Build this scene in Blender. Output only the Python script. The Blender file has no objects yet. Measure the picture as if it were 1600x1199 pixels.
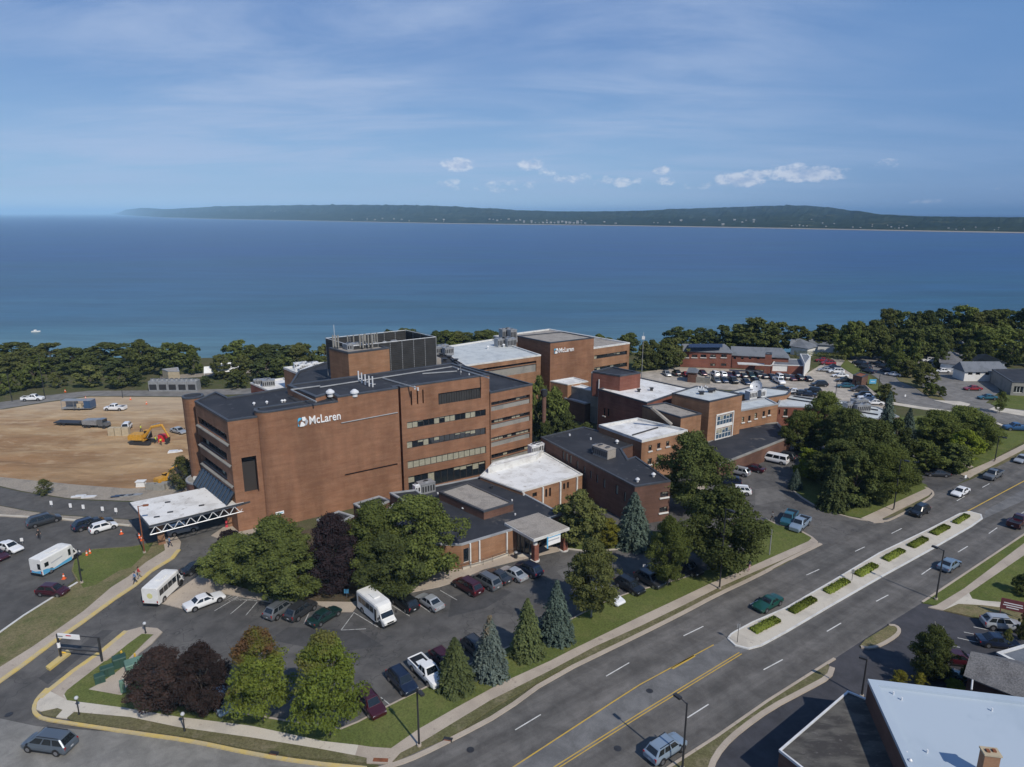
import bpy, math, random
import numpy as np
from mathutils import Vector, Matrix
R = math.radians
scene = bpy.context.scene
COL = scene.collection
# ------------------------------------------------------------------ camera, sky, sun, exposure
F = 1067.0; PITCH = math.atan(266.5/F); CH = 50.0
cp, sp = math.cos(PITCH), math.sin(PITCH)
cd = bpy.data.cameras.new('camera'); cam = bpy.data.objects.new('camera', cd); COL.objects.link(cam)
cam.location = (0, 0, CH); cam.rotation_euler = (math.pi/2-PITCH, 0, 0)
cd.sensor_width = 36; cd.lens = F/1600*36; cd.clip_start = 1; cd.clip_end = 400000
scene.camera = cam
scene.render.resolution_x = 1024; scene.render.resolution_y = 767
SUN_EL, SUN_AZ = 44.0, -54.0          # azimuth: direction towards the sun, degrees from +X
w = bpy.data.worlds.new('World'); scene.world = w; w.use_nodes = True
scene.view_settings.view_transform = 'Standard'; scene.view_settings.look = 'None'
scene.view_settings.exposure = -0.14; scene.view_settings.gamma = 1
sl = bpy.data.lights.new('sun', 'SUN'); sl.energy = 4.2; sl.angle = R(0.5); sl.color = (1.0, .93, .82)
so = bpy.data.objects.new('sun', sl); COL.objects.link(so)
sdir = Vector((math.cos(R(SUN_AZ))*math.cos(R(SUN_EL)), math.sin(R(SUN_AZ))*math.cos(R(SUN_EL)), math.sin(R(SUN_EL))))
so.rotation_euler = sdir.to_track_quat('Z', 'Y').to_euler(); so.location = (60, -80, 120)
scene.cycles.max_bounces = 6; scene.cycles.diffuse_bounces = 3; scene.cycles.glossy_bounces = 3
scene.cycles.transmission_bounces = 3; scene.cycles.volume_bounces = 0; scene.cycles.transparent_max_bounces = 8

def ray(px, py):
    x = (px-800)/F; y = -(py-599.5)/F
    return Vector((x, cp+y*sp, -sp+y*cp))
def G(px, py, z=0.0):
    d = ray(px, py); t = (z-CH)/d.z
    return Vector((d.x*t, d.y*t, z))
def HT(bx, by, ty):
    """height of something standing at ground pixel (bx,by) whose top is at row ty"""
    p = G(bx, by); k = (599.5-ty)/F
    # k = (Y sp + (z-H) cp)/(Y cp-(z-H) sp)
    Y = p.y
    return CH + (k*Y*cp - Y*sp)/(cp+k*sp)

# ------------------------------------------------------------------ node helpers
class NT:
    def __init__(s, nt): s.nt = nt; s.n = nt.nodes; s.l = nt.links
    def new(s, t, **k):
        nd = s.n.new(t)
        for a, b in k.items(): setattr(nd, a, b)
        return nd
    def put(s, sock, v):
        if isinstance(v, bpy.types.NodeSocket): s.l.new(v, sock)
        elif isinstance(v, (tuple, list)) and sock.type == 'RGBA': sock.default_value = tuple(v)+(1,) if len(v) == 3 else v
        else: sock.default_value = v
    def math(s, op, a, b=0.0, c=0.0, clamp=False):
        nd = s.new('ShaderNodeMath', operation=op); nd.use_clamp = clamp
        s.put(nd.inputs[0], a); s.put(nd.inputs[1], b); s.put(nd.inputs[2], c); return nd.outputs[0]
    def mix(s, f, a, b, typ='MIX'):
        nd = s.new('ShaderNodeMix', data_type='RGBA', blend_type=typ)
        s.put(nd.inputs[0], f); s.put(nd.inputs[6], a); s.put(nd.inputs[7], b); return nd.outputs[2]
    def noise(s, vec, sc, det=3, rough=.55, dist=0.0):
        nd = s.new('ShaderNodeTexNoise'); s.put(nd.inputs['Vector'], vec)
        nd.inputs['Scale'].default_value = sc; nd.inputs['Detail'].default_value = det
        nd.inputs['Roughness'].default_value = rough; nd.inputs['Distortion'].default_value = dist
        return nd.outputs[0]
    def map(s, vec, scale=(1, 1, 1), rot=(0, 0, 0), loc=(0, 0, 0)):
        nd = s.new('ShaderNodeMapping'); s.l.new(vec, nd.inputs[0])
        nd.inputs['Scale'].default_value = scale; nd.inputs['Rotation'].default_value = rot; nd.inputs['Location'].default_value = loc
        return nd.outputs[0]
    def ramp(s, v, a, b, lo=0.0, hi=1.0):
        nd = s.new('ShaderNodeMapRange'); nd.interpolation_type = 'SMOOTHSTEP'
        s.put(nd.inputs[0], v); nd.inputs[1].default_value = a; nd.inputs[2].default_value = b
        nd.inputs[3].default_value = lo; nd.inputs[4].default_value = hi; return nd.outputs[0]
    def pos(s): return s.new('ShaderNodeNewGeometry').outputs['Position']
# world: Nishita sky with thin cirrus and small far cumulus
def build_world():
    t = NT(w.node_tree); t.n.clear()
    sky = t.new('ShaderNodeTexSky', sky_type='NISHITA'); sky.sun_disc = False
    sky.sun_elevation = R(SUN_EL); sky.sun_rotation = R(90-SUN_AZ)
    sky.altitude = 200; sky.air_density = 1.0; sky.dust_density = .2; sky.ozone_density = 3.0
    dv = t.new('ShaderNodeTexCoord').outputs['Generated']
    sx = t.new('ShaderNodeSeparateXYZ'); t.l.new(dv, sx.inputs[0])
    x, y, z = sx.outputs
    # summer sky: the Nishita colours pulled towards the deeper blue of the day
    g = t.mix(t.ramp(z, .0, .27), (3.3, 5.7, 9.2), (1.75, 3.4, 7.2)); g = t.mix(t.ramp(z, .035, .0), g, (4.6, 7.2, 10.4)); g = t.mix(t.ramp(z, .25, .8), g, (1.0, 1.9, 4.3)); g = t.mix(t.ramp(x, .1, .6), g, (1.75, 3.6, 7.3))
    skyc = t.mix(.8, sky.outputs[0], g)
    zz = t.math('MAXIMUM', z, 0.0)
    k = t.math('DIVIDE', 1.0, t.math('ADD', zz, .12))
    cb = t.new('ShaderNodeCombineXYZ'); t.put(cb.inputs[0], t.math('MULTIPLY', x, k)); t.put(cb.inputs[1], t.math('MULTIPLY', y, k))
    pl = cb.outputs[0]
    n1 = t.noise(t.map(pl, (.55, 1.3, 1), (0, 0, R(-14))), 1.3, 7, .62, .5)
    n2 = t.noise(t.map(pl, (1, 1, 1), (0, 0, 0), (7, 3, 0)), .6, 3, .5)
    c = t.math('MULTIPLY', t.ramp(n1, .30, .72), t.ramp(n2, .25, .58))
    side = t.ramp(x, .62, .05, .25, 1.0)
    band = t.math('MULTIPLY', t.ramp(z, .0, .07, .35, 1.0), t.ramp(z, .50, .24, .25, 1.0))
    c = t.math('MULTIPLY', t.math('MULTIPLY', c, side), band)
    col = t.mix(t.math('MULTIPLY', c, .78), skyc, (5.1, 6.5, 9.2))
    # cumulus
    az = t.math('ARCTAN2', x, y); el = z
    cv = t.new('ShaderNodeCombineXYZ'); t.put(cv.inputs[0], az); t.put(cv.inputs[1], t.math('MULTIPLY', el, 1.6))
    nz = t.noise(cv.outputs[0], 55, 5, .6)
    tot = None
    for (px, py, rx, ry, s) in [(716,258,25,10,1.0),(695,287,14,6,.6),(829,257,20,10,.75),(708,283,12,5,.5),(855,268,16,6,.4),(898,279,28,8,.55),(960,284,40,8,.6),(1034,265,16,7,.7),(1042,284,16,6,.5),(1158,281,36,10,1.0),(1232,262,26,7,.65),(1262,272,52,11,1.05),(1185,272,22,7,.9),(1387,255,15,6,.5),(800,287,50,5,.35),(1100,290,40,5,.3),(1560,312,14,5,.35),(1448,316,22,4,.3),(1562,292,8,4,.3),(760,296,70,5,.3)]:
        d = ray(px, py).normalized(); a0 = math.atan2(d.x, d.y); e0 = d.z
        u = t.math('DIVIDE', t.math('SUBTRACT', az, a0), rx/F); v = t.math('DIVIDE', t.math('SUBTRACT', el, e0), ry/F)
        rr = t.math('ADD', t.math('MULTIPLY', u, u), t.math('MULTIPLY', v, v))
        g = t.math('MULTIPLY', t.math('MAXIMUM', t.math('SUBTRACT', 1.35, rr), 0.0), s)
        tot = g if tot is None else t.math('MAXIMUM', tot, g)
    m = t.ramp(t.math('ADD', tot, t.math('MULTIPLY', t.math('SUBTRACT', nz, .52), 3.4)), .1, 1.1)
    m = t.math('MULTIPLY', m, t.math('GREATER_THAN', tot, .02))
    top = t.mix(t.ramp(nz, .38, .62), (6.0, 6.9, 9.0), (9.8, 10.1, 11))
    col = t.mix(t.math('MULTIPLY', m, .6), col, top)
    bg = t.new('ShaderNodeBackground'); t.put(bg.inputs[0], col); bg.inputs[1].default_value = .09
    out = t.new('ShaderNodeOutputWorld'); t.l.new(bg.outputs[0], out.inputs[0])
build_world()

# ------------------------------------------------------------------ materials
MATS = {}
def newmat(name):
    m = bpy.data.materials.new(name); m.use_nodes = True; t = NT(m.node_tree); t.n.clear()
    bs = t.new('ShaderNodeBsdfPrincipled'); o = t.new('ShaderNodeOutputMaterial'); t.l.new(bs.outputs[0], o.inputs[0])
    MATS[name] = m; return m, t, bs
def plain(name, col, rough=.7, metal=0.0, var=.12, sc=1.5, coat=0.0, spec=.5):
    m, t, b = newmat(name)
    if var:
        n = t.noise(t.pos(), sc, 4, .6); f = t.ramp(n, .3, .7, 1-var, 1+var)
        c = t.mix(1.0, col, t.mixv(f) if 0 else f, 'MULTIPLY')
        t.put(b.inputs['Base Color'], c)
    else: t.put(b.inputs['Base Color'], col)
    b.inputs['Roughness'].default_value = rough; b.inputs['Metallic'].default_value = metal
    b.inputs['Coat Weight'].default_value = coat; b.inputs['Coat Roughness'].default_value = .05
    b.inputs['Specular IOR Level'].default_value = spec
    return m
def stained(name, c1, c2, sc=.3, sc2=3.0, rough=.85, c3=None, thr=(.45, .65), stretch=(1, 1, 1), rot=0.0, fine=.1, fsc=12, spec=.4):
    """two-tone surface: large patches c1/c2, smaller spots c3, fine grain"""
    m, t, b = newmat(name); p = t.pos()
    q = t.map(p, stretch, (0, 0, R(rot)))
    n = t.noise(q, sc, 5, .6, .3)
    c = t.mix(t.ramp(n, thr[0], thr[1]), c1, c2)
    if c3: c = t.mix(t.math('MULTIPLY', t.ramp(t.noise(q, sc2, 4, .6), .6, .72), .8), c, c3)
    g = t.ramp(t.noise(p, fsc, 3, .6), .25, .75, 1-fine, 1+fine)
    c = t.mix(1.0, c, g, 'MULTIPLY')
    t.put(b.inputs['Base Color'], c); b.inputs['Roughness'].default_value = rough; b.inputs['Specular IOR Level'].default_value = spec
    return m
def brick(name, c1, c2, c3):
    m, t, b = newmat(name); p = t.pos()
    q = t.map(p, (.8, .8, 2.2))
    s = t.new('ShaderNodeSeparateXYZ'); t.l.new(p, s.inputs[0])
    u = t.math('ADD', s.outputs[0], t.math('MULTIPLY', s.outputs[1], .62))
    cb = t.new('ShaderNodeCombineXYZ'); t.put(cb.inputs[0], u); t.put(cb.inputs[1], s.outputs[2])
    bk = t.new('ShaderNodeTexBrick'); t.l.new(cb.outputs[0], bk.inputs['Vector']); bk.inputs['Scale'].default_value = 4.0
    bk.inputs['Color1'].default_value = c1+(1,); bk.inputs['Color2'].default_value = c2+(1,); bk.inputs['Mortar'].default_value = c3+(1,)
    bk.inputs['Mortar Size'].default_value = .02; bk.inputs['Bias'].default_value = -.1
    n = t.noise(q, .5, 5, .7)
    c = t.mix(t.ramp(n, .35, .68, 0, .85), bk.outputs['Color'], c2)
    c = t.mix(1.0, c, t.ramp(t.noise(t.map(p, (.25, .25, 3.5)), .7, 5, .7), .3, .7, .9, 1.09), 'MULTIPLY')
    n2 = t.ramp(t.noise(t.map(p, (1, 1, .25)), .25, 4, .6), .3, .7, .79, 1.19)
    c = t.mix(1.0, c, n2, 'MULTIPLY')
    t.put(b.inputs['Base Color'], c); b.inputs['Roughness'].default_value = .9; b.inputs['Specular IOR Level'].default_value = .25
    return m
brick('brick_main', (.275, .143, .083), (.205, .1, .058), (.24, .145, .095))
brick('brick_orange', (.30, .165, .092), (.24, .125, .07), (.28, .18, .12))
brick('brick_red', (.235, .092, .062), (.175, .065, .047), (.21, .115, .09))
brick('brick_dark', (.15, .08, .058), (.11, .06, .046), (.14, .085, .065))
brick('brick_pink', (.30, .14, .11), (.23, .1, .08), (.26, .15, .12))
stained('roof_dark', (.022, .023, .028), (.037, .038, .044), .2, .7, .75, (.075, .078, .085), (.4, .68), fine=.2)
stained('roof_dark_worn', (.022, .025, .033), (.04, .042, .05), .25, .35, .8, (.13, .12, .11), (.4, .7), fine=.2)
stained('roof_white', (.72, .72, .71), (.54, .53, .51), .45, 1.1, .6, (.30, .27, .24), (.42, .7), fine=.06)
stained('roof_pale', (.52, .55, .55), (.42, .45, .46), .35, .9, .6, (.27, .28, .28), (.4, .68), fine=.08)
stained('roof_blue', (.41, .48, .55), (.37, .44, .51), .12, .3, .4, (.35, .42, .49), fine=.02)
stained('roof_gravel', (.30, .275, .245), (.23, .21, .19), .5, 3, .95, (.18, .165, .15), fine=.25, fsc=8)
stained('roof_shingle', (.14, .14, .145), (.1, .1, .105), .8, 4, .95, (.19, .18, .18), fine=.35, fsc=7)
stained('roof_slate', (.15, .165, .19), (.11, .125, .145), .4, 3, .9, (.2, .21, .23), fine=.15)
stained('roof_sludge', (.045, .042, .04), (.1, .095, .085), .35, 1.5, .9, (.16, .15, .14), (.4, .62), (1, 2.5, 1), 35, .2)
stained('coping', (.32, .33, .34), (.25, .26, .27), .6, 3, .5, None)
stained('coping_dark', (.05, .055, .065), (.07, .075, .085), .6, 3, .5, None)
stained('coping_white', (.62, .62, .6), (.5, .49, .47), .6, 3, .5, None)
stained('concrete', (.42, .36, .295), (.34, .29, .24), .25, 1.5, .9, (.25, .215, .18), (.35, .7), fine=.1)
stained('concrete_new', (.52, .48, .41), (.43, .395, .34), .3, 2, .9, (.35, .31, .27), fine=.07)
stained('concrete_grey', (.27, .265, .255), (.215, .21, .2), .12, .6, .9, (.16, .155, .15), (.35, .7), fine=.1)
stained('precast', (.26, .25, .225), (.2, .195, .18), .5, 2, .8, None)
stained('kerb_yellow', (.56, .42, .13), (.46, .38, .22), .8, 3, .8, (.42, .37, .28), (.35, .65))
stained('paint_yellow', (.52, .34, .05), (.42, .29, .08), .8, 6, .7, (.2, .16, .08))
stained('paint_white', (.62, .62, .6), (.48, .48, .46), .8, 6, .7, (.2, .2, .2))
stained('paint_faded', (.42, .42, .41), (.22, .22, .22), 1.5, 5, .8, None)
def asphalt(name, base, patch, crack=True, lanes=False, rough=.85):
    m, t, b = newmat(name); p = t.pos()
    c = t.mix(t.ramp(t.noise(p, .08, 5, .6, .5), .35, .68), base, patch)
    c = t.mix(1.0, c, t.ramp(t.noise(p, .45, 6, .7, .4), .3, .7, .76, 1.2), 'MULTIPLY')
    c = t.mix(1.0, c, t.ramp(t.noise(p, 14, 2, .6), .3, .7, .9, 1.1), 'MULTIPLY')
    if crack:
        v = t.new('ShaderNodeTexVoronoi', feature='DISTANCE_TO_EDGE'); v.inputs['Scale'].default_value = .16
        wv = t.new('ShaderNodeVectorMath', operation='ADD'); t.l.new(p, wv.inputs[0])
        nn = t.new('ShaderNodeTexNoise'); t.l.new(p, nn.inputs[0]); nn.inputs['Scale'].default_value = .5
        sc_ = t.new('ShaderNodeVectorMath', operation='SCALE'); t.l.new(nn.outputs['Color'], sc_.inputs[0]); sc_.inputs['Scale'].default_value = 4
        t.l.new(sc_.outputs[0], wv.inputs[1]); t.l.new(wv.outputs[0], v.inputs['Vector'])
        f = t.math('MULTIPLY', t.ramp(v.outputs[0], .012, .001), .5)
        c = t.mix(f, c, (.02, .02, .022))
    if lanes:
        q = t.map(p, (1, 1, 1), (0, 0, R(-35.6)))
        s = t.new('ShaderNodeSeparateXYZ'); t.l.new(q, s.inputs[0])
        ww = t.math('SINE', t.math('MULTIPLY', s.outputs[1], 2*math.pi/3.65))
        c = t.mix(1.0, c, t.ramp(ww, -1, 1, .86, 1.1), 'MULTIPLY')
        st = t.noise(t.map(q, (.05, 1.6, 1)), 1.0, 4, .6)
        c = t.mix(1.0, c, t.ramp(st, .3, .7, .88, 1.1), 'MULTIPLY')
    t.put(b.inputs['Base Color'], c); b.inputs['Roughness'].default_value = rough; b.inputs['Specular IOR Level'].default_value = .3
    return m
asphalt('asphalt_street', (.128, .121, .114), (.102, .098, .093), False, True)
asphalt('asphalt_lot', (.115, .11, .105), (.07, .068, .067))
asphalt('asphalt_west', (.098, .093, .088), (.078, .075, .072), False)
asphalt('asphalt_dark', (.058, .058, .066), (.045, .046, .054), False)
asphalt('asphalt_far', (.19, .182, .172), (.155, .15, .142), False)
asphalt('asphalt_turn', (.155, .155, .155), (.13, .13, .132), False, False)
asphalt('asphalt_cross', (.215, .21, .195), (.165, .162, .155), False)
asphalt('asphalt_pale', (.40, .36, .31), (.33, .30, .26), False)
asphalt('asphalt_patch', (.07, .068, .068), (.055, .054, .055), False)
asphalt('asphalt_patch2', (.14, .135, .128), (.115, .11, .105), False)
def grass(name, c1, c2, c3, amt=.5):
    m, t, b = newmat(name); p = t.pos()
    c = t.mix(t.ramp(t.noise(p, .12, 5, .6), .35, .65), c1, c2)
    c = t.mix(t.math('MULTIPLY', t.ramp(t.noise(p, .5, 5, .65), .48, .66), amt), c, c3)
    c = t.mix(1.0, c, t.ramp(t.noise(p, 5, 4, .7), .25, .75, .65, 1.3), 'MULTIPLY')
    t.put(b.inputs['Base Color'], c); b.inputs['Roughness'].default_value = 1; b.inputs['Specular IOR Level'].default_value = .1
    return m
grass('grass_lawn', (.115, .135, .04), (.09, .115, .032), (.145, .145, .055), .5)
grass('grass_dry', (.135, .13, .06), (.19, .16, .09), (.095, .11, .04), .7)
grass('grass_verge', (.14, .125, .07), (.11, .11, .05), (.2, .175, .115), .6)
grass('grass_ground', (.07, .085, .03), (.09, .085, .045), (.13, .11, .07), .5)
grass('mulch', (.1, .075, .05), (.075, .06, .04), (.06, .075, .03), .5)
def hillmat():
    m, t, b = newmat('hill_forest'); p = t.pos()
    c = t.mix(t.ramp(t.noise(p, .0016, 5, .65), .35, .65), (.016, .027, .017), (.030, .042, .024))
    c = t.mix(t.math('MULTIPLY', t.ramp(t.noise(p, .0035, 4, .6), .6, .66), .5), c, (.09, .095, .055))
    c = t.mix(1.0, c, t.ramp(t.noise(p, .02, 5, .7), .3, .7, .6, 1.4), 'MULTIPLY')
    t.put(b.inputs['Base Color'], c); b.inputs['Roughness'].default_value = 1; b.inputs['Specular IOR Level'].default_value = 0
hillmat()
stained('gravel', (.28, .245, .2), (.22, .195, .165), .3, 2, .95, (.35, .33, .3), fine=.25, fsc=6)
def dirt():
    m, t, b = newmat('dirt'); p = t.pos(); q = t.map(p, (.5, 1.0, 1), (0, 0, R(2)))
    c = t.mix(t.ramp(t.noise(q, .10, 6, .65, .6), .38, .62), (.40, .275, .155), (.28, .17, .09))
    c = t.mix(t.math('MULTIPLY', t.ramp(t.noise(q, .35, 6, .65, .3), .5, .66), .6), c, (.46, .345, .22))
    s = t.new('ShaderNodeSeparateXYZ'); t.l.new(p, s.inputs[0])
    c = t.mix(t.math('MULTIPLY', t.ramp(t.math('ADD', s.outputs[1], t.math('MULTIPLY', t.noise(q, .2, 3), 40)), 175, 200), .6), c, (.47, .385, .28))
    c = t.mix(t.math('MULTIPLY', t.ramp(t.math('ADD', s.outputs[1], t.math('MULTIPLY', t.noise(q, .12, 4), 34)), 160, 138), .55), c, (.25, .15, .08))
    tr = t.ramp(t.noise(t.map(p, (.3, 1.6, 1), (0, 0, R(-9))), .22, 6, .7, 1.2), .3, .7, .82, 1.14)
    c = t.mix(1.0, c, tr, 'MULTIPLY')
    bm = t.new('ShaderNodeBump'); bm.inputs['Strength'].default_value = .6; bm.inputs['Distance'].default_value = .5
    t.put(bm.inputs['Height'], t.noise(p, .8, 6, .7)); t.l.new(bm.outputs[0], b.inputs['Normal'])
    t.put(b.inputs['Base Color'], c); b.inputs['Roughness'].default_value = 1; b.inputs['Specular IOR Level'].default_value = .1
dirt()
def water():
    m, t, b = newmat('water'); p = t.pos()
    s = t.new('ShaderNodeSeparateXYZ'); t.l.new(p, s.inputs[0])
    big = t.noise(t.map(p, (.25, 1, 1), (0, 0, R(4))), .004, 5, .6, .5)
    d = t.math('ADD', s.outputs[1], t.math('MULTIPLY', t.math('SUBTRACT', big, .5), 500))
    # shallow sandy bottom near the shore, deep blue further out
    c = t.mix(t.ramp(d, 200, 640), (.10, .205, .225), (.019, .078, .145))
    c = t.mix(t.ramp(d, 500, 1300), c, (.006, .044, .155))
    c = t.mix(t.math('MULTIPLY', t.ramp(t.noise(t.map(p, (.12, 1, 1), (0, 0, R(3))), .012, 5, .6), .42, .66), .5), c, (.014, .075, .105))
    fx = t.ramp(t.noise(t.map(p, (.2, 1, 1), (0, 0, R(-5))), .03, 6, .75), .3, .7, .76, 1.22)
    c = t.mix(1.0, c, fx, 'MULTIPLY'); c = t.mix(1.0, c, t.ramp(t.noise(t.map(p, (.05, .5, 1), (0, 0, R(6))), .5, 5, .7), .3, .7, .84, 1.18), 'MULTIPLY')
    bm = t.new('ShaderNodeBump'); bm.inputs['Strength'].default_value = .35; bm.inputs['Distance'].default_value = .35
    t.put(bm.inputs['Height'], t.noise(t.map(p, (.6, 1, 1), (0, 0, .3)), .55, 6, .65)); t.l.new(bm.outputs[0], b.inputs['Normal'])
    t.put(b.inputs['Base Color'], c); b.inputs['Roughness'].default_value = .32; b.inputs['IOR'].default_value = 1.33; b.inputs['Specular IOR Level'].default_value = .28
water()
def foliage(name, c1, c2, c3=None, z0=None, tr=.25):
    """c1/c2 vary leaf by leaf; c3 tints patches"""
    m = bpy.data.materials.new(name); m.use_nodes = True; t = NT(m.node_tree); t.n.clear(); MATS[name] = m
    g = t.new('ShaderNodeNewGeometry')
    c = t.mix(g.outputs['Random Per Island'], c1, c2)
    c = t.mix(1.0, c, (1.05, 1.04, 1.04), 'MULTIPLY'); oi = t.new('ShaderNodeObjectInfo')
    c = t.mix(1.0, c, t.ramp(oi.outputs['Random'], 0, 1, .78, 1.2), 'MULTIPLY')
    c = t.mix(1.0, c, t.ramp(t.noise(g.outputs['Position'], .45, 3, .6), .3, .7, .78, 1.2), 'MULTIPLY')
    if c3:
        tc = t.new('ShaderNodeTexCoord'); s = t.new('ShaderNodeSeparateXYZ'); t.l.new(tc.outputs['Object'], s.inputs[0])
        h = t.math('ADD', s.outputs[2], t.math('MULTIPLY', t.math('SUBTRACT', t.noise(g.outputs['Position'], .5, 3, .6), .5), 1.6))
        h = t.math('ADD', h, t.math('MULTIPLY', s.outputs[0], -.22))
        c = t.mix(t.math('MULTIPLY', t.ramp(h, *(z0 or (.72, 1.15))), .8), c, c3)
    df = t.new('ShaderNodeBsdfDiffuse'); tl = t.new('ShaderNodeBsdfTranslucent'); t.put(df.inputs[0], c); t.put(tl.inputs[0], c)
    mx = t.new('ShaderNodeMixShader'); mx.inputs[0].default_value = tr; t.l.new(df.outputs[0], mx.inputs[1]); t.l.new(tl.outputs[0], mx.inputs[2])
    o = t.new('ShaderNodeOutputMaterial'); t.l.new(mx.outputs[0], o.inputs[0])
foliage('leaf_green', (.135, .16, .045), (.09, .115, .033))
foliage('leaf_bright', (.2, .24, .035), (.12, .155, .025))
foliage('leaf_maple', (.165, .2, .038), (.11, .145, .028), (.14, .055, .04), (.58, 1.05))
foliage('leaf_maple_tip', (.17, .215, .04), (.115, .155, .03), (.16, .15, .05))
foliage('leaf_dark', (.105, .125, .042), (.07, .09, .03))
foliage('leaf_far', (.12, .135, .045), (.075, .095, .032))
foliage('leaf_far_dark', (.08, .1, .038), (.052, .07, .028))
foliage('leaf_olive', (.135, .145, .05), (.095, .108, .036))
foliage('leaf_purple', (.036, .024, .026), (.022, .017, .019), None, None, .15)
foliage('leaf_plum', (.056, .034, .03), (.034, .028, .025), None, None, .15)
foliage('needle_green', (.095, .115, .045), (.058, .075, .03), None, None, .1)
foliage('needle_teal', (.085, .115, .092), (.052, .075, .06), None, None, .1)
foliage('needle_cone', (.155, .19, .165), (.09, .12, .105), (.25, .15, .07), None, .1)
foliage('leaf_yellow', (.2, .19, .03), (.13, .13, .03))
foliage('hedge_leaf', (.21, .25, .05), (.14, .18, .035))
plain('bark', (.09, .07, .055), .95, var=.3, sc=3)
plain('bark_pale', (.3, .28, .25), .95, var=.25, sc=3)
plain('glass', (.012, .016, .022), .06, var=0, spec=.8)
plain('glass_blue', (.05, .09, .14), .08, var=0, spec=.8)
plain('glass_car', (.012, .016, .02), .05, var=0, spec=.7)
plain('blind', (.3, .29, .22), .8, var=.15, sc=3)
plain('frame_dark', (.035, .03, .028), .6, var=0)
plain('louvre', (.03, .03, .03), .7, var=.2, sc=.6)
plain('metal_grey', (.3, .31, .32), .45, .3, .15)
plain('metal_dark', (.035, .035, .038), .5, .2, .1)
plain('metal_white', (.65, .66, .67), .4, .1, .08)
plain('white_paint', (.7, .7, .68), .5, var=.06)
plain('black', (.012, .012, .013), .5, var=0)
plain('tyre', (.018, .018, .019), .85, var=0)
plain('rim', (.38, .38, .4), .3, .8, 0)
plain('plate', (.5, .52, .55), .5, var=0)
plain('light_red', (.32, .015, .015), .25, var=0)
plain('light_clear', (.6, .62, .64), .15, var=0)
plain('orange', (.75, .12, .02), .6, var=0)
plain('red', (.5, .02, .03), .5, var=0)
plain('pink_red', (.55, .06, .08), .6, var=.4, sc=8)
plain('yellow', (.62, .38, .03), .5, var=.1)
plain('machine_yellow', (.5, .26, .03), .5, var=.2, sc=3)
plain('box_green', (.022, .062, .045), .6, var=.12)
plain('box_green_light', (.11, .2, .15), .6, var=.12)
plain('tan', (.42, .35, .24), .8, var=.1)
plain('logo_blue', (.08, .42, .68), .4, var=0)
plain('logo_white', (.8, .8, .8), .4, var=0)
plain('logo_grey', (.42, .44, .48), .4, var=0)
plain('sky_blue', (.1, .38, .62), .4, var=0)
plain('pale_yellow', (.62, .6, .28), .5, var=0)
plain('sign_teal', (.015, .12, .2), .5, var=0)
plain('sign_brown', (.14, .035, .04), .6, var=.1)
plain('solar', (.015, .022, .05), .15, var=0)
plain('rust', (.2, .07, .03), .9, var=.3)
plain('skin', (.45, .26, .18), .6, var=0)
plain('hair', (.04, .025, .015), .7, var=0)
for nm, c in dict(white=(.72,.73,.74), silver=(.36,.38,.4), grey=(.13,.14,.15), slate=(.1,.125,.155), black=(.012,.013,.015), charcoal=(.04,.042,.046), navy=(.012,.02,.045), blue=(.03,.09,.2),
        red=(.24,.012,.016), maroon=(.055,.008,.014), green=(.012,.075,.055), darkgreen=(.01,.035,.03), teal=(.025,.11,.15), lightblue=(.24,.31,.39), steel=(.17,.24,.32), tan=(.3,.26,.2)).items():
    plain('car_'+nm, c, .28, .25 if nm not in ('white','red') else 0.0, 0, coat=.6)
for nm, c in dict(navy=(.02,.03,.06), white=(.6,.6,.6), red=(.4,.04,.04), black=(.02,.02,.02), blue=(.12,.2,.35), khaki=(.3,.25,.17), grey=(.15,.15,.16), pink=(.5,.3,.35), lime=(.5,.6,.05)).items():
    plain('cloth_'+nm, c, .9, var=0)

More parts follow.
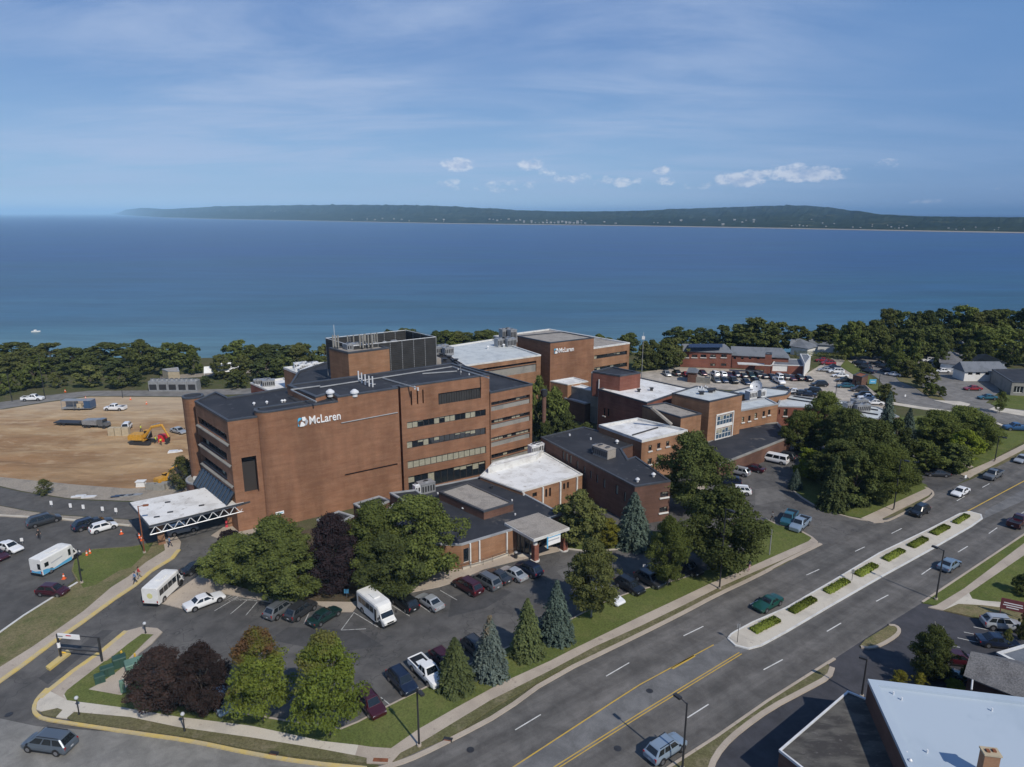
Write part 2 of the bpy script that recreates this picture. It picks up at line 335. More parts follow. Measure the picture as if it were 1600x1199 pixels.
# ------------------------------------------------------------------ mesh helpers
class MB:
    def __init__(s): s.v = []; s.f = []; s.m = []
    def face(s, pts, mi=0):
        i = len(s.v); s.v += [tuple(p) for p in pts]; s.f.append(tuple(range(i, i+len(pts)))); s.m.append(mi)
    def box(s, c, size, mi=0, rz=0.0, taper=1.0, M=None):
        x, y, z = size[0]/2, size[1]/2, size[2]/2; ca, sa = math.cos(rz), math.sin(rz); i = len(s.v)
        for dz, tp in ((-z, 1.0), (z, taper)):
            for dx, dy in ((-x, -y), (x, -y), (x, y), (-x, y)):
                dx *= tp; dy *= tp
                p = (c[0]+dx*ca-dy*sa, c[1]+dx*sa+dy*ca, c[2]+dz)
                s.v.append(tuple(M @ Vector(p)) if M else p)
        for q in ((3, 2, 1, 0), (4, 5, 6, 7), (0, 1, 5, 4), (1, 2, 6, 5), (2, 3, 7, 6), (3, 0, 4, 7)):
            s.f.append(tuple(i+k for k in q)); s.m.append(mi)
        return s
    def tube(s, p, q, r0, r1=None, n=8, mi=0, caps=True):
        r1 = r0 if r1 is None else r1; p = Vector(p); q = Vector(q); d = (q-p)
        if d.length < 1e-6: return s
        d.normalize(); a = d.orthogonal().normalized(); b = d.cross(a); i = len(s.v)
        for c, r in ((p, r0), (q, r1)):
            for k in range(n):
                t = 2*math.pi*k/n; s.v.append(tuple(c+a*math.cos(t)*r+b*math.sin(t)*r))
        for k in range(n):
            s.f.append((i+k, i+(k+1) % n, i+n+(k+1) % n, i+n+k)); s.m.append(mi)
        if caps:
            s.f.append(tuple(range(i+n-1, i-1, -1))); s.m.append(mi); s.f.append(tuple(range(i+n, i+2*n))); s.m.append(mi)
        return s
    def prism(s, pts, z0, z1, ms=0, mt=0, bottom=False):
        pts = ccw(pts); n = len(pts); i = len(s.v)
        s.v += [(p[0], p[1], z0) for p in pts]+[(p[0], p[1], z1) for p in pts]
        for k in range(n):
            s.f.append((i+k, i+(k+1) % n, i+n+(k+1) % n, i+n+k)); s.m.append(ms)
        s.f.append(tuple(range(i+n, i+2*n))); s.m.append(mt)
        if bottom: s.f.append(tuple(range(i+n-1, i-1, -1))); s.m.append(ms)
        return s
    def build(s, name, mats, parent=None, origin=(0, 0, 0), smooth=False):
        me = bpy.data.meshes.new(name); o = Vector(origin)
        me.from_pydata([tuple(Vector(v)-o) for v in s.v], [], s.f)
        for m in ([mats] if isinstance(mats, str) else mats): me.materials.append(MATS[m])
        if any(s.m): me.polygons.foreach_set('material_index', s.m)
        if smooth: me.polygons.foreach_set('use_smooth', [True]*len(s.f))
        me.update()
        ob = bpy.data.objects.new(name, me); COL.objects.link(ob)
        if parent: ob.parent = parent
        else: ob.location = o
        return ob
def ccw(pts):
    a = sum(pts[i][0]*pts[(i+1) % len(pts)][1]-pts[(i+1) % len(pts)][0]*pts[i][1] for i in range(len(pts)))
    return list(pts) if a > 0 else list(pts)[::-1]
def tag(o, label=None, cat=None, group=None, kind=None):
    for k, v in (('label', label), ('category', cat), ('group', group), ('kind', kind)):
        if v: o[k] = v
    return o
def thing(name, label, cat, loc=(0, 0, 0), rz=0.0, group=None):
    o = bpy.data.objects.new(name, None); COL.objects.link(o); o.location = loc; o.rotation_euler = (0, 0, rz)
    o.empty_display_size = .5
    return tag(o, label, cat, group)
def struct(name, mb, mats, label=None):
    o = mb.build(name, mats); o['kind'] = 'structure'
    if label: o['label'] = label; 
    return o
def copy_tree(o, parent=None):
    c = o.copy(); COL.objects.link(c); c.parent = parent
    for ch in o.children: copy_tree(ch, c)
    return c
def PX(pts, z=0.0): return [G(x, y, z) for x, y in pts]
def offs(pts, d, closed=False):
    """offset a polyline to its left by d"""
    P = [Vector((p[0], p[1])) for p in pts]; n = len(P); out = []
    for i in range(n):
        a = P[i-1] if (i > 0 or closed) else None; b = P[(i+1) % n] if (i < n-1 or closed) else None
        ds = []
        if a is not None: ds.append((P[i]-a).normalized())
        if b is not None: ds.append((b-P[i]).normalized())
        t = sum(ds, Vector((0, 0)))
        if t.length < 1e-6: t = ds[0]
        t.normalize(); nn = Vector((-t.y, t.x)); k = 1/max(.35, nn.dot(Vector((-ds[0].y, ds[0].x))))
        out.append(P[i]+nn*d*k)
    return out
def strip_mb(mb, pts, d0, d1, z0, z1, mi=0):
    a = offs(pts, d0); b = offs(pts, d1)
    for i in range(len(a)-1):
        q = [a[i], a[i+1], b[i+1], b[i]]
        mb.prism(q, z0, z1, mi, mi)
    return mb
def smooth_line(pts, it=2):
    P = [Vector((p[0], p[1])) for p in pts]
    for _ in range(it):
        Q = [P[0]]
        for a, b in zip(P, P[1:]): Q += [a*.75+b*.25, a*.25+b*.75]
        Q.append(P[-1]); P = Q
    return P
ORD = ['', 'first', 'second', 'third', 'fourth', 'fifth', 'sixth', 'seventh', 'eighth', 'ninth', 'tenth', 'eleventh', 'twelfth', 'thirteenth', 'fourteenth', 'fifteenth', 'sixteenth', 'seventeenth', 'eighteenth', 'nineteenth', 'twentieth']
def nth(i):
    if i <= 20: return ORD[i]
    return {2: 'twenty', 3: 'thirty', 4: 'forty'}[i//10]+'-'+ORD[i % 10] if i % 10 else {3: 'thirtieth', 4: 'fortieth'}[i//10]
# ------------------------------------------------------------------ land, water, hills
def area(name, px, z, mat, z0=None, world=False, smooth=0):
    pts = px if world else PX(px)
    mb = MB()
    if z0 is None: mb.face([(p[0], p[1], z) for p in ccw(pts)])
    else: mb.prism(pts, z0, z)
    return struct(name, mb, mat)
# land: one sheet on top of the bluff, sloping down to the beach and under the lake
def land():
    mb = MB(); xs = [-900, -500, -300, -200, -120, -60, 0, 60, 120, 200, 300, 500, 900]
    def edge(x): return 243 + 6*math.sin(x*.02+1) + max(0, (x-60)*.11)
    rows = []
    for k, (f, z) in enumerate([(None, -.03), (0, -.03), (14, -8), (34, -22), (52, -24.6), (90, -27)]):
        rows.append([(x, -160 if f is None else edge(x)+f+(2*math.sin(x*.07+k) if k > 1 else 0), z) for x in xs])
    for r, q in zip(rows, rows[1:]):
        for i in range(len(xs)-1): mb.face([r[i], r[i+1], q[i+1], q[i]], 0)
    return struct('ground', mb, 'grass_ground')
land()
mb = MB(); mb.face([(-200000, 240, -25), (200000, 240, -25), (200000, 180000, -25), (-200000, 180000, -25)]); struct('lake', mb, 'water')
# hills across the bay
def hills():
    base = [(168,334.2),(190,336.4),(260,340.2),(350,342.8),(450,344.6),(560,347.0),(700,349.8),(850,351.6),(1000,353.6),(1150,356.2),(1300,359.0),(1450,362.0),(1600,364.6),(1720,367)]
    def shore(px):
        for a, b in zip(base, base[1:]):
            if a[0] <= px <= b[0]: t = (px-a[0])/(b[0]-a[0]); return a[1]+t*(b[1]-a[1])
        return base[0][1] if px < 168 else 367
    def interp(L, px):
        if px <= L[0][0]: return L[0][1]
        for a, b in zip(L, L[1:]):
            if a[0] <= px <= b[0]: t = (px-a[0])/(b[0]-a[0]); t = t*t*(3-2*t); return a[1]+t*(b[1]-a[1])
        return L[-1][1]
    ridge = [(168,334),(185,332.5),(200,327.5),(225,325),(262,327),(300,325),(350,322.3),(420,321.3),(480,320.6),(560,320.3),(660,321),(700,322.5),(760,325.5),(820,329),(880,330.5),(940,330.5),(1000,329.5),(1060,326.5),(1110,325),(1150,323.5),(1200,321.8),(1250,321.3),(1290,324),(1330,329.5),(1380,335.5),(1440,338.3),(1520,339.2),(1600,339.7),(1720,340)]
    rnd = random.Random(3)
    cols = []
    N = 260
    ph = [(rnd.uniform(.02, .25), rnd.uniform(0, 6), rnd.uniform(.1, .5)) for _ in range(9)]
    for i in range(N+1):
        px = 168+(1720-168)*i/N
        s = G(px, shore(px), 0); s = Vector((s.x, s.y, 0))*1.5       # lake level is 75 m below the camera
        d = s.normalized()
        depth = min(4200, s.length*.45)*interp([(168, .15), (260, .8), (500, 1), (1000, 1.2), (1120, 2.6), (1290, 2.6), (1380, 1), (1720, .9)], px)
        col = [(s, -25.5)]
        ztop = interp(ridge, px)
        dist = s.length+depth
        p = d*dist
        # height for the ridge pixel row at that distance
        k = (599.5-ztop)/F; Yp = p.y; z = CH+(k*Yp*cp-Yp*sp)/(cp+k*sp)
        for j, f in enumerate([.0, .03, .12, .25, .4, .55, .7, .85, 1.0, 1.12, 1.6]):
            q = s+d*depth*f
            n = sum(a*math.sin(fq*px*(1+.3*j)+h+j*1.3) for fq, h, a in ph)
            if j == 0: zz = -25.2
            else:
                prof = [0, .07, .16, .30, .42, .55, .72, .9, 1.0, .93, .6][j]
                zz = -25+(z+25)*prof*(1+.10*n*(1 if 1 < j < 8 else .14))
                if j == 1: zz = max(zz, -17)
            col.append((q, zz))
        cols.append(col)
    mb = MB()
    M = len(cols[0])
    for c in cols:
        for q, z in c: mb.v.append((q.x, q.y, z))
    for i in range(N):
        for j in range(M-1):
            mb.f.append((i*M+j, (i+1)*M+j, (i+1)*M+j+1, i*M+j+1)); mb.m.append(0)
    o = struct('hills', mb, 'hill_forest'); return cols
hill_cols = hills()
def beach_far():
    mb = MB()
    for a, b in zip(hill_cols, hill_cols[1:]):
        p, q = a[1][0], b[1][0]; d0, d1 = p.normalized(), q.normalized(); s = p.length*.0014
        mb.face([(p.x-d0.x*s*5, p.y-d0.y*s*5, -24.7), (q.x-d1.x*s*5, q.y-d1.y*s*5, -24.7), (q.x, q.y, -20.8), (p.x, p.y, -20.8)])
    struct('far_beach', mb, 'gravel')
beach_far()
def on_hill(px, f):
    i = min(len(hill_cols)-2, max(0, int((px-168)/(1720-168)*260)))
    c = hill_cols[i]; fs = [0, .03, .12, .25, .4, .55, .7, .85, 1.0]
    for k in range(len(fs)-1):
        if fs[k] <= f <= fs[k+1]:
            t = (f-fs[k])/(fs[k+1]-fs[k]); a = c[k+1]; b = c[k+2]
            return a[0].lerp(b[0], t), a[1]+(b[1]-a[1])*t
    return c[1]

# ------------------------------------------------------------------ paved and planted ground
area('cross_street', [(-700,1130),(-200,1066),(0,1071),(57,1112),(64,1124),(113,1130),(206,1144),(300,1157),(393,1177),(480,1192),(560,1202),(612,1199),(640,1240),(560,1420),(-700,1420)], .0, 'asphalt_cross')
CAMPUS = [(-60,1110),(57,1135),(660,1180),(840,1060),(1000,975),(1200,905),(1300,850),(1400,812),(1475,768),(1520,744),(1430,700),(1300,690),(1180,700),(1080,740),(960,780),(820,800),(700,820),(520,850),(400,830),(430,780),(360,740),(206,790),(206,870),(0,1062)]
area('parking_lot', CAMPUS, .008, 'asphalt_lot')
area('west_parking_lot', [(-300,812),(0,806),(90,811),(202,822),(262,822),(262,868),(118,905),(0,1000),(-300,1200)], .012, 'asphalt_west')
area('west_drive', [(-300,745),(0,761),(34,769),(112,781),(216,785),(430,800),(430,822),(206,812),(84,804),(37,797),(0,790),(-300,770)], .012, 'asphalt_west')
area('gravel_strip', [(-300,772),(0,791),(37,798),(84,805),(206,813),(206,824),(90,813),(0,808),(-300,815)], .03, 'gravel')
mb = MB(); strip_mb(mb, PX([(-300,812),(0,806),(90,811),(202,822)]), -.15, .25, 0, .14); struct('west_kerb', mb, 'concrete_new')
area('construction_ground', [(-400,650),(0,641),(75,629),(140,620),(290,621),(420,622),(330,760),(216,783),(112,779),(34,767),(0,759),(-400,745)], .02, 'dirt')
def dirt_relief():
    A, B, C, D = (Vector(G(*q)[:2]) for q in ((-200, 650), (405, 621), (322, 757), (-200, 748)))
    rng = random.Random(4); W_ = [(rng.uniform(.05, .35), rng.uniform(.1, .7), rng.uniform(0, 6), rng.uniform(.3, 1)) for _ in range(14)]
    nu, nv = 110, 70; mb = MB()
    for j in range(nv+1):
        for i in range(nu+1):
            u, v = i/nu, j/nv; p = A.lerp(B, u).lerp(D.lerp(C, u), v)
            e = min(1, min(u, 1-u)*14)*min(1, min(v, 1-v)*9)
            h = sum(a*math.sin(fx*p.x+ph)*math.sin(fy*p.y+ph*2) for fx, fy, ph, a in W_)/4
            k = .12+.65*max(0, min(1, (v-.55)*6))*max(0, min(1, (.97-v)*8))
            mb.v.append((p.x, p.y, .022+e*k*(abs(h)**1.2+.1)))
    for j in range(nv):
        for i in range(nu):
            a = j*(nu+1)+i; mb.f.append((a, a+nu+1, a+nu+2, a+1)); mb.m.append(0)
    o = struct('graded_soil', mb, 'dirt')
    o.data.polygons.foreach_set('use_smooth', [True]*len(o.data.polygons))
dirt_relief()
area('gravel_bank', [(-400,738),(0,746),(60,752),(120,758),(200,764),(260,762),(320,748),(325,760),(216,784),(112,780),(34,768),(0,760),(-400,744)], .06, 'gravel')
area('shore_road', [(-400,640),(0,629),(75,618),(140,611),(290,610),(480,604),(480,612),(290,620),(140,619),(75,628),(0,640),(-400,653)], .035, 'asphalt_far')
area('upper_path', [(250,588),(330,582),(480,572),(480,576),(330,588),(250,594)], .03, 'gravel')
# main street
L_EDGE = smooth_line(PX([(400,1330),(560,1215),(624,1196),(657,1183),(719,1152),(785,1117),(860,1062),(1000,994),(1066,961),(1122,931),(1180,904),(1225,880),(1284,851)]), 1)
L_ALL = L_EDGE+[Vector(G(1385,815)[:2]), Vector(G(1457,772)[:2]), Vector(G(1521,748)[:2]), Vector(G(1600,706)[:2]), Vector(G(1800,600)[:2])]
R_ALL = [Vector(G(x, y)[:2]) for x, y in [(850,1330),(1047,1199),(1120,1152),(1200,1096),(1296,1035),(1391,973),(1441,942),(1600,836),(1800,702)]]
area('main_street', [(p.x, p.y) for p in L_ALL]+[(p.x, p.y) for p in R_ALL[::-1]], .016, 'asphalt_street', world=True)
# turn lane, slightly lighter asphalt
area('turn_lane', [(560,1350),(640,1300),(802,1199),(958,1097),(1115,1009),(1150,988),(1172,1012),(1156,1022),(1010,1112),(870,1199),(740,1290)], .020, 'asphalt_turn')
area('turn_lane', [(1540,798),(1800,655),(1800,690),(1535,812)], .020, 'asphalt_turn')
# sidewalks, kerbs, verges along the street (raised)
SW_UP = [(611,1171),(654,1141),(710,1109),(785,1068),(860,1034),(891,1018),(1000,965),(1066,934),(1112,912),(1150,897),(1206,872),(1263,847)]
SW_LO = [(626,1178),(661,1160),(710,1130),(766,1096),(860,1049),(929,1012),(1000,980),(1066,948),(1122,920),(1169,899),(1225,875),(1272,853)]
area('main_sidewalk', [(560,1166),(580,1169)]+SW_UP+[(1268,842),(1276,846)]+SW_LO[::-1]+[(614,1190),(612,1195),(573,1194),(573,1186),(555,1182)], .13, 'concrete', 0)
area('street_verge', SW_LO+[(1266,858),(1225,882),(1122,931),(1066,957),(1000,990),(929,1023),(860,1056),(766,1110),(710,1149),(650,1176),(614,1192)], .12, 'grass_verge', -.01)
mb = MB(); strip_mb(mb, L_EDGE, -.1, .42, 0, .15); struct('street_kerb', mb, 'concrete')
area('corner_sidewalk', [(105,1096),(197,1108),(280,1122),(393,1136),(505,1160),(560,1166),(555,1182),(496,1171),(393,1154),(280,1138),(203,1122),(116,1114),(101,1112),(90,1108),(64,1113),(57,1110),(58,1099),(75,1080),(100,1085)], .132, 'concrete_new', 0)
area('corner_verge', [(116,1114),(203,1122),(280,1138),(393,1154),(496,1171),(555,1182),(573,1186),(573,1193),(480,1185),(393,1173),(300,1154),(206,1141),(113,1128),(104,1122)], .12, 'grass_verge', -.01)
area('corner_verge', [(64,1114),(90,1108),(98,1111),(88,1122),(68,1119)], .12, 'grass_verge', -.01)
area('corner_ramp', [(98,1111),(116,1114),(104,1124),(88,1122)], .125, 'concrete_new', 0)
mb = MB(); strip_mb(mb, smooth_line(PX([(75,1077),(60,1092),(54,1106),(56,1116),(68,1124),(113,1131),(206,1145),(300,1158),(393,1178),(480,1192),(573,1201)]), 1), -.25, .12, 0, .15); struct('yellow_kerb', mb, 'kerb_yellow')
mb = MB(); mb.face([(p.x, p.y, .137) for p in PX([(584,1186),(607,1187),(606,1193),(582,1192)])]); struct('tactile_plate', mb, 'rust')
# lawn between the lot and the street
LAWN = [(163,1035),(199,1027),(223,990),(239,992),(238,1005),(218,1020),(206,1036),(236,1040),(228,1062),(216,1096),(290,1106),(359,1114),(439,1127),(533,1141),(560,1130),(611,1103),(676,1071),(730,1042),(800,1010),(895,968),(927,951),(948,941),(989,926),(1038,914),(1085,899),(1128,884),(1160,866),(1180,838),(1196,811),(1216,821),(1250,830),(1268,841)]
area('lawn', LAWN+[(1263,847),(1206,872),(1150,897),(1112,912),(1066,934),(1000,965),(891,1018),(860,1034),(785,1068),(710,1109),(654,1141),(611,1171),(580,1169),(505,1160),(393,1136),(280,1122),(197,1108),(105,1096),(99,1089),(105,1080)], .125, 'grass_lawn', -.01)
mb = MB(); strip_mb(mb, PX(LAWN[8:][:1]+[(359,1114),(439,1127),(533,1141),(560,1130),(611,1103),(676,1071),(730,1042),(800,1010),(895,968),(927,951),(948,941),(989,926),(1038,914),(1085,899)]), -.05, .16, 0, .15)
strip_mb(mb, PX([(1196,811),(1216,821),(1250,830),(1268,840),(1277,848),(1270,856)]), -.25, .12, 0, .152); struct('lot_kerb', mb, 'concrete')
# gate-side concrete walks
area('drive_island', [(75,1080),(113,1050),(156,1020),(195,988),(221,981),(246,983),(254,989),(238,1006),(218,1021),(206,1037),(199,1027),(222,993),(163,1035),(105,1080),(99,1089),(105,1096),(100,1093)], .135, 'concrete', 0)
area('island_lawn', [(166,1036),(200,1008),(222,992),(240,993),(226,1006),(203,1029),(188,1042)], .142, 'grass_lawn', -.01)
mb = MB(); strip_mb(mb, PX([(60,1092),(75,1079),(113,1049),(156,1019),(195,987)]), -.5, .1, 0, .145); struct('island_kerb', mb, 'kerb_yellow')
area('equipment_pad', [(139,1079),(190,1088),(205,1064),(233,1035),(207,1032),(197,1040),(185,1050),(168,1062),(152,1072)], .15, 'concrete', 0)
area('drive_walk', [(-40,1070),(0,1044),(51,1012),(90,985),(131,956),(174,919),(201,902),(228,880),(258,861),(256,850),(252,842),(275,838),(283,848),(281,859),(271,872),(237,893),(212,915),(180,937),(131,973),(90,1001),(38,1040),(0,1067),(-40,1095)], .13, 'concrete', 0)
mb = MB(); strip_mb(mb, PX([(-40,1096),(0,1068),(38,1041),(90,1002),(131,974),(180,938),(213,916),(238,894),(272,873),(282,860)]), -.05, .55, 0, .14); struct('drive_kerb', mb, 'kerb_yellow')
area('dry_grass_strip', [(-60,1030),(0,991),(38,964),(92,930),(122,912),(112,893),(118,869),(146,859),(206,855),(244,847),(256,850),(258,861),(228,880),(201,902),(174,919),(131,956),(90,985),(51,1012),(0,1044),(-40,1070)], .12, 'grass_dry', -.01)
area('green_lawn_patch', [(118,870),(146,860),(206,856),(240,849),(232,862),(205,888),(186,893),(150,915),(130,920),(114,893)], .126, 'grass_lawn', -.01)
mb = MB(); strip_mb(mb, PX([(-60,1030),(0,990),(38,963),(92,929),(122,911)]), -.05, .22, 0, .15); struct('west_lot_kerb', mb, 'coping_white')
# walk in front of the hospital
area('front_walk', [(249,943),(316,897),(330,885),(345,898),(342,911),(402,926),(425,935),(481,941),(551,942),(640,917),(652,914),(700,880),(705,876),(795,852),(812,846),(840,850),(845,860),(880,852),(882,860),(807,877),(756,890),(709,911),(686,918),(640,927),(560,945),(551,957),(527,957),(497,946),(425,943),(399,937),(346,928),(330,935),(310,952),(292,954)], .13, 'concrete', 0)
area('planting_bed', [(318,904),(330,888),(390,845),(470,830),(640,800),(725,845),(718,880),(700,882),(652,914),(640,917),(551,941),(481,941),(425,934),(402,925),(342,910)], .14, 'mulch', -.01)
area('side_lawn', [(318,904),(340,892),(405,905),(402,925),(342,910)], .145, 'grass_lawn', -.01)
area('canopy_walk', [(330,838),(345,828),(360,815),(420,800),(425,830),(380,836),(350,846)], .13, 'concrete', 0)
area('entrance_lawn', [(846,850),(853,840),(876,831),(905,800),(990,830),(1090,835),(1080,846),(1040,849),(1000,856),(953,860),(916,862),(884,858),(880,852)], .13, 'grass_lawn', -.01)
area('entrance_path', [(797,862),(835,850),(857,843),(880,833),(884,838),(862,850),(838,868),(812,872)], .14, 'concrete_new', 0)
mb = MB(); strip_mb(mb, PX([(884,858),(916,862),(953,860),(1000,856),(1040,849),(1080,846)]), -.12, .12, 0, .16); struct('entrance_kerb', mb, 'concrete_new')
# east lot, islands and driveways
area('east_walk', [(1085,760),(1100,744),(1150,722),(1200,702),(1243,694),(1290,697),(1290,700),(1270,702),(1250,702),(1215,706),(1160,728),(1112,752),(1095,770)], .13, 'concrete', 0)
area('east_lawn', [(1235,758),(1245,772),(1281,794),(1319,806),(1345,810),(1450,763),(1447,758),(1430,752),(1415,738),(1400,690),(1330,675),(1290,680),(1290,702),(1265,705),(1240,735)], .12, 'grass_lawn', -.01)
area('east_lawn', [(1215,690),(1243,680),(1290,675),(1290,696),(1243,693)], .12, 'grass_lawn', -.01)
area('east_sidewalk', [(1345,811),(1450,763),(1458,768),(1450,775),(1378,811),(1381,817),(1365,818)], .13, 'concrete', 0)
area('east_verge', [(1380,811),(1450,776),(1455,774),(1452,779),(1400,806)], .12, 'grass_verge', -.01)
mb = MB(); strip_mb(mb, smooth_line(PX([(1235,758),(1245,773),(1281,795),(1319,807),(1347,813),(1381,816),(1400,808),(1440,786),(1457,775),(1456,768),(1444,762)]), 1), -.3, .05, 0, .15); struct('east_kerb', mb, 'concrete')
area('far_lawn', [(1445,732),(1475,737),(1500,742),(1513,735),(1504,728),(1512,726),(1520,732),(1544,722),(1600,690),(1760,615),(1700,590),(1600,672),(1555,668),(1520,660),(1440,650),(1390,655),(1420,700)], .12, 'grass_lawn', -.01)
area('far_sidewalk', [(1500,742),(1544,723),(1600,695),(1760,618),(1790,622),(1600,703),(1519,745),(1514,748)], .13, 'concrete', 0)
area('far_path', [(1512,731),(1498,724),(1506,722),(1522,731)], .133, 'concrete', 0)
area('far_verge', [(1521,744),(1600,704),(1790,622),(1795,628),(1600,708),(1530,744)], .12, 'grass_verge', -.01)
# upper east lots and roads
area('far_parking_lot', [(985,584),(1060,574),(1150,577),(1262,583),(1300,560),(1335,565),(1345,590),(1380,625),(1400,650),(1300,645),(1180,612),(1060,605),(990,600)], .02, 'asphalt_pale')
area('north_access_road', [(1325,556),(1372,552),(1430,556),(1465,562),(1505,585),(1550,590),(1562,612),(1540,630),(1800,672),(1800,700),(1600,672),(1545,656),(1500,642),(1440,638),(1400,628),(1372,592),(1345,575)], .03, 'asphalt_far')
area('access_path', [(1385,631),(1440,640),(1500,647),(1545,658),(1600,680),(1600,677),(1545,655),(1500,644),(1440,636),(1385,627)], .06, 'concrete_new', 0)
area('access_lawn', [(1373,568),(1390,575),(1432,600),(1466,621),(1518,634),(1505,636),(1445,622),(1405,600),(1378,582)], .12, 'grass_dry', -.01) if 0 else None
area('planted_island', [(1385,572),(1402,570),(1434,586),(1440,604),(1462,612),(1478,628),(1452,622),(1430,606),(1405,596),(1396,585)], .12, 'grass_dry', -.01)
area('small_island', [(1458,626),(1500,628),(1516,632),(1512,635),(1492,634)], .13, 'concrete_new', 0)
area('lot_island', [(1313,573),(1322,562),(1352,583),(1360,590),(1376,603),(1385,620),(1378,622),(1358,606),(1340,590)], .12, 'grass_lawn', -.01)
area('house_lawn', [(1570,617),(1630,619),(1700,650),(1600,641),(1560,637),(1548,632)], .12, 'grass_lawn', -.01)
area('roadside_strip', [(1545,640),(1560,644),(1700,668),(1700,660),(1600,643),(1555,636)], .1, 'concrete_new', 0)
area('lot_front_verge', [(1062,576),(1145,578),(1262,584),(1262,587),(1145,581),(1062,580)], .1, 'concrete', 0)
# south-east corner
area('southeast_lot', [(1116,1199),(1131,1169),(1159,1143),(1206,1109),(1263,1079),(1298,1060),(1288,1030),(1383,966),(1436,936),(1474,955),(1525,967),(1700,1010),(1900,1100),(1900,1500),(1050,1500)], .006, 'asphalt_dark')
area('southeast_verge', [(900,1310),(1047,1201),(1120,1154),(1200,1098),(1293,1038),(1300,1050),(1294,1059),(1263,1077),(1206,1107),(1159,1141),(1131,1167),(1112,1199),(1090,1300)], .12, 'grass_verge', -.01)
mb = MB(); strip_mb(mb, smooth_line(PX([(1090,1300),(1113,1199),(1131,1169),(1159,1143),(1206,1109),(1263,1079),(1298,1060),(1303,1045)]), 1), -.1, .45, 0, .15); struct('southeast_kerb', mb, 'concrete')
mb = MB(); strip_mb(mb, PX([(900,1308),(1047,1199),(1120,1152),(1200,1096),(1296,1035),(1304,1030)]), -.15, .15, 0, .14)
strip_mb(mb, PX([(1441,942),(1600,836),(1800,702)]), -.15, .15, 0, .14); struct('street_kerb', mb, 'concrete')
area('grass_island', [(1343,1011),(1352,1001),(1390,978),(1399,979),(1404,986),(1398,994),(1375,1008),(1358,1013)], .15, 'grass_dry', -.01)
mb = MB(); strip_mb(mb, smooth_line(PX([(1345,1012),(1360,1014),(1377,1009),(1400,995),(1406,986),(1400,979),(1389,978)]), 1), -.2, .2, 0, .17); struct('island_kerb', mb, 'concrete')
area('southeast_street_verge', [(1441,943),(1600,838),(1800,704),(1800,716),(1600,850),(1506,921),(1463,947)], .12, 'grass_lawn', -.01)
area('southeast_sidewalk', [(1450,950),(1463,947),(1506,921),(1600,850),(1800,716),(1800,734),(1600,869),(1514,928),(1474,955)], .13, 'concrete', 0)
area('southeast_path', [(1474,955),(1514,928),(1519,937),(1535,940),(1600,945),(1700,960),(1700,975),(1600,955),(1535,947),(1497,945)], .134, 'concrete_new', 0)
area('southeast_lawn', [(1514,928),(1600,869),(1800,734),(1900,800),(1800,980),(1700,960),(1600,945),(1535,940),(1519,937)], .125, 'grass_lawn', -.01)
area('southeast_bed', [(1474,955),(1497,945),(1535,947),(1600,955),(1700,975),(1700,1000),(1640,985),(1525,966)], .125, 'grass_dry', -.01)
# central reservation
MED = [(1139,999),(1144,993),(1150,989),(1178,974),(1229,952),(1300,911),(1375,866),(1450,830),(1501,804),(1516,801),(1531,805),(1533,811),(1516,823),(1450,861),(1375,902),(1300,945),(1225,989),(1188,1009),(1169,1014),(1150,1009)]
area('median', MED, .155, 'concrete_new', 0)
mb = MB(); p_ = PX(MED); strip_mb(mb, p_+[p_[0]], -.0, .22, 0, .165); struct('median_kerb', mb, 'coping_white')
# markings
def line(px, w, mat, name='road_marking', z=.0245):
    mb = MB(); strip_mb(mb, PX(px), -w/2, w/2, z-.002, z); struct(name, mb, mat)
for a, b in [((805,1141),(845,1117)),((947,1057),(983,1036)),((1068,994),(1099,979)),((1172,945),(1185,938)),((1260,899),(1280,890)),((1336,862),(1351,855)),((1393,834),(1409,826)),((1430,796),(1441,789)),
             ((640,1248),(688,1216)),((1495,783),(1507,776)),((1535,762),(1546,756))]:
    line([a, b], .13, 'paint_white')
for a, b in [((1074,1122),(1107,1101)),((1193,1047),(1223,1031)),((1292,987),(1314,974)),((1369,940),(1388,930)),((1440,898),(1456,887)),((1497,863),(1512,854)),((1545,834),(1558,825)),((1592,805),(1604,798))]:
    line([a, b], .13, 'paint_white')
for k in (-.16, .16):
    mb = MB(); q = PX([(640,1366),(870,1199),(1000,1117),(1157,1021)]); strip_mb(mb, q, k-.06, k+.06, .022, .0245); struct('road_marking', mb, 'paint_yellow')
line([(600,1330),(802,1199),(958,1097),(1000,1070),(1115,1008)], .14, 'paint_yellow')
line([(1050,1045),(1085,1025)], .34, 'paint_yellow'); line([(640,1300),(840,1172)], .30, 'paint_yellow') if 0 else None
line([(1512,799),(1600,752),(1800,646)], .2, 'paint_yellow')
line([(1518,795),(1600,751),(1800,640)], .12, 'paint_yellow') if 0 else None
# parking stripes
for a, b in [((318,948),(345,930)),((335,955),(372,933)),((360,960),(386,938)),((384,962),(402,941)),((411,968),(430,946)),((448,971),(458,948)),((475,975),(487,949)),((533,985),(553,958)),((552,957),(590,980)),
             ((533,985),(572,983)),((612,946),(640,963)),((652,943),(672,957)),((688,923),(714,938)),((706,914),(738,926)),((727,907),(764,922)),((757,898),(788,912)),((780,890),(812,903)),((805,884),(835,895)),((570,1112),(577,1120)),((595,1090),(611,1103)),((660,1062),(675,1071)),((966,916),(986,925)),((1003,905),(1020,916))]:
    line([a, b], .11, 'paint_faded', 'parking_stripe')
for a, b in [((1521,980),(1566,989)),((1506,988),(1549,997)),((1496,997),(1545,1008)),((1478,1008),(1500,1012)),((1484,1036),(1514,1040))]:
    line([a, b], .1, 'paint_white', 'parking_stripe')
for i in range(9):
    line([(345+i*6, 940-i*.3), (362+i*5, 930+i*1.2)], .08, 'paint_faded', 'parking_stripe')
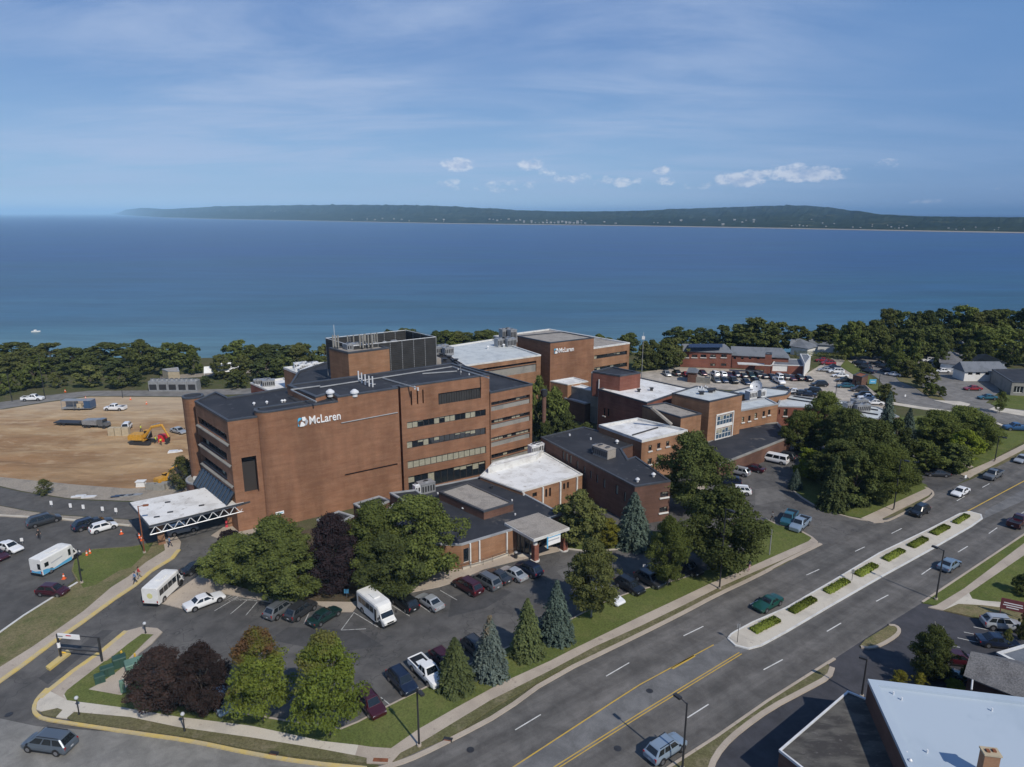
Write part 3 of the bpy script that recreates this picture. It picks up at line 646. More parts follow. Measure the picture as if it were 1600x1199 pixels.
# repairs and stains on the asphalt
for q, m_ in [([(700,965),(760,950),(800,925),(760,915),(705,935)],'asphalt_patch'),([(420,1000),(520,1020),(600,1010),(560,985),(450,980)],'asphalt_patch'),([(880,905),(940,890),(950,878),(900,880),(870,893)],'asphalt_patch2'),([(1180,790),(1230,780),(1215,760),(1180,765)],'asphalt_patch2'),
              ([(60,1060),(110,1020),(160,985),(178,985),(120,1032),(75,1070)],'asphalt_patch'),([(590,1195),(700,1150),(705,1158),(600,1205)],'asphalt_patch2')]:
    area('asphalt_patch', q, .0105, m_)
# ------------------------------------------------------------------ buildings
def plane_hit(px, py, A, B):
    d = ray(px, py); e = Vector((B.x-A.x, B.y-A.y)); L = e.length; e.normalize(); n = Vector((e.y, -e.x))
    t = (n.x*A.x+n.y*A.y)/(n.x*d.x+n.y*d.y)
    P = Vector((d.x*t, d.y*t)); return (P-Vector((A.x, A.y))).dot(e), CH+d.z*t
def inset(pts, d):
    return offs(pts, d, closed=True)
def ring(mb, pts, d0, d1, z0, z1, mi=0):
    a = offs(pts, d0, True); b = offs(pts, d1, True); n = len(pts)
    for i in range(n):
        j = (i+1) % n
        mb.face([(a[i].x, a[i].y, z0), (a[j].x, a[j].y, z0), (a[j].x, a[j].y, z1), (a[i].x, a[i].y, z1)], mi)
        mb.face([(b[j].x, b[j].y, z0), (b[i].x, b[i].y, z0), (b[i].x, b[i].y, z1), (b[j].x, b[j].y, z1)], mi)
        mb.face([(a[i].x, a[i].y, z1), (a[j].x, a[j].y, z1), (b[j].x, b[j].y, z1), (b[i].x, b[i].y, z1)], mi)
        mb.face([(a[j].x, a[j].y, z0), (a[i].x, a[i].y, z0), (b[i].x, b[i].y, z0), (b[j].x, b[j].y, z0)], mi)
def glazing(parent, O, A, e, nrm, u0, u1, z0, z1, dep, npan, blinds, frame, rnd, name='window', sill=None, mid=False, glass='glass'):
    """one window (or ribbon of panes) set back in its opening"""
    mb = MB(); off = -dep
    def P(u, z, d): return (A.x+e.x*u+nrm.x*d, A.y+e.y*u+nrm.y*d, z)
    w = (u1-u0)/npan; fr = min(.09, w*.12)
    for i in range(npan):
        a, b = u0+i*w, u0+(i+1)*w
        k = 2 if rnd.random() < blinds else 1
        zt = z1
        if k == 1 and blinds > 0 and rnd.random() < .4:      # half-drawn blind
            zm = z1-(z1-z0)*rnd.uniform(.2, .6); mb.face([P(a, zm, off+.012), P(b, zm, off+.012), P(b, z1, off+.012), P(a, z1, off+.012)], 2)
        mb.face([P(a, z0, off), P(b, z0, off), P(b, z1, off), P(a, z1, off)], k)
    def bar(a, b, c, d_):
        q = [P(a, c, off+.06), P(b, c, off+.06), P(b, d_, off+.06), P(a, d_, off+.06)]; r = [P(a, c, off), P(b, c, off), P(b, d_, off), P(a, d_, off)]
        mb.face(q, 0)
        for i in range(4): mb.face([r[i], r[(i+1) % 4], q[(i+1) % 4], q[i]], 0)
    for i in range(npan+1):
        c = u0+i*w; bar(max(u0, c-fr/2), min(u1, c+fr/2), z0, z1)
    bar(u0, u1, z0, z0+fr*.8); bar(u0, u1, z1-fr*.8, z1)
    if mid: bar(u0, u1, (z0+z1)/2-fr/2, (z0+z1)/2+fr/2)
    wdw = mb.build(name, [frame, glass, 'blind'], parent, O)
    if sill:
        s = MB(); c = P((u0+u1)/2, z0-.12, .06); s.box(c, (u1-u0+.3, .3, .22), 0, math.atan2(e.y, e.x)); s.build('sill', sill, wdw, O)
    return wdw
def block(parent, O, pts, z, wall, roof='roof_dark', z0=-.02, holes=(), par=.3, trim='coping', base_z=None, px=True, seed=1, tw=.35, extra=None, names=('wall', 'roof', 'coping')):
    """flat-roofed volume; pts are its roof corners; holes = dicts with edge, box (xl,yt,yb,xr,yt,yb) in photo rows, n panes..."""
    rnd = random.Random(seed)
    P = PX(pts, z) if px else [Vector((p[0], p[1], z)) for p in pts]
    a = sum(P[i][0]*P[(i+1) % len(P)][1]-P[(i+1) % len(P)][0]*P[i][1] for i in range(len(P)))
    n = len(P); flip = a < 0
    order = list(range(n))[::-1] if flip else list(range(n))
    Q = [P[i] for i in order]
    mb = MB()
    for k in range(n):
        A, B = Q[k], Q[(k+1) % n]; i0 = order[k]; i1 = order[(k+1) % n]
        eidx = i0 if not flip else i1
        e = Vector((B.x-A.x, B.y-A.y)); L = e.length; e.normalize(); nrm = Vector((e.y, -e.x))
        hs = []
        for h in holes:
            if h['e'] != eidx: continue
            if 'box' in h:
                xl, yt, yb, xr, yt2, yb2 = h['box']
                u0, za = plane_hit(xl, yt, A, B); _, zb = plane_hit(xl, yb, A, B); u1, zc = plane_hit(xr, yt2, A, B); _, zd = plane_hit(xr, yb2, A, B)
                zt, zl = (za+zc)/2, (zb+zd)/2
            else: u0, u1, zl, zt = h['u0'], h['u1'], h['z0'], h['z1']
            if u0 > u1: u0, u1 = u1, u0
            u0 = max(.12, u0); u1 = min(L-.12, u1); zl = max(z0+.1, zl); zt = min(z-.1, zt)
            if u1-u0 > .2 and zt-zl > .2: hs.append((u0, u1, zl, zt, h))
        us = sorted({0.0, L, *[h[0] for h in hs], *[h[1] for h in hs]}); zs = sorted({z0, z, *[h[2] for h in hs], *[h[3] for h in hs]})
        def W(u, zz, d=0.0): return (A.x+e.x*u+nrm.x*d, A.y+e.y*u+nrm.y*d, zz)
        for i in range(len(us)-1):
            for j in range(len(zs)-1):
                um, zm = (us[i]+us[i+1])/2, (zs[j]+zs[j+1])/2
                if any(h[0] < um < h[1] and h[2] < zm < h[3] for h in hs): continue
                mb.face([W(us[i], zs[j]), W(us[i+1], zs[j]), W(us[i+1], zs[j+1]), W(us[i], zs[j+1])], 0)
        for u0, u1, zl, zt, h in hs:
            d = -h.get('dep', .25)
            mb.face([W(u0, zl), W(u0, zl, d), W(u0, zt, d), W(u0, zt)], 0); mb.face([W(u1, zl, d), W(u1, zl), W(u1, zt), W(u1, zt, d)], 0)
            mb.face([W(u0, zl), W(u1, zl), W(u1, zl, d), W(u0, zl, d)], 0); mb.face([W(u0, zt, d), W(u1, zt, d), W(u1, zt), W(u0, zt)], 0)
            if h.get('kind') == 'panel':
                p = MB(); p.face([W(u0, zl, d), W(u1, zl, d), W(u1, zt, d), W(u0, zt, d)], 0)
                if h.get('ribs'):
                    nr = int((u1-u0)/h['ribs'])
                    for q in range(nr):
                        c = u0+(q+.5)*(u1-u0)/nr; p.box(W(c, (zl+zt)/2, d+.05), (.08, .1, zt-zl-.02), 0, math.atan2(e.y, e.x))
                p.build(h.get('name', 'panel'), h['mat'], parent, O)
            else:
                glazing(parent, O, A, e, nrm, u0, u1, zl, zt, -d, h.get('n', 1), h.get('bl', .2), h.get('fr', 'frame_dark'), rnd, h.get('name', 'window'), h.get('sill'), h.get('mid', False), h.get('glass', 'glass'))
    wallo = mb.build(names[0], wall, parent, O)
    # roof membrane, inside of the parapet and coping
    inn = inset([(q.x, q.y) for q in Q], tw)
    r = MB(); r.face([(q.x, q.y, z-par) for q in inn], 0)
    ro = r.build(names[1], roof, parent, O)
    c = MB(); ring(c, [(q.x, q.y) for q in Q], -.05, tw-.002, z-max(par, .15)-.05, z+.04); c.build(names[2], trim, wallo, O)
    return Q
def bld(name, label, cat, pts, z, group=None):
    P = PX(pts, z); c = sum(P, Vector((0, 0, 0)))/len(P); O = (c.x, c.y, 0)
    return thing(name, label, cat, O, 0, group), O
def vent(parent, O, px, py, z, kind='cap', s=1.0):
    p = G(px, py, z); mb = MB(); x, y = p.x, p.y
    if kind == 'cap': mb.tube((x, y, z-.3), (x, y, z+.5*s), .25*s, n=10); mb.tube((x, y, z+.5*s), (x, y, z+.7*s), .5*s, .42*s, n=12); mb.tube((x, y, z+.7*s), (x, y, z+.95*s), .42*s, .1*s, n=12); m = 'metal_white'
    elif kind == 'stub': mb.tube((x, y, z-.3), (x, y, z+.45*s), .22*s, n=8); m = 'metal_white'
    elif kind == 'mush': mb.tube((x, y, z-.3), (x, y, z+.35), .5, n=12); mb.tube((x, y, z+.35), (x, y, z+.6), .75, .7, n=14); mb.tube((x, y, z+.6), (x, y, z+.95), .7, .25, n=14); m = 'metal_white'
    elif kind == 'dark': mb.box((x, y, z+.1), (.5*s, .5*s, .8)); mb.box((x, y, z+.55), (.8*s, .8*s, .12)); m = 'metal_dark'
    mb.build('roof_vent', m, parent, O)
def unit(parent, O, px, py, z, size, rz=35, mat='metal_grey', name='rooftop_unit'):
    p = G(px, py, z); mb = MB(); L, W_, H_ = size
    mb.box((p.x, p.y, z+H_/2-.15), (L, W_, H_+.3), 0, R(rz)); mb.box((p.x, p.y, z+H_+.04), (L*1.04, W_*1.05, .08), 0, R(rz))
    ca, sa = math.cos(R(rz)), math.sin(R(rz))
    for k in range(int(L/.5)):
        t = -L/2+.25+k*.5
        for s in (-1, 1):
            mb.box((p.x+ca*t-sa*s*W_/2, p.y+sa*t+ca*s*W_/2, z+H_*.5), (.3, .05, H_*.6), 1, R(rz))
    for k in range(max(1, int(L/1.6))):
        t = -L/2+L*(k+.5)/max(1, int(L/1.6)); c = (p.x+ca*t, p.y+sa*t)
        mb.tube((c[0], c[1], z+H_+.05), (c[0], c[1], z+H_+.3), min(W_, 1.4)*.35, n=12, mi=0); mb.tube((c[0], c[1], z+H_+.3), (c[0], c[1], z+H_+.31), min(W_, 1.4)*.3, n=12, mi=1)
    return mb.build(name, [mat, 'metal_dark'], parent, O)
def wall_sign(parent, O, A, B, x0, y0, x1, y1, hgt, label=None):
    """emblem and the name in white letters, standing off the wall; (x0,y0)-(x1,y1) = its base line in the photo"""
    ua, za = plane_hit(x0, y0, A, B); ub, zb = plane_hit(x1, y1, A, B); e = Vector((B.x-A.x, B.y-A.y)).normalized()
    if ub < ua: e = -e; ua, ub = -ua, -ub; base = A; 
    z = (za+zb)/2; ang = math.atan2(e.y, e.x); nrm = Vector((e.y, -e.x))
    org = Vector((A.x+e.x*ua+nrm.x*.12, A.y+e.y*ua+nrm.y*.12, z)); Wd = ub-ua
    M = Matrix.Translation(org) @ Matrix.Rotation(ang, 4, 'Z') @ Matrix.Rotation(math.pi/2, 4, 'X')
    s = hgt*1.3
    sign = None
    fc = bpy.data.curves.new('lettering', 'FONT'); fc.body = 'McLaren'; fc.extrude = .08; fc.offset = .006; fc.size = 1
    tmp = bpy.data.objects.new('tmp', fc); COL.objects.link(tmp); bpy.context.view_layer.update()
    me = bpy.data.meshes.new_from_object(tmp); bpy.data.objects.remove(tmp)
    xs = [v.co.x for v in me.vertices]; ys = [v.co.y for v in me.vertices]; w0, w1 = min(xs), max(xs); hh = max(ys)
    sx = (Wd-s*1.12)/(w1-w0); sy = hgt/hh
    for v in me.vertices: v.co = (s*1.12+(v.co.x-w0)*sx+v.co.y*.0, v.co.y*sy, v.co.z)
    me.transform(M); me.transform(Matrix.Translation(-Vector(O))); me.materials.append(MATS['logo_white'])
    lo = bpy.data.objects.new('wall_sign', me); COL.objects.link(lo); lo.parent = parent
    lo['label'] = label or 'white raised lettering with blue and white emblem'
    # emblem: rounded square of a blue, a white and a grey lobe
    mb = MB()
    def poly(pp, mi, dz=.08):
        q = [M @ Vector((x*s, y*s-.12*s, dz)) for x, y in pp]; r = [M @ Vector((x*s, y*s-.12*s, -.02)) for x, y in pp]
        mb.face(q, mi)
        for i in range(len(q)): mb.face([r[i], r[(i+1) % len(q)], q[(i+1) % len(q)], q[i]], mi)
    def arc(cx, cy, r, a0, a1, n=8): return [(cx+r*math.cos(R(a0+(a1-a0)*i/n)), cy+r*math.sin(R(a0+(a1-a0)*i/n))) for i in range(n+1)]
    poly([(.04, .1)]+[(.18, .1)]+arc(.30, .42, .24, 200, 90)[::1]+[(.44, .86)]+arc(.26, .7, .2, 90, 180), 0)
    poly([(.46, .92), (.76, .92), (.8, .62), (.62, .5), (.46, .62)], 1, .085)
    poly([(.2, .04), (.62, .04), (.7, .22), (.48, .5), (.34, .46)], 1, .085)
    poly([(.66, .06), (.84, .12)]+arc(.8, .45, .2, -30, 60)[::1]+[(.84, .8), (.72, .5), (.74, .3)], 2, .08)
    mb.build('emblem', ['logo_blue', 'logo_white', 'logo_grey'], lo, O)

def H_(e, box, **k): return dict(e=e, box=box, **k)
# --- main hospital block -------------------------------------------------------------
Zm = 19.64
mainpts = [(400,645),(402,640),(410,636.5),(452,630.5),(496,624),(528,622),(625,612.5),(402,650)]
hosp, HO = bld('hospital_building', 'tall brown brick hospital block with big blank wall and ribbon windows, largest building', 'hospital', [(400,645),(625,612),(765,591),(706,573),(449,608)], Zm)
A0 = G(402,646,Zm); A1 = G(622,612.5,Zm); A2 = G(764.5,591.5,Zm); A3 = G(706,573,Zm); A4 = G(449,608,Zm); A5 = G(496,629,Zm)
e_ = Vector((A1.x-A0.x, A1.y-A0.y)).normalized(); n_ = Vector((e_.y, -e_.x))
# rounded left end of the big wall
rad = 1.9
c0 = Vector((A0.x, A0.y))+e_*rad-n_*rad
cur = [c0+(-e_*math.cos(t)+n_*math.sin(t))*rad for t in [i*math.pi/16 for i in range(-3, 9)]]
big = [(p.x, p.y) for p in cur]
s1 = Vector((A1.x, A1.y))
back = Vector((A5.x, A5.y))
def spl(A, B, t): return A+(B-A)*t
step = plane_hit(528, 630, A0, A1)[0]; sP = Vector((A0.x, A0.y))+e_*step
# low-parapet left portion, with roof strip behind
lowp = big+[(sP.x, sP.y), (sP.x-n_.x*3.2, sP.y-n_.y*3.2), (c0.x-e_.x*rad*.9-n_.x*1.3, c0.y-e_.y*rad*.9-n_.y*1.3)]
block(hosp, HO, lowp, Zm, 'brick_main', 'roof_dark', px=False, holes=(), par=.12, trim='coping_dark', tw=.5)
# upper roof portion right of the step
dn = 1.15
up = [(sP.x, sP.y), (s1.x, s1.y), (s1.x-n_.x*dn, s1.y-n_.y*dn)]
W1 = s1-n_*dn+e_*.55; up += [(W1.x, W1.y), (W1.x+n_.x*.9, W1.y+n_.y*.9)]
B1 = W1+n_*.9
A2v = Vector((A2.x, A2.y)); A3v = Vector((A3.x, A3.y)); A4v = Vector((A4.x, A4.y)); A5v = Vector((A5.x, A5.y))
up += [(A2v.x, A2v.y), (A3v.x, A3v.y), (A4v.x, A4v.y), (A5v.x-n_.x*.8, A5v.y-n_.y*.8), (sP.x-n_.x*3.2, sP.y-n_.y*3.2)]
holes = [H_(5-1, (684.8,615.5,633.5,751.4,605.2,622.5), kind='panel', mat='louvre', name='louvre_panel', ribs=.5, dep=.3),
         H_(4, (636,662,672,759,638,648.5), n=15, bl=.35), H_(4, (636,692,703,759,667,677.6), n=15, bl=.12), H_(4, (637,722.5,734.7,759.5,696,707.5), n=14, bl=.95),
         H_(4, (638,746,770,758.5,719,739), n=12, bl=.03, glass='glass', dep=.4),
         H_(1-1+0, (531,688,690.0,531.5,688,690), n=1) if 0 else H_(4, (641,611,634,643.4,611,634), kind='panel', mat='brick_dark', name='wall_slot', dep=.5),
         H_(4, (650.6,610,632.5,653,610,632.5), kind='panel', mat='brick_dark', name='wall_slot', dep=.5), H_(4, (659.6,609,631,661.6,609,631), kind='panel', mat='brick_dark', name='wall_slot', dep=.5),
         H_(0, (539,742,745.5,621,723.5,727), kind='panel', mat='frame_dark', name='wall_slot', dep=.45)]
block(hosp, HO, up, Zm+.75, 'brick_main', 'roof_dark', px=False, holes=holes, par=.12, trim='coping_dark', tw=.6, seed=4)
# pale metal coping lines on the upper roof
mb = MB()
for a, b in [((500,605),(706,573)),((706,573),(764,591)),((454,609),(500,603)),((598,591),(650,606)),((660,584),(714,580)),((455,609.5),(494,628))]:
    p, q = G(*a, Zm+.85), G(*b, Zm+.85); mb.tube(p, q, .13, n=4)
mb.build('roof_coping_line', 'coping', hosp, HO)
for x, y, k in [(516,612,'mush'),(554,612,'mush')]: vent(hosp, HO, x, y+5, Zm+.6, k)
for i, (x, y) in enumerate([(560.5,596),(565.5,599),(571,601.5),(577,604),(582.5,605)]):
    p = G(x, y, Zm+.7); m = MB(); m.tube(p, p+Vector((0, 0, 1.9)), .13, n=8); m.tube(p+Vector((.0, 0, .5)), p+Vector((.5, .1, .5)), .06); m.build('roof_pipe', 'metal_white', hosp, HO)
for x, y in [(648,606),(653,608),(720,582),(733,586),(716,578)]: vent(hosp, HO, x, y, Zm+.65, 'stub', .6)
p = G(720,586,Zm+.7); m = MB(); m.tube(p, p+Vector((0, 0, 2.2)), .05); m.tube(p+Vector((-.4, 0, 1.9)), p+Vector((.4, 0, 1.9)), .05); m.build('roof_antenna', 'metal_grey', hosp, HO)
# rail on the big wall, dark slot beside it
u0, z_ = plane_hit(533, 661, A0, A1); u1, z2 = plane_hit(621, 644.5, A0, A1)
a = Vector((A0.x+e_.x*u0+n_.x*.1, A0.y+e_.y*u0+n_.y*.1, z_)); b = Vector((A0.x+e_.x*u1+n_.x*.1, A0.y+e_.y*u1+n_.y*.1, z2))
m = MB(); m.tube(a, b, .09, n=6); m.build('wall_rail', 'coping', hosp, HO)
wall_sign(hosp, HO, A0, A1, 464.5, 665.5, 532, 655.5, 1.35)
u0, z_ = plane_hit(437, 801.5, A0, A1); m = MB(); c = Vector((A0.x+e_.x*u0+n_.x*.06, A0.y+e_.y*u0+n_.y*.06, z_))
m.box(c, (1.35, .1, .5), 0, math.atan2(e_.y, e_.x)); m.box((c.x+n_.x*.055, c.y+n_.y*.055, c.z), (1.05, .02, .12), 1, math.atan2(e_.y, e_.x)); so_ = m.build('wall_plaque', ['logo_white', 'logo_blue'], hosp, HO)
# left wing with slanted ribbon windows
Zw = 18.9
lw, LO = bld('hospital_wing', 'brown brick hospital wing with dark roof and slanting window bands behind the white drive canopy', 'hospital', [(304,627),(355,657),(400,650),(445,607)], Zw)
lp = [(304,627),(355,657),(401,650.5),(420,643),(500,632),(470,604),(445,606),(356,621),(337,612)]
hl = []
for t0, b0, t1, b1 in [(643,655,686.5,697),(672,684,714,726),(702,713,742,753)]:
    hl.append(H_(0, (307.5,t0,b0,354.5,t1,b1), n=9, bl=.06, dep=.7, name='ribbon_window'))
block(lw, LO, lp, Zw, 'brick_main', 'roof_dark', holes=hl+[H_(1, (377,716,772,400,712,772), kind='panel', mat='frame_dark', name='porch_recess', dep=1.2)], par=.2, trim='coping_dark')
La, Lb = G(304,627,Zw), G(355,657,Zw); le = Vector((Lb.x-La.x, Lb.y-La.y)).normalized(); ln = Vector((le.y, -le.x)); LL = math.dist(La[:2], Lb[:2])
for (y0, y1) in [(655,697),(684,726),(713,753)]:      # light sloping sill beams
    _, z1_ = plane_hit(307.5, y0, La, Lb); _, z2_ = plane_hit(354.5, y1, La, Lb); zz = (z1_+z2_)/2
    m = MB(); a = (La.x+le.x*.3, La.y+le.y*.3); b = (Lb.x-le.x*.1, Lb.y-le.y*.1)
    m.face([(a[0]-ln.x*.3, a[1]-ln.y*.3, zz+.05), (b[0]-ln.x*.3, b[1]-ln.y*.3, zz+.05), (b[0]+ln.x*.3, b[1]+ln.y*.3, zz-.3), (a[0]+ln.x*.3, a[1]+ln.y*.3, zz-.3)][::-1])
    m.tube((a[0]+ln.x*.3, a[1]+ln.y*.3, zz-.32), (b[0]+ln.x*.3, b[1]+ln.y*.3, zz-.32), .1, n=4)
    m.build('sill_beam', 'precast', lw, LO)
# rounded pier at the far end, with its own curved roof edge
c = G(301, 618, Zw+.2); m = MB(); pr = []
ce = Vector((c.x, c.y))
for i in range(20):
    t = 2*math.pi*i/20; pr.append((ce.x+math.cos(t)*1.75, ce.y+math.sin(t)*1.75))
block(lw, LO, pr, Zw+.15, 'brick_main', 'roof_dark', px=False, par=.12, trim='coping_dark', names=('pier_wall', 'pier_roof', 'coping'))
for x, y in [(397,633),(417,631),(441,629),(445,628.5)]: vent(lw, LO, x, y, Zw-.2, 'cap', .55)
# sloping atrium glass and the round lantern roof
a, b = G(304, 738, 6.5), G(356, 764, 5.6); m = MB()
m.face([(La.x+ln.x*.05, La.y+ln.y*.05, 6.9), (Lb.x+ln.x*.05, Lb.y+ln.y*.05, 6.9), (Lb.x+ln.x*1.9, Lb.y+ln.y*1.9, 4.4), (La.x+ln.x*1.9, La.y+ln.y*1.9, 4.4)][::-1], 0)
for k in range(12):
    t = .3+k*(LL-.6)/11; m.tube((La.x+le.x*t+ln.x*.05, La.y+le.y*t+ln.y*.05, 6.95), (La.x+le.x*t+ln.x*1.9, La.y+le.y*t+ln.y*1.9, 4.45), .06, n=4, mi=1)
m.build('atrium_glass', ['glass', 'coping_dark'], lw, LO)
ctr = G(320, 746, 4.4); m = MB(); pr = [(ctr.x+3.1*math.cos(t*math.pi/12), ctr.y+3.1*math.sin(t*math.pi/12)) for t in range(24)]
dr = thing('round_lantern', 'round brown drum with four pale skylights on top, behind the white drive canopy', 'skylight', (ctr.x, ctr.y, 0))
block(dr, (ctr.x, ctr.y, 0), pr, 4.4, 'brick_dark', 'precast', px=False, par=.1, trim='coping', tw=.3)
for dx, dy in ((-1.2, -.5), (.4, -1.2), (1.2, .4), (-.3, 1.1)):
    m = MB(); m.box((dx, dy, 4.5), (1.1, .8, .5), 0, R(20)); m.build('skylight', 'coping_white', dr)
# right part with four window bands and light spandrels
e1, EO = bld('hospital_east_section', 'brick hospital section with four window bands over pale spandrels beside a green courtyard', 'hospital', [(766,612.5),(832,600),(721,570),(706,572)], 17)
E0, E1 = G(766,613,17), G(832,600,17)
hb = []
for t0, b0, t1, b1, bl in [(629,635.5,616.5,622,.12),(656,663.5,644,649.5,.3),(683,691,671,676.5,.55),(710,719,696,702,.4)]:
    hb.append(H_(0, (767.5,t0,b0,828,t1,b1), n=9, bl=bl, dep=.55, name='ribbon_window'))
    hb.append(H_(0, (767.5,b0+.3,b0+8.5,828,b1+.3,b1+8), kind='panel', mat='precast', name='spandrel', dep=.22))
block(e1, EO, [(766,613),(832,600),(800,591),(721,570),(700,573),(745,592)], 17, 'brick_main', 'roof_dark', holes=hb, par=.25, trim='coping_dark', seed=9)
# rear dark roof, brick stair tower and screened plant enclosure
rb, RO = bld('hospital_rear_block', 'low dark-roofed hospital block behind the main block under the plant enclosure', 'hospital', [(470,598),(722,570),(690,547),(500,575)], 15.5)
block(rb, RO, [(450,606),(600,588),(722,572),(686,546),(508,566),(466,580)], 15.5, 'brick_dark', 'roof_dark', par=.3, trim='coping_dark')
for x, y in [(690,556),(702,560),(712,565),(695,564)]: vent(rb, RO, x, y, 15.4, 'dark', 1.6)
for x, y in [(684,552),(692,549),(700,553)]: unit(rb, RO, x, y, 15.4, (2.6, 1.6, 1.6))
st, SO = bld('stair_tower', 'brick stair tower box with bundled pipes on its flat top', 'tower', [(514,543.5),(544,551),(608,543.5),(580,537)], 23.5)
block(st, SO, [(514,543.5),(544,551),(608,543),(578,537)], 23.5, 'brick_orange', 'roof_gravel', z0=15, par=.25, trim='coping_dark')
for x, y in [(521,543),(525,543),(529,543),(563,543),(567.5,543.5),(576,543),(582,543),(570,541),(586,540)]:
    p = G(x, y, 23.6); m = MB(); m.tube(p, p+Vector((0, 0, 2.5)), .16, n=8); m.build('roof_pipe', 'precast', st, SO)
p = G(523.5,541,23.4); m = MB(); m.tube(p, p+Vector((0, 0, 4.4)), .05); m.build('roof_antenna', 'metal_white', st, SO)
unit(st, SO, 553, 545, 23.3, (3.4, 1.6, 1.0), 35, 'metal_grey'); unit(st, SO, 545, 543.5, 23.3, (2.2, 1.4, .8), 35, 'metal_grey')
en = [G(509,529,24), G(634,516.5,24), G(681,527,24), G(608,536,24)]
en[3] = en[0]+(en[2]-en[1]); ec = sum(en, Vector())/4
enc = thing('plant_enclosure', 'dark louvred metal screen enclosing rooftop plant above the hospital', 'enclosure', (ec.x, ec.y, 15.5)); EN = (ec.x, ec.y, 15.5)
for i in range(4):
    a, b = en[i], en[(i+1) % 4]; m = MB(); d = (b-a); L = d.length; d.normalize(); zb = 17.4; zt = 23.9
    m.box(((a.x+b.x)/2, (a.y+b.y)/2, (zb+zt)/2), (L-.1, .08, zt-zb), 0, math.atan2(d.y, d.x))
    nn = Vector((d.y, -d.x, 0))
    for k in range(16):
        z = zb+(k+.5)*(zt-zb)/16; m.box(((a.x+b.x)/2, (a.y+b.y)/2, z), (L-.3, .22, .06), 0, math.atan2(d.y, d.x))
    m.build('screen_panel', 'louvre', enc, EN)
    k = max(2, int(L/2.6))
    for j in range(k+1):
        p = a+d*(L*j/k); m = MB(); m.box((p.x, p.y, (15.5+zt+.3)/2), (.12, .12, zt+.3-15.5), 0, math.atan2(d.y, d.x)); m.build('post', 'metal_grey', enc, EN)
    m = MB(); m.tube((a.x, a.y, zt+.15), (b.x, b.y, zt+.15), .07, n=6); m.build('top_rail', 'metal_white', enc, EN)
rnd = random.Random(5)
for k in range(9):
    p = en[0].lerp(en[1], .25+.06*k).lerp(en[3].lerp(en[2], .25+.06*k), .3+.4*(k % 2))
    px_, s = (p.x, p.y), rnd.uniform(1.2, 2.2); m = MB(); m.box((p.x, p.y, 19.0), (s*1.6, s, 6), 0, R(33)); m.tube((p.x, p.y, 22), (p.x, p.y, 22.7), s*.35, n=10); m.build('cooling_unit', 'metal_grey' if k % 3 else 'coping', enc, EN)
for k in range(6):
    p = en[0].lerp(en[1], .1+.07*k).lerp(en[3].lerp(en[2], .1+.07*k), .5); m = MB(); m.tube((p.x, p.y, 16), (p.x, p.y, 25.2), .14, n=8); m.build('pipe', 'precast', enc, EN)
m = MB(); q = G(700,575,15.3); q = G(655,572,15.2); m.box((q.x, q.y, 16.2), (9, 5, 1.6), 0, R(33)); m.build('plinth', 'roof_gravel', enc, EN)
# low west annexes
an, AO = bld('service_building', 'small brick service building with ducts on its white flat roof, left of the stair tower', 'building', [(443,574),(470,583),(514,578),(505,566)], 13)
block(an, AO, [(443,574),(468,584),(518,579),(506,566)], 13, 'brick_orange', 'roof_pale', par=.4, trim='coping_white')
for x, y in [(478,577),(487,575),(470,575)]: unit(an, AO, x, y, 12.6, (3.2, 1.5, 1.3), 30, 'metal_white')
for i, (a, b) in enumerate([((470,580),(487,572)),((478,582),(500,573)),((462,576),(480,570))]):
    p, q = G(*a, 13.4), G(*b, 13.4); m = MB(); m.tube(p, q, .35, n=8); m.tube(p, p-Vector((0, 0, 1.2)), .35, n=8); m.build('duct', 'metal_white', an, AO)
a2, A2O = bld('annex_building', 'low annex with bright white roof and grey units behind the hospital wing', 'building', [(391,598),(443,591),(460,603),(419,610)], 8)
block(a2, A2O, [(391,598),(443,590.5),(470,603),(419,610)], 8, 'brick_red', 'roof_white', par=.3, trim='coping_white')
unit(a2, A2O, 420, 603, 7.7, (3, 2, 1.5), 20); unit(a2, A2O, 410, 600, 7.7, (4, 1.6, 1.2), 20)
# pale-roofed link building
pb, PO = bld('link_building', 'hospital link with pale grey roof and grey wall band before the far block', 'hospital', [(682,543),(770,530),(845,554),(727,571)], 14)
block(pb, PO, [(682,543.5),(770,530),(845,554.5),(727,571)], 14, 'brick_orange', 'roof_pale', par=.3, trim='coping_white',
      holes=[H_(2, (741,575,578.5,838,566.5,571), n=20, bl=.0, dep=.6, name='ribbon_window'), H_(2, (745,579,592,838,571.5,584), kind='panel', mat='precast', name='spandrel', dep=.3)])
for x, y in [(762,545),(779,540),(787,542)]: vent(pb, PO, x, y, 13.8, 'cap', .9)
for x, y in [(782,541),(790,540),(797,541)]: unit(pb, PO, x, y, 13.7, (3, 2, 2.2), 35, 'metal_grey')
# second block with the sign
wb, WO = bld('hospital_far_block', 'far hospital block with tan roof, stepped brick box and two window bands', 'hospital', [(771,525),(858,514),(984,535),(928,543)], 14.2)
block(wb, WO, [(771,525),(858,514),(945,529),(984,535.5),(927.6,543.5),(915,536),(835,536),(806,533)], 12.8, 'brick_orange', 'roof_gravel', par=.35, trim='coping_white', tw=.6,
      holes=[H_(3, (928.5,556,562,980,548,554), n=10, bl=.2, name='ribbon_window', dep=.4), H_(3, (928.5,575,582,980,566,572), n=10, bl=.1, name='ribbon_window', dep=.4)])
block(wb, WO, [(808.5,525),(860,535.5),(928,527.5),(878,518.5)], 15.8, 'brick_main', 'roof_gravel', par=.2, trim='coping_dark', names=('box_wall', 'box_roof', 'coping'))
Wa, Wb_ = G(860,535.5,15.8), G(928,527.5,15.8)
wall_sign(wb, WO, Wa, Wb_, 865, 551.5, 896, 549, 1.25)
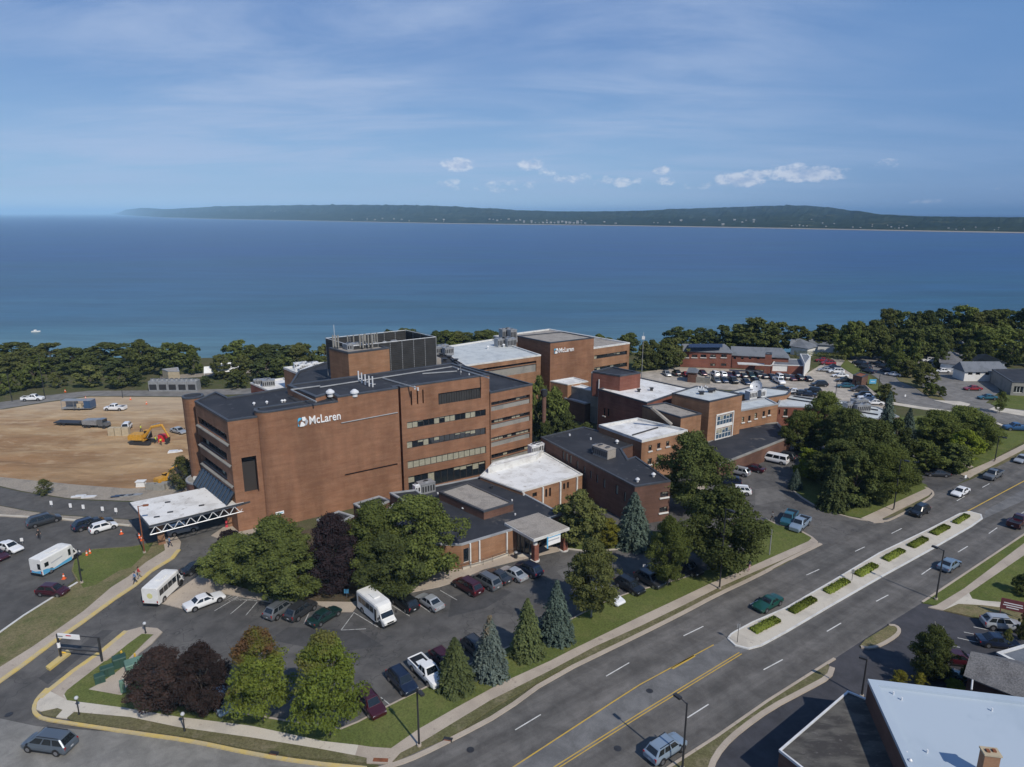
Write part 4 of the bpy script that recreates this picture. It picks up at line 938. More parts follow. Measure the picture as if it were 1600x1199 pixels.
for x, y in [(787,530),(793,529),(800,531)]:
    unit(wb, WO, x, y, 13.9, (2.2, 2.0, 3.0), 35, 'metal_grey')
# courtyard link roofs
for nm, lab, pts, z, wl, rf, tr in [
    ('connector_building', 'low connector with bright white roof at the foot of the far block', [(860,595.5),(896,589.5),(919,596),(887,601)], 8.5, 'brick_orange', 'roof_white', 'coping_white'),
    ('connector_building', 'grey-walled connector with narrow white roof strip beside the courtyard', [(884,601),(897,598),(937,609),(933,613)], 8.0, 'precast', 'roof_white', 'coping_white'),
    ('connector_building', 'lower courtyard connector with blue glass and small white roof', [(882,622),(892,618),(933,627),(914,631)], 5.0, 'brick_dark', 'roof_white', 'coping')]:
    o, oo = bld(nm, lab, 'building', pts, z); block(o, oo, pts, z, wl, rf, par=.15, trim=tr)
c1_, C1 = bld('upper_building', 'mid-height brick block with pale blue-white roof right of the courtyard', 'building', [(935,608),(1011,629),(1075,607),(1000,590)], 10.5)
block(c1_, C1, [(935,608),(1011,629.5),(1078,607),(1000,590)], 10.5, 'brick_red', 'roof_white', par=.2, trim='coping_dark', holes=[H_(0, (943,638,650,946,638,650), n=1, bl=0, sill='coping_white'), H_(0, (949,639,651,952,639,651), n=1, bl=0)])
for x, y in [(1018,610),(998,612)]: vent(c1_, C1, x, y, 10.4, 'dark', 1.1)
t1, T1 = bld('brick_tower', 'small brick tower block with dark roof standing above the pale roof', 'tower', [(926,580),(969,587),(1001,582),(954,572.5)], 14)
block(t1, T1, [(926,580.5),(969,587),(1001,582),(956,573)], 14, 'brick_red', 'roof_dark', par=.25, trim='coping_dark', z0=8)
block(t1, T1, [(924,582),(936,583),(940,580),(928,579.5)], 13.4, 'precast', 'roof_dark', par=.1, trim='coping', z0=5, names=('shaft_wall', 'shaft_roof', 'coping'))
# stair block, tan L-shaped building with white roof, dark-roofed ward block
b8, O8 = bld('stair_block', 'small orange-brick block with tan roof next to the tall office block', 'building', [(1011,634),(1064,652),(1094,646),(1040,629)], 10)
block(b8, O8, [(1004,634),(1064,652.5),(1096,646),(1040,629)], 10, 'brick_orange', 'roof_gravel', par=.2, trim='coping_dark')
for a, b, r in [((1018,637),(1049,663),.35)]:
    p, q = G(a[0], a[1], 12.5), G(b[0], b[1], 8.8); m = MB(); m.tube(p, q, r, n=6); o = m.build('slanted_duct', 'roof_gravel', b8, O8)
tb, TO = bld('tan_wing', 'tan brick wing with bright white roof and small sash windows above the big green tree', 'building', [(936,664),(996,653),(1064,670),(1003,687)], 8.5)
block(tb, TO, [(936,664),(996,653),(1064,669),(1074,672),(1003,688)], 8.5, 'brick_orange', 'roof_white', par=.45, trim='coping_white',
      holes=[H_(3, b, n=2, bl=.1, sill='coping_white', mid=True, fr='frame_dark') for b in [(1013.5,696.5,705,1018.5,695.5,704),(1027,693,701.5,1032,692,700.5),(1041,690,697.5,1046,689,697),(1012,717,726,1018.5,716,725),(1026,714,722,1032,713,721)]])
mb = MB(); p, q = G(988,680,8.2), G(1028,668,8.2); mb.tube(p, q, .15, n=4); mb.build('roof_beam', 'metal_dark', tb, TO)
db, DO = bld('ward_block', 'two-storey ward block with long navy-black roof and pinkish end wall with two windows', 'building', [(845,683),(912,667),(1048,751),(992,760)], 7)
wl_ = [H_(0, b, n=1, bl=.9, fr='coping') for b in [(879,705,717,881.5,706,718.5),(884,708,720.5,887,709.5,722),(890,711,724,893,713,726),(901,720,733,903.5,722,734.5),(912,728,741,914.5,730,742),(922,735,747,924.5,737,748.5),(932,741,754,934.5,743,755.5),(943,748,762,946,750,764),(962,757,772,966,760,774),(975,768,783,978,770,785)]]
block(db, DO, [(845,683),(992,760),(1048,751.5),(993,713),(981,717),(971,701),(1001,691),(912,667)], 7, 'brick_dark', 'roof_dark', par=.12, trim='coping_dark',
      holes=wl_+[H_(1, (1032,770,778,1044.5,767.5,775.5), n=3, bl=.1, sill='white_paint', mid=True), H_(1, (1030.5,794,802,1043,791,799), n=3, bl=.1, sill='white_paint', mid=True)])
Ea, Eb = G(992,760,7), G(1048,751.5,7)
m = MB(); ee = (Eb-Ea).normalized(); en2 = Vector((ee.y, -ee.x, 0)); 
u_h = []
unit(db, DO, 944, 712, 6.95, (3.6, 2.2, 1.6), -50, 'roof_gravel'); unit(db, DO, 934, 706, 6.95, (1.6, 1.6, 1.2), -50, 'metal_grey')
for x, y, k in [(964,693,'cap'),(923,687,'stub'),(996,753,'cap'),(1021,745,'cap'),(949,676,'dark'),(956,679,'cap'),(890,681,'stub')]: vent(db, DO, x, y, 6.9, k, .8)
# tall office block
ob, OO = bld('office_block', 'tall orange-brick office block with framed white window bay and tin-coloured roof', 'building', [(1050,614),(1109,627),(1160,616),(1088,603)], 12)
bay = [H_(1, (1121,651,665,1144.5,646,660), n=5, bl=.05, fr='white_paint', mid=True, dep=.05, glass='glass_blue'), H_(1, (1119,671,686,1142.5,666.5,681.5), n=5, bl=.05, fr='white_paint', mid=True, dep=.05, glass='glass_blue')]
block(ob, OO, [(1050,614.5),(1109,627.5),(1160,616.3),(1088,603)], 12, 'brick_orange', 'roof_pale', par=.15, trim='coping_dark', holes=bay)
Oa, Ob = G(1109,627.5,12), G(1160,616.3,12); oe = Vector((Ob.x-Oa.x, Ob.y-Oa.y)).normalized(); on = Vector((oe.y, -oe.x))
ua, z1_ = plane_hit(1119.5,648.4,Oa,Ob); ub, z2_ = plane_hit(1146,643,Oa,Ob); _, z3_ = plane_hit(1116.7,688.7,Oa,Ob)
def bar_on(u0, u1, za, zb, d, nm='bay_frame'):
    m = MB(); c = ((u0+u1)/2); m.box((Oa.x+oe.x*c+on.x*d/2, Oa.y+oe.y*c+on.y*d/2, (za+zb)/2), (u1-u0, d, zb-za), 0, math.atan2(oe.y, oe.x)); m.build(nm, 'white_paint', ob, OO)
zt = (z1_+z2_)/2; bar_on(ua-.1, ub+.1, zt-.15, zt+.12, .18); bar_on(ua-.1, ub+.1, z3_-.12, z3_+.12, .18); bar_on(ua-.12, ua+.12, z3_+.13, zt-.16, .17); bar_on(ub-.12, ub+.12, z3_+.13, zt-.16, .17)
_, za = plane_hit(1121, 665.5, Oa, Ob); _, zb = plane_hit(1119.5, 670.5, Oa, Ob); bar_on(ua+.13, ub-.13, zb+.05, za-.02, .07, 'bay_panel')
for x, y in [(1091,603),(1096,602),(1102,601),(1105,603),(1099,604)]: vent(ob, OO, x, y+4, 11.9, 'stub', .8)
for x, y in [(1114,611),(1110,613),(1096,616)]: vent(ob, OO, x, y, 11.9, 'dark', 1.6)
# wing right of it with small windows
ow, OW = bld('office_wing', 'orange-brick two-storey wing with five small white-silled windows above the dark lower roof', 'building', [(1160,641),(1214,631),(1195,621),(1150,628)], 7.5)
block(ow, OW, [(1155,642),(1216,631),(1196,621),(1145,630)], 7.5, 'brick_orange', 'roof_pale', par=.2, trim='coping',
      holes=[H_(0, (x-1.6, y-7, y+1, x+2, y-7.5, y+.5), n=1, bl=.3, sill='white_paint', mid=True) for x, y in [(1161,659),(1171,657),(1181,653),(1193.5,650),(1202,647.5)]])
lo_, LWO = bld('low_wing', 'long low wing with overhanging pale roof running behind the east trees', 'building', [(1216,634),(1367,655),(1400,650),(1230,615)], 5)
block(lo_, LWO, [(1214,635),(1262,636),(1320,646.5),(1367,655),(1405,651),(1372,636),(1320,627),(1221,616)], 5, 'brick_red', 'roof_pale', par=.15, trim='coping',
      holes=[H_(0, (1217,640,648,1219,640,648), n=1, bl=.1), H_(0, (1225,639,650,1231,639,650), n=2, bl=.1, sill='coping_white'), H_(0, (1240,640,650,1246,640,650), n=2, bl=.1)])
for x, y in [(1330,640),(1345,642),(1342,634)]: unit(lo_, LWO, x, y, 4.9, (3.5, 2, 1.6), 10, 'metal_grey')
for (a, b) in [((1225,622),(1320,636)),((1240,619),(1372,641)),((1320,640),(1372,648))]:
    p, q = G(*a, 5.05), G(*b, 5.05); m = MB(); m.tube(p, q, .18, n=4); m.build('roof_edge', 'metal_dark', lo_, LWO)
mr, MRO = bld('middle_roofs', 'patchwork of pale flat roofs with a white dish between office block and far lot', 'building', [(1160,620),(1225,628),(1262,616),(1180,602)], 6)
block(mr, MRO, [(1140,612),(1192,622),(1230,616),(1236,610),(1178,603)], 6.2, 'brick_orange', 'roof_pale', par=.2, trim='coping_dark')
p = G(1181, 618, 6.2); m = MB(); m.tube(p, p+Vector((0, 0, 1.6)), .12); c = p+Vector((0, 0, 2.2)); dd = Vector((-.55, -.6, .6)).normalized()
for k, (r0, r1, h0, h1) in enumerate([(.2, .9, 0, .15), (.9, 1.5, .15, .5)]):
    m.tube(c+dd*h0, c+dd*h1, r0, r1, n=16, caps=False)
m.build('satellite_dish', 'metal_white', mr, MRO)
for x, y, s in [(1173,622,1.6),(1190,620,1.2)]: unit(mr, MRO, x, y, 6.0, (s*1.6, s, 1.8), 30, 'metal_white')
# dark lower roof beside the east lot
dr_, DRO = bld('loading_building', 'single-storey building with worn near-black flat roof and brown edge beside the east lot', 'building', [(1108,690),(1165,660),(1234,683),(1122,722)], 3.2)
block(dr_, DRO, [(1100,692),(1160,664),(1215,660),(1236,683),(1124,727)], 3.2, 'brick_dark', 'roof_dark_worn', par=.12, trim='precast', tw=.5)
# white-roofed building and dark-roofed front building
ww, WWO = bld('white_roof_building', 'low brick building with stained bright white roof and white pilasters', 'building', [(754,740),(816,767),(910,740),(850,705)], 4.6)
WP = [(750,744),(816,768),(910,741),(851,707),(770,724),(756,738)]
block(ww, WWO, WP, 4.6, 'brick_orange', 'roof_white', par=.12, trim='coping_white', tw=.3,
      holes=[H_(1, b, n=1, bl=0, dep=.3) for b in [(832,771,778,839,769,776),(852,765,778,855,764,777),(858,763,777,861,762,776),(880,756,766,883,755,765),(886,754,764,889,753,763)]])
Pa, Pb = G(816,768,4.6), G(910,741,4.6); pe = (Pb-Pa).normalized(); pn = Vector((pe.y, -pe.x, 0))
for x, y in [(817.5,768),(847.6,761),(875,753),(901,745.5)]:
    u, _ = plane_hit(x, y, Pa, Pb); c = Pa+pe*u+pn*.1; m = MB(); m.box((c.x, c.y, 2.1), (.3, .3, 4.5), 0, math.atan2(pe.y, pe.x)); m.build('pilaster', 'coping_white', ww, WWO)
block(ww, WWO, [(763,731),(838,711),(846,704),(771,722)], 5.6, 'coping_white', 'roof_white', par=.1, z0=4, trim='coping_white', names=('upstand_wall', 'upstand_roof', 'coping'))
for x, y in [(838,706),(843,705),(834,708)]: unit(ww, WWO, x, y, 4.5, (2, 1.4, 1.6), 35, 'metal_white')
for x, y in [(818,744),(823,745),(846,733)]: vent(ww, WWO, x, y, 4.4, 'stub', .5)
fb, FO = bld('entrance_building', 'single-storey entrance building with broad weathered black roof and raised tan lantern', 'building', [(609,790),(750,744),(878,803),(720,851)], 4)
block(fb, FO, [(600,800),(636,768),(750,745),(816,769.5),(879,803),(852,812),(793,829.5),(721,851),(660,850)], 4, 'brick_orange', 'roof_dark_worn', par=.1, trim='coping', tw=.3,
      holes=[H_(5, (706,828,850,712,827,850), n=1) if 0 else H_(6, (724,858,880,733,856,878), n=1, bl=.1, fr='coping_white', dep=.15)])
Fa, Fb = G(721,851,4), G(793,829.5,4); fe = (Fb-Fa).normalized(); fn = Vector((fe.y, -fe.x, 0)); FL = (Fb-Fa).length
for u in (1.35, 2.9, FL-.2):
    c = Fa+fe*u+fn*.12; m = MB(); m.box((c.x, c.y, 1.9), (.22, .22, 3.9), 0, math.atan2(fe.y, fe.x)); m.build('pilaster', 'coping_white', fb, FO)
m = MB(); c = Fa+fe*(FL/2)+fn*.15; m.box((c.x, c.y, .2), (FL, .3, .5), 0, math.atan2(fe.y, fe.x)); m.build('plinth', 'concrete_new', fb, FO)
block(fb, FO, [(686,768.5),(731,754.5),(802,786),(756,799.5)], 5.3, 'brick_dark', 'roof_gravel', z0=3.5, par=.1, trim='coping_dark', names=('lantern_wall', 'lantern_roof', 'coping'))
unit(fb, FO, 666, 768, 3.9, (2.6, 1.9, 1.7), 35, 'metal_grey'); unit(fb, FO, 652, 772, 3.9, (1.2, 1.0, 1.6), 35, 'metal_white')
for x, y, k in [(724,797,'cap'),(756,809,'cap'),(688,793,'dark'),(800,783,'stub'),(769,764,'dark'),(805,805,'stub'),(684,772,'stub')]: vent(fb, FO, x, y, 3.9, k, .6)
for nm, lab, pts, z in [('small_annex', 'small black-roofed annex against the foot of the big blank wall', [(552,787),(592,775),(611,782),(572,799)], 4),
                        ('small_annex', 'black-roofed porch box in the corner between blank wall and window wing', [(609,770),(650,765),(664,775),(640,788)], 5.6),
                        ('small_annex', 'lowest dark annex roof showing above the purple-leaved tree', [(495,812),(529,798.5),(553,806),(520,822)], 3)]:
    o, oo = bld(nm, lab, 'building', pts, z); block(o, oo, pts, z, 'brick_dark', 'roof_dark', par=.12, trim='coping')
# entrance canopy with columns and banner
cn, CNO = bld('entrance_canopy', 'square entrance canopy with brown-grey gravel roof on brick and white columns', 'canopy', [(790,816.5),(841,801),(889.5,824.5),(834,842)], 4.3)
CP = PX([(788,817),(841,801),(890,824.5),(834,843)], 4.3)
m = MB(); m.prism([(p.x, p.y) for p in CP], 3.85, 4.28, 0, 0, True); m.build('fascia', 'coping_white', cn, CNO)
m = MB(); q = inset(ccw([(p.x, p.y) for p in CP]), .12); m.prism(q, 4.2, 4.34, 1, 1); m.build('canopy_roof', ['coping_dark', 'roof_gravel'], cn, CNO)
m = MB(); q = inset(ccw([(p.x, p.y) for p in CP]), .4); m.prism(q, 3.6, 3.86, 0, 0, True); m.build('soffit_beam', 'coping', cn, CNO)
for x, y in [(836,878),(881,862),(808,862)]:
    p = G(x, y-2); m = MB(); m.box((p.x, p.y, 1.3), (.8, .8, 2.62), 0, R(35)); cb_ = m.build('column', 'brick_red', cn, CNO)
    m = MB(); m.tube((p.x, p.y, 2.6), (p.x, p.y, 3.4), .36, .3, n=12); m.tube((p.x, p.y, .0), (p.x, p.y, .16), .7, n=16); m.build('column_cap', 'coping_white', cb_, CNO)
LB = PX([(799,861),(827,868),(852,850),(824,842)])
m = MB(); m.prism([(p.x, p.y) for p in LB], 0, 3.5, 0, 0); lb_ = m.build('glass_lobby', 'glass', cn, CNO)
m = MB()
for a, b in zip(LB, LB[1:]+LB[:1]):
    for k in range(4):
        q = a.lerp(b, k/4); m.box((q.x, q.y, 1.75), (.12, .12, 3.5), 0, R(35))
m.build('lobby_frame', 'coping_dark', lb_, CNO)
E0_, E1_ = G(834,843,4.3), G(890,824.5,4.3); a = E0_.lerp(E1_, .36); b = E0_.lerp(E1_, .74); a.z = b.z = 0
dd = (b-a).normalized(); ban = thing('banner', 'white and blue banner sign hung under the entrance canopy', 'banner', (a.x, a.y, 1.15))
m = MB(); c = (a+b)/2; L = (b-a).length; m.box((c.x-a.x, c.y-a.y, 2.0), (L, .06, 1.35), 0, math.atan2(dd.y, dd.x)); m.build('banner_sheet', 'logo_white', ban)
nn_ = Vector((dd.y, -dd.x, 0))
m = MB(); q = c+nn_*.045; m.box((q.x-a.x, q.y-a.y, 2.1), (L*.8, .02, .2), 0, math.atan2(dd.y, dd.x)); m.box((q.x-a.x, q.y-a.y, 2.6), (L, .02, .14), 1, math.atan2(dd.y, dd.x)); m.box((a.x-a.x+nn_.x*.04+dd.x*.1, nn_.y*.04+dd.y*.1, 1.9), (.25, .03, 1.9), 1, math.atan2(dd.y, dd.x)); m.build('banner_stripe', ['logo_grey', 'sky_blue'], ban)
# white drive canopy with steel truss
dc, DCO = bld('drive_canopy', 'long white-roofed drive-through canopy with white zigzag truss on brick columns', 'canopy', [(201,785),(353,755),(399,775),(232,821)], 5)
KP = PX([(201,785.5),(352,755.5),(358,760),(382,754.5),(400,774),(386,779),(391,783),(232,822)], 5)
m = MB(); m.prism([(p.x, p.y) for p in KP], 4.72, 4.98, 0, 0, True); m.build('fascia', 'coping_dark', dc, DCO)
m = MB(); m.prism(inset(ccw([(p.x, p.y) for p in KP]), .15), 4.8, 5.03, 0, 0); m.build('canopy_roof', 'roof_white', dc, DCO)
a, b = G(233,822,5), G(391,783,5); d = (b-a); L = d.length; d.normalize(); nn = Vector((d.y, -d.x, 0)); nb = 9
def truss(a, b, shift):
    m = MB(); a = a-nn*shift; b = b-nn*shift
    dn_ = 1.15; zt, zb = 4.6, 3.45
    m.tube((a.x, a.y, zt), (b.x, b.y, zt), .07, n=5); m.tube((a.x, a.y, zb), (b.x, b.y, zb), .085, n=5)
    for k in range(nb*2):
        p = a+d*(L*k/(2*nb)); q = a+d*(L*(k+1)/(2*nb)); z0, z1 = (zb, zt) if k % 2 == 0 else (zt, zb)
        m.tube((p.x, p.y, z0), (q.x, q.y, z1), .07, n=5)
    m.build('truss', 'metal_white', dc, DCO)
truss(a, b, .25); truss(a, b, 7.6)
for x, y, h in [(253,853,3.45),(361,825,3.45),(392,813,4.7)]:
    p = G(x, y-3); m = MB(); m.box((p.x, p.y, h/2), (1.0, 1.0, h), 0, R(33)); m.build('column', 'brick_orange', dc, DCO)
for x, y in [(253,853),(361,825)]:
    p = G(x, y-3)-nn*7.2; m = MB(); m.box((p.x, p.y, 1.72), (1.0, 1.0, 3.45), 0, R(33)); m.build('column', 'brick_orange', dc, DCO)
for k, (x, y) in enumerate([(266,800.5),(245,808),(262,785),(315,790),(352,778)]):
    m = MB(); p = G(x, y, 5.05); m.box((p.x, p.y, 5.06), (.8, .4, .12), 0, R(20)); m.build('roof_hatch', 'metal_dark', dc, DCO)
# steel stack, tall thin masts
def mast(name, lab, cat, bx, by, ty, r, mat, r1=None, extra=None):
    h = HT(bx, by, ty); p = G(bx, by); o = thing(name, lab, cat, p); m = MB(); m.tube((0, 0, 0), (0, 0, h), r, r1 or r, n=12); m.build('shaft', mat, o)
    if extra: extra(o, h)
    return o
def stackcap(o, h):
    m = MB(); m.tube((0, 0, h-1), (0, 0, h+.15), .68, n=14); m.tube((0, 0, h-.05), (0, 0, h+.3), .5, n=14); m.build('cap', 'metal_dark', o)
mast('boiler_stack', 'tall dark brown boiler stack rising between the hospital and the ward block', 'chimney', 849, 716, 611, .45, 'brick_dark', None, stackcap)
def anth(o, h):
    m = MB(); m.tube((0, 0, h), (0, 0, h+1.2), .04); m.box((0, 0, h-.4), (.9, .3, 1.0)); m.build('antenna', 'metal_white', o)
mast('antenna_mast', 'thin white antenna mast with a box head in front of the shore trees', 'mast', 1002, 597, 526, .12, 'metal_grey', .09, anth)
mast('vent_pipe', 'tall thin white pipe against the pale-roofed block, left of two', 'pipe', 933.5, 672, 593, .12, 'metal_white')
mast('vent_pipe', 'shorter thin white pipe beside the red-brown wall, right of two', 'pipe', 973, 660, 616, .12, 'metal_white')
# north office building beyond the far lot
nb_, NO = bld('north_office', 'long red-brick office building with grey sloping roofs beyond the far parking lot', 'building', [(1064,548),(1143,551),(1232,558),(1229,543)], 5.6)
def pitched(o, O, fpts, z, ridge, zr, wall, roof, holes=(), z0=-.02, deep=9.0, nm='wall'):
    """front eave a-b in photo pixels at height z, ridge line pixels at height zr; rear mirrored"""
    a, b = G(*fpts[0], z), G(*fpts[1], z); r0, r1 = G(*ridge[0], zr), G(*ridge[1], zr)
    d = Vector((b.x-a.x, b.y-a.y)).normalized(); n = Vector((-d.y, d.x))
    dp = (Vector((r0.x, r0.y))-Vector((a.x, a.y))).dot(n)+(Vector((r1.x, r1.y))-Vector((b.x, b.y))).dot(n); dp = max(3, dp)
    A, B = Vector(a[:2]), Vector(b[:2]); C, D = B+n*dp, A+n*dp
    block(o, O, [tuple(A), tuple(B), tuple(C), tuple(D)], z, wall, roof, px=False, par=.02, trim='coping_white', holes=holes, tw=.2)
    m = MB(); ov = .4
    R0 = Vector(r0[:2]); R1 = Vector(r1[:2])
    Ae, Be, Ce, De = A-n*ov-d*ov, B-n*ov+d*ov, C+n*ov+d*ov, D+n*ov-d*ov; e = z+.05
    m.face([(*Ae, e), (*Be, e), (*R1, zr), (*R0, zr)]); m.face([(*Ce, e), (*De, e), (*R0, zr), (*R1, zr)]); m.face([(*Be, e), (*Ce, e), (*R1, zr)]); m.face([(*De, e), (*Ae, e), (*R0, zr)])
    m.face([(*Ae, e-.15), (*De, e-.15), (*Ce, e-.15), (*Be, e-.15)])
    for p, q in ((Ae, Be), (Be, Ce), (Ce, De), (De, Ae)): m.face([(*p, e-.15), (*q, e-.15), (*q, e), (*p, e)])
    m.build('pitched_roof', roof, o, O)
pitched(nb_, NO, [(1064,548.5),(1143.5,551.5)], 5.4, [(1066,537.5),(1132,537.5)], 7.6, 'brick_red', 'roof_slate', holes=[H_(0, (x, 554, 558.5, x+8.5, 554.3, 558.8), n=2, bl=.2, sill='coping_white') for x in (1068,1081,1095,1110,1127)]+[H_(0, (x, 568, 572, x+8, 568.3, 572.3), n=2, bl=.2) for x in (1110,1127)])
pitched(nb_, NO, [(1144.5,555),(1232.5,559.5)], 4.4, [(1142,541),(1222,544)], 7.0, 'brick_red', 'roof_slate', holes=[H_(0, (x, 557.5, 561.5, x+4, 557.7, 561.7), n=1, bl=.1) for x in (1146,1158,1170,1183,1207)])
a = PX([(1152,566),(1204,568.5),(1206,571),(1153,568.6)], 3); m = MB(); m.prism([(p.x, p.y) for p in a], 2.7, 3, 0, 0, True); m.build('porch_roof', 'coping_white', nb_, NO)
block(nb_, NO, [(1196,553),(1206,553.5),(1206.5,551),(1197,550.5)], 6.6, 'brick_red', 'roof_slate', par=.2, trim='coping_dark', names=('chimney_wall', 'chimney_roof', 'coping'))
block(nb_, NO, [(1206,570),(1257,571.5),(1262,562),(1212,560)], 3.0, 'brick_red', 'roof_slate', par=.1, trim='coping_white', holes=[H_(0, (1207.5,571,580,1231,572,581), kind='panel', mat='white_paint', name='garage_door', dep=.15)], names=('garage_wall', 'garage_roof', 'coping'))
block(nb_, NO, [(1257.5,569),(1267,558),(1262,553.5),(1250,553)], 4.2, 'white_paint', 'roof_slate', par=.1, trim='coping_white', names=('end_wall', 'end_roof', 'coping'))
m = MB(); q = PX([(1076,540.5),(1129,540.5),(1129,537.6),(1076,537.6)], 7.7)
zz = [6.95, 6.95, 7.5, 7.5]; m.face([(*p[:2], z+.2) for p, z in zip(q, zz)]); m.build('solar_panel', 'solar', nb_, NO)
# small lot kiosk building
kb, KO = bld('lot_kiosk', 'small brick kiosk with slate roof at the near edge of the far lot', 'kiosk', [(1074,585),(1088,586),(1088,579)], 3.2)
pitched(kb, KO, [(1075,581.5),(1088,582.5)], 3.2, [(1076,574.5),(1087,575)], 4.2, 'brick_dark', 'roof_slate')
fc_ = thing('lot_wall', 'pale screen wall enclosing bins next to the small kiosk', 'wall', G(1088,592)); m = MB(); pA = G(1088,592)
for a, b in [((1076,597),(1109,600)),((1109,600),(1109,590)),((1076,597),(1076,590))]:
    p, q = G(*a)-pA, G(*b)-pA; c = (p+q)/2; dd = q-p; m.box((c.x, c.y, .9), (dd.length, .2, 1.8), 0, math.atan2(dd.y, dd.x))
m.build('wall', 'precast', fc_)
bk_, BKO = bld('brown_kiosk', 'dark brown kiosk with flat brown roof between the right-hand row and the lot island', 'kiosk', [(1333,585),(1345,588),(1357,585),(1345,582)], 3)
block(bk_, BKO, [(1333,586),(1347,589.5),(1357,585),(1343,581.5)], 3.2, 'brick_dark', 'rust', par=.15, trim='coping_dark', holes=[H_(0, (1336,594,601,1344,596,603), n=1, bl=0)])
# houses upper right
def house(lab, f, z, r, zr, wall, roof, holes=(), name='house'):
    o, O = bld(name, lab, 'house', [f[0], f[1], r[0], r[1]], z); pitched(o, O, f, z, r, zr, wall, roof, holes); return o, O
house('large grey-roofed pale house in the middle of the cluster by the upper right lot', [(1508,581),(1576,581)], 3, [(1500,565),(1562,565)], 5.6, 'white_paint', 'roof_slate', [H_(0, (x, 582, 586, x+7, 582, 586), n=2, bl=.1) for x in (1513,1525,1540,1555)])
house('pale gabled house with light grey roof rising behind the large one', [(1528,566),(1570,567)], 3.6, [(1528,554),(1540,553)], 7.2, 'white_paint', 'roof_slate')
house('small dark-roofed house at the left end of the cluster', [(1470,567),(1497,570)], 2.8, [(1466,551),(1484,549)], 4.8, 'white_paint', 'roof_shingle')
house('small pale house with light roof tucked among the shore trees', [(1493,546),(1520,546)], 3, [(1497,533),(1510,532)], 5.4, 'white_paint', 'roof_slate')
house('white cottage with gable showing above the hedge right of the office', [(1236,541),(1262,545)], 3, [(1236,530),(1250,529)], 5.2, 'white_paint', 'roof_slate')
house('low bungalow with grey roof behind the clipped hedge', [(1268,538),(1322,541)], 2.8, [(1262,528),(1302,528)], 4.6, 'white_paint', 'roof_slate')
hb2, HB = bld('clinic_building', 'dark blue-grey flat-roofed clinic with white frame at the right edge of the photo', 'building', [(1552,577),(1582,597),(1625,596),(1598,575)], 4)
block(hb2, HB, [(1550,577),(1582,597),(1660,600),(1640,576)], 4, 'precast', 'roof_dark', par=.2, trim='coping_dark', holes=[H_(1, (1585,604,614,1600,604,614), n=3, bl=0, fr='white_paint'), H_(1, (1603,604,614,1620,604,614), n=3, bl=0, fr='white_paint')])
# far-left equipment bank and pool house
eq = thing('chiller_bank', 'row of grey louvred chiller units behind the construction site', 'machinery', G(272, 608))
q0 = G(272, 608)
for i in range(5):
    x0 = 238+i*15; p = G(x0+6, 610)-q0; m = MB(); m.box((p.x, p.y, 1.5), (2.7, 3, 3), 0, R(3), .97); m.box((p.x, p.y-1.52, 1.3), (2.0, .06, 1.6), 1, R(3))
    for k in (-.7, .7): m.tube((p.x+k, p.y, 3), (p.x+k, p.y, 3.5), .55, n=12, mi=0); m.tube((p.x+k, p.y, 3.5), (p.x+k, p.y, 3.52), .45, n=12, mi=1)
    m.build('chiller', ['metal_grey', 'metal_dark'], eq)
pool, PLO = bld('pump_house', 'small tan-roofed pump house under the trees behind the chillers', 'building', [(250,585),(312,583),(308,577)], 4)
block(pool, PLO, [(253,577),(262,580),(280,580),(278,574)], 4.5, 'tan', 'roof_gravel', par=.1, trim='coping')
# south-east buildings
se, SEO = bld('shop_building', 'large flat pale-blue metal roof with raised edges and tan chimney at bottom right', 'building', [(1357,1062),(1600,1092),(1700,1300),(1415,1199)], 6)
SP = [(1357,1062),(1760,1110),(1900,1500),(1520,1420)]
block(se, SEO, SP, 6, 'brick_dark', 'roof_blue', par=.25, trim='roof_blue', tw=.7)
for x, y, k in [(1396,1083,'stub'),(1409,1092,'stub'),(1550,1109,'stub'),(1449,1174,'stub'),(1417,1177,'stub'),(1422,1191,'cap')]: vent(se, SEO, x, y, 5.9, k, .35)
p = G(1540,1215,5.8); ch = MB(); ch.box((p.x, p.y, 6.9), (1.15, .8, 2.6), 0, R(-10)); cho = ch.build('chimney', 'brick_orange', se, SEO)
c2 = MB(); c2.box((p.x, p.y, 8.25), (1.3, .95, .14), 0, R(-10)); c2.box((p.x-.25, p.y, 8.35), (.25, .3, .2), 1, R(-10)); c2.box((p.x+.25, p.y, 8.35), (.25, .3, .2), 1, R(-10)); c2.build('chimney_cap', ['tan', 'rust'], cho, SEO)
s2, S2O = bld('flat_roof_building', 'low building with black soot-streaked roof and thin white edge at bottom right', 'building', [(1218,1172),(1325,1080),(1366,1098),(1415,1240)], 3.6)
block(s2, S2O, [(1218,1172),(1325,1080),(1368,1098),(1470,1330),(1420,1330)], 3.6, 'brick_dark', 'roof_sludge', par=.1, trim='metal_white', tw=.12)
gh, GHO = bld('shingled_house', 'grey-shingled gable roof with white downpipe at the right edge', 'house', [(1507,1056),(1520,1015),(1600,1045),(1600,1090)], 4)
pts = PX([(1506,1052),(1640,1105),(1700,1050),(1522,1015)], 4)
P0, P1, P2, P3 = pts; m = MB()
block(gh, GHO, [tuple((p.x, p.y)) for p in inset(ccw([(p.x, p.y) for p in pts]), .35)], 3.6, 'brick_dark', 'roof_shingle', px=False, par=.02)
r0 = (P3+P0)/2; r1 = (P1+P2)/2; z1 = 5.2
m.face([(P0.x, P0.y, 3.7), (P1.x, P1.y, 3.7), (r1.x, r1.y, z1), (r0.x, r0.y, z1)]); m.face([(P2.x, P2.y, 3.7), (P3.x, P3.y, 3.7), (r0.x, r0.y, z1), (r1.x, r1.y, z1)])
m.face([(P3.x, P3.y, 3.7), (P0.x, P0.y, 3.7), (r0.x, r0.y, z1)]); m.build('pitched_roof', 'roof_shingle', gh, GHO)
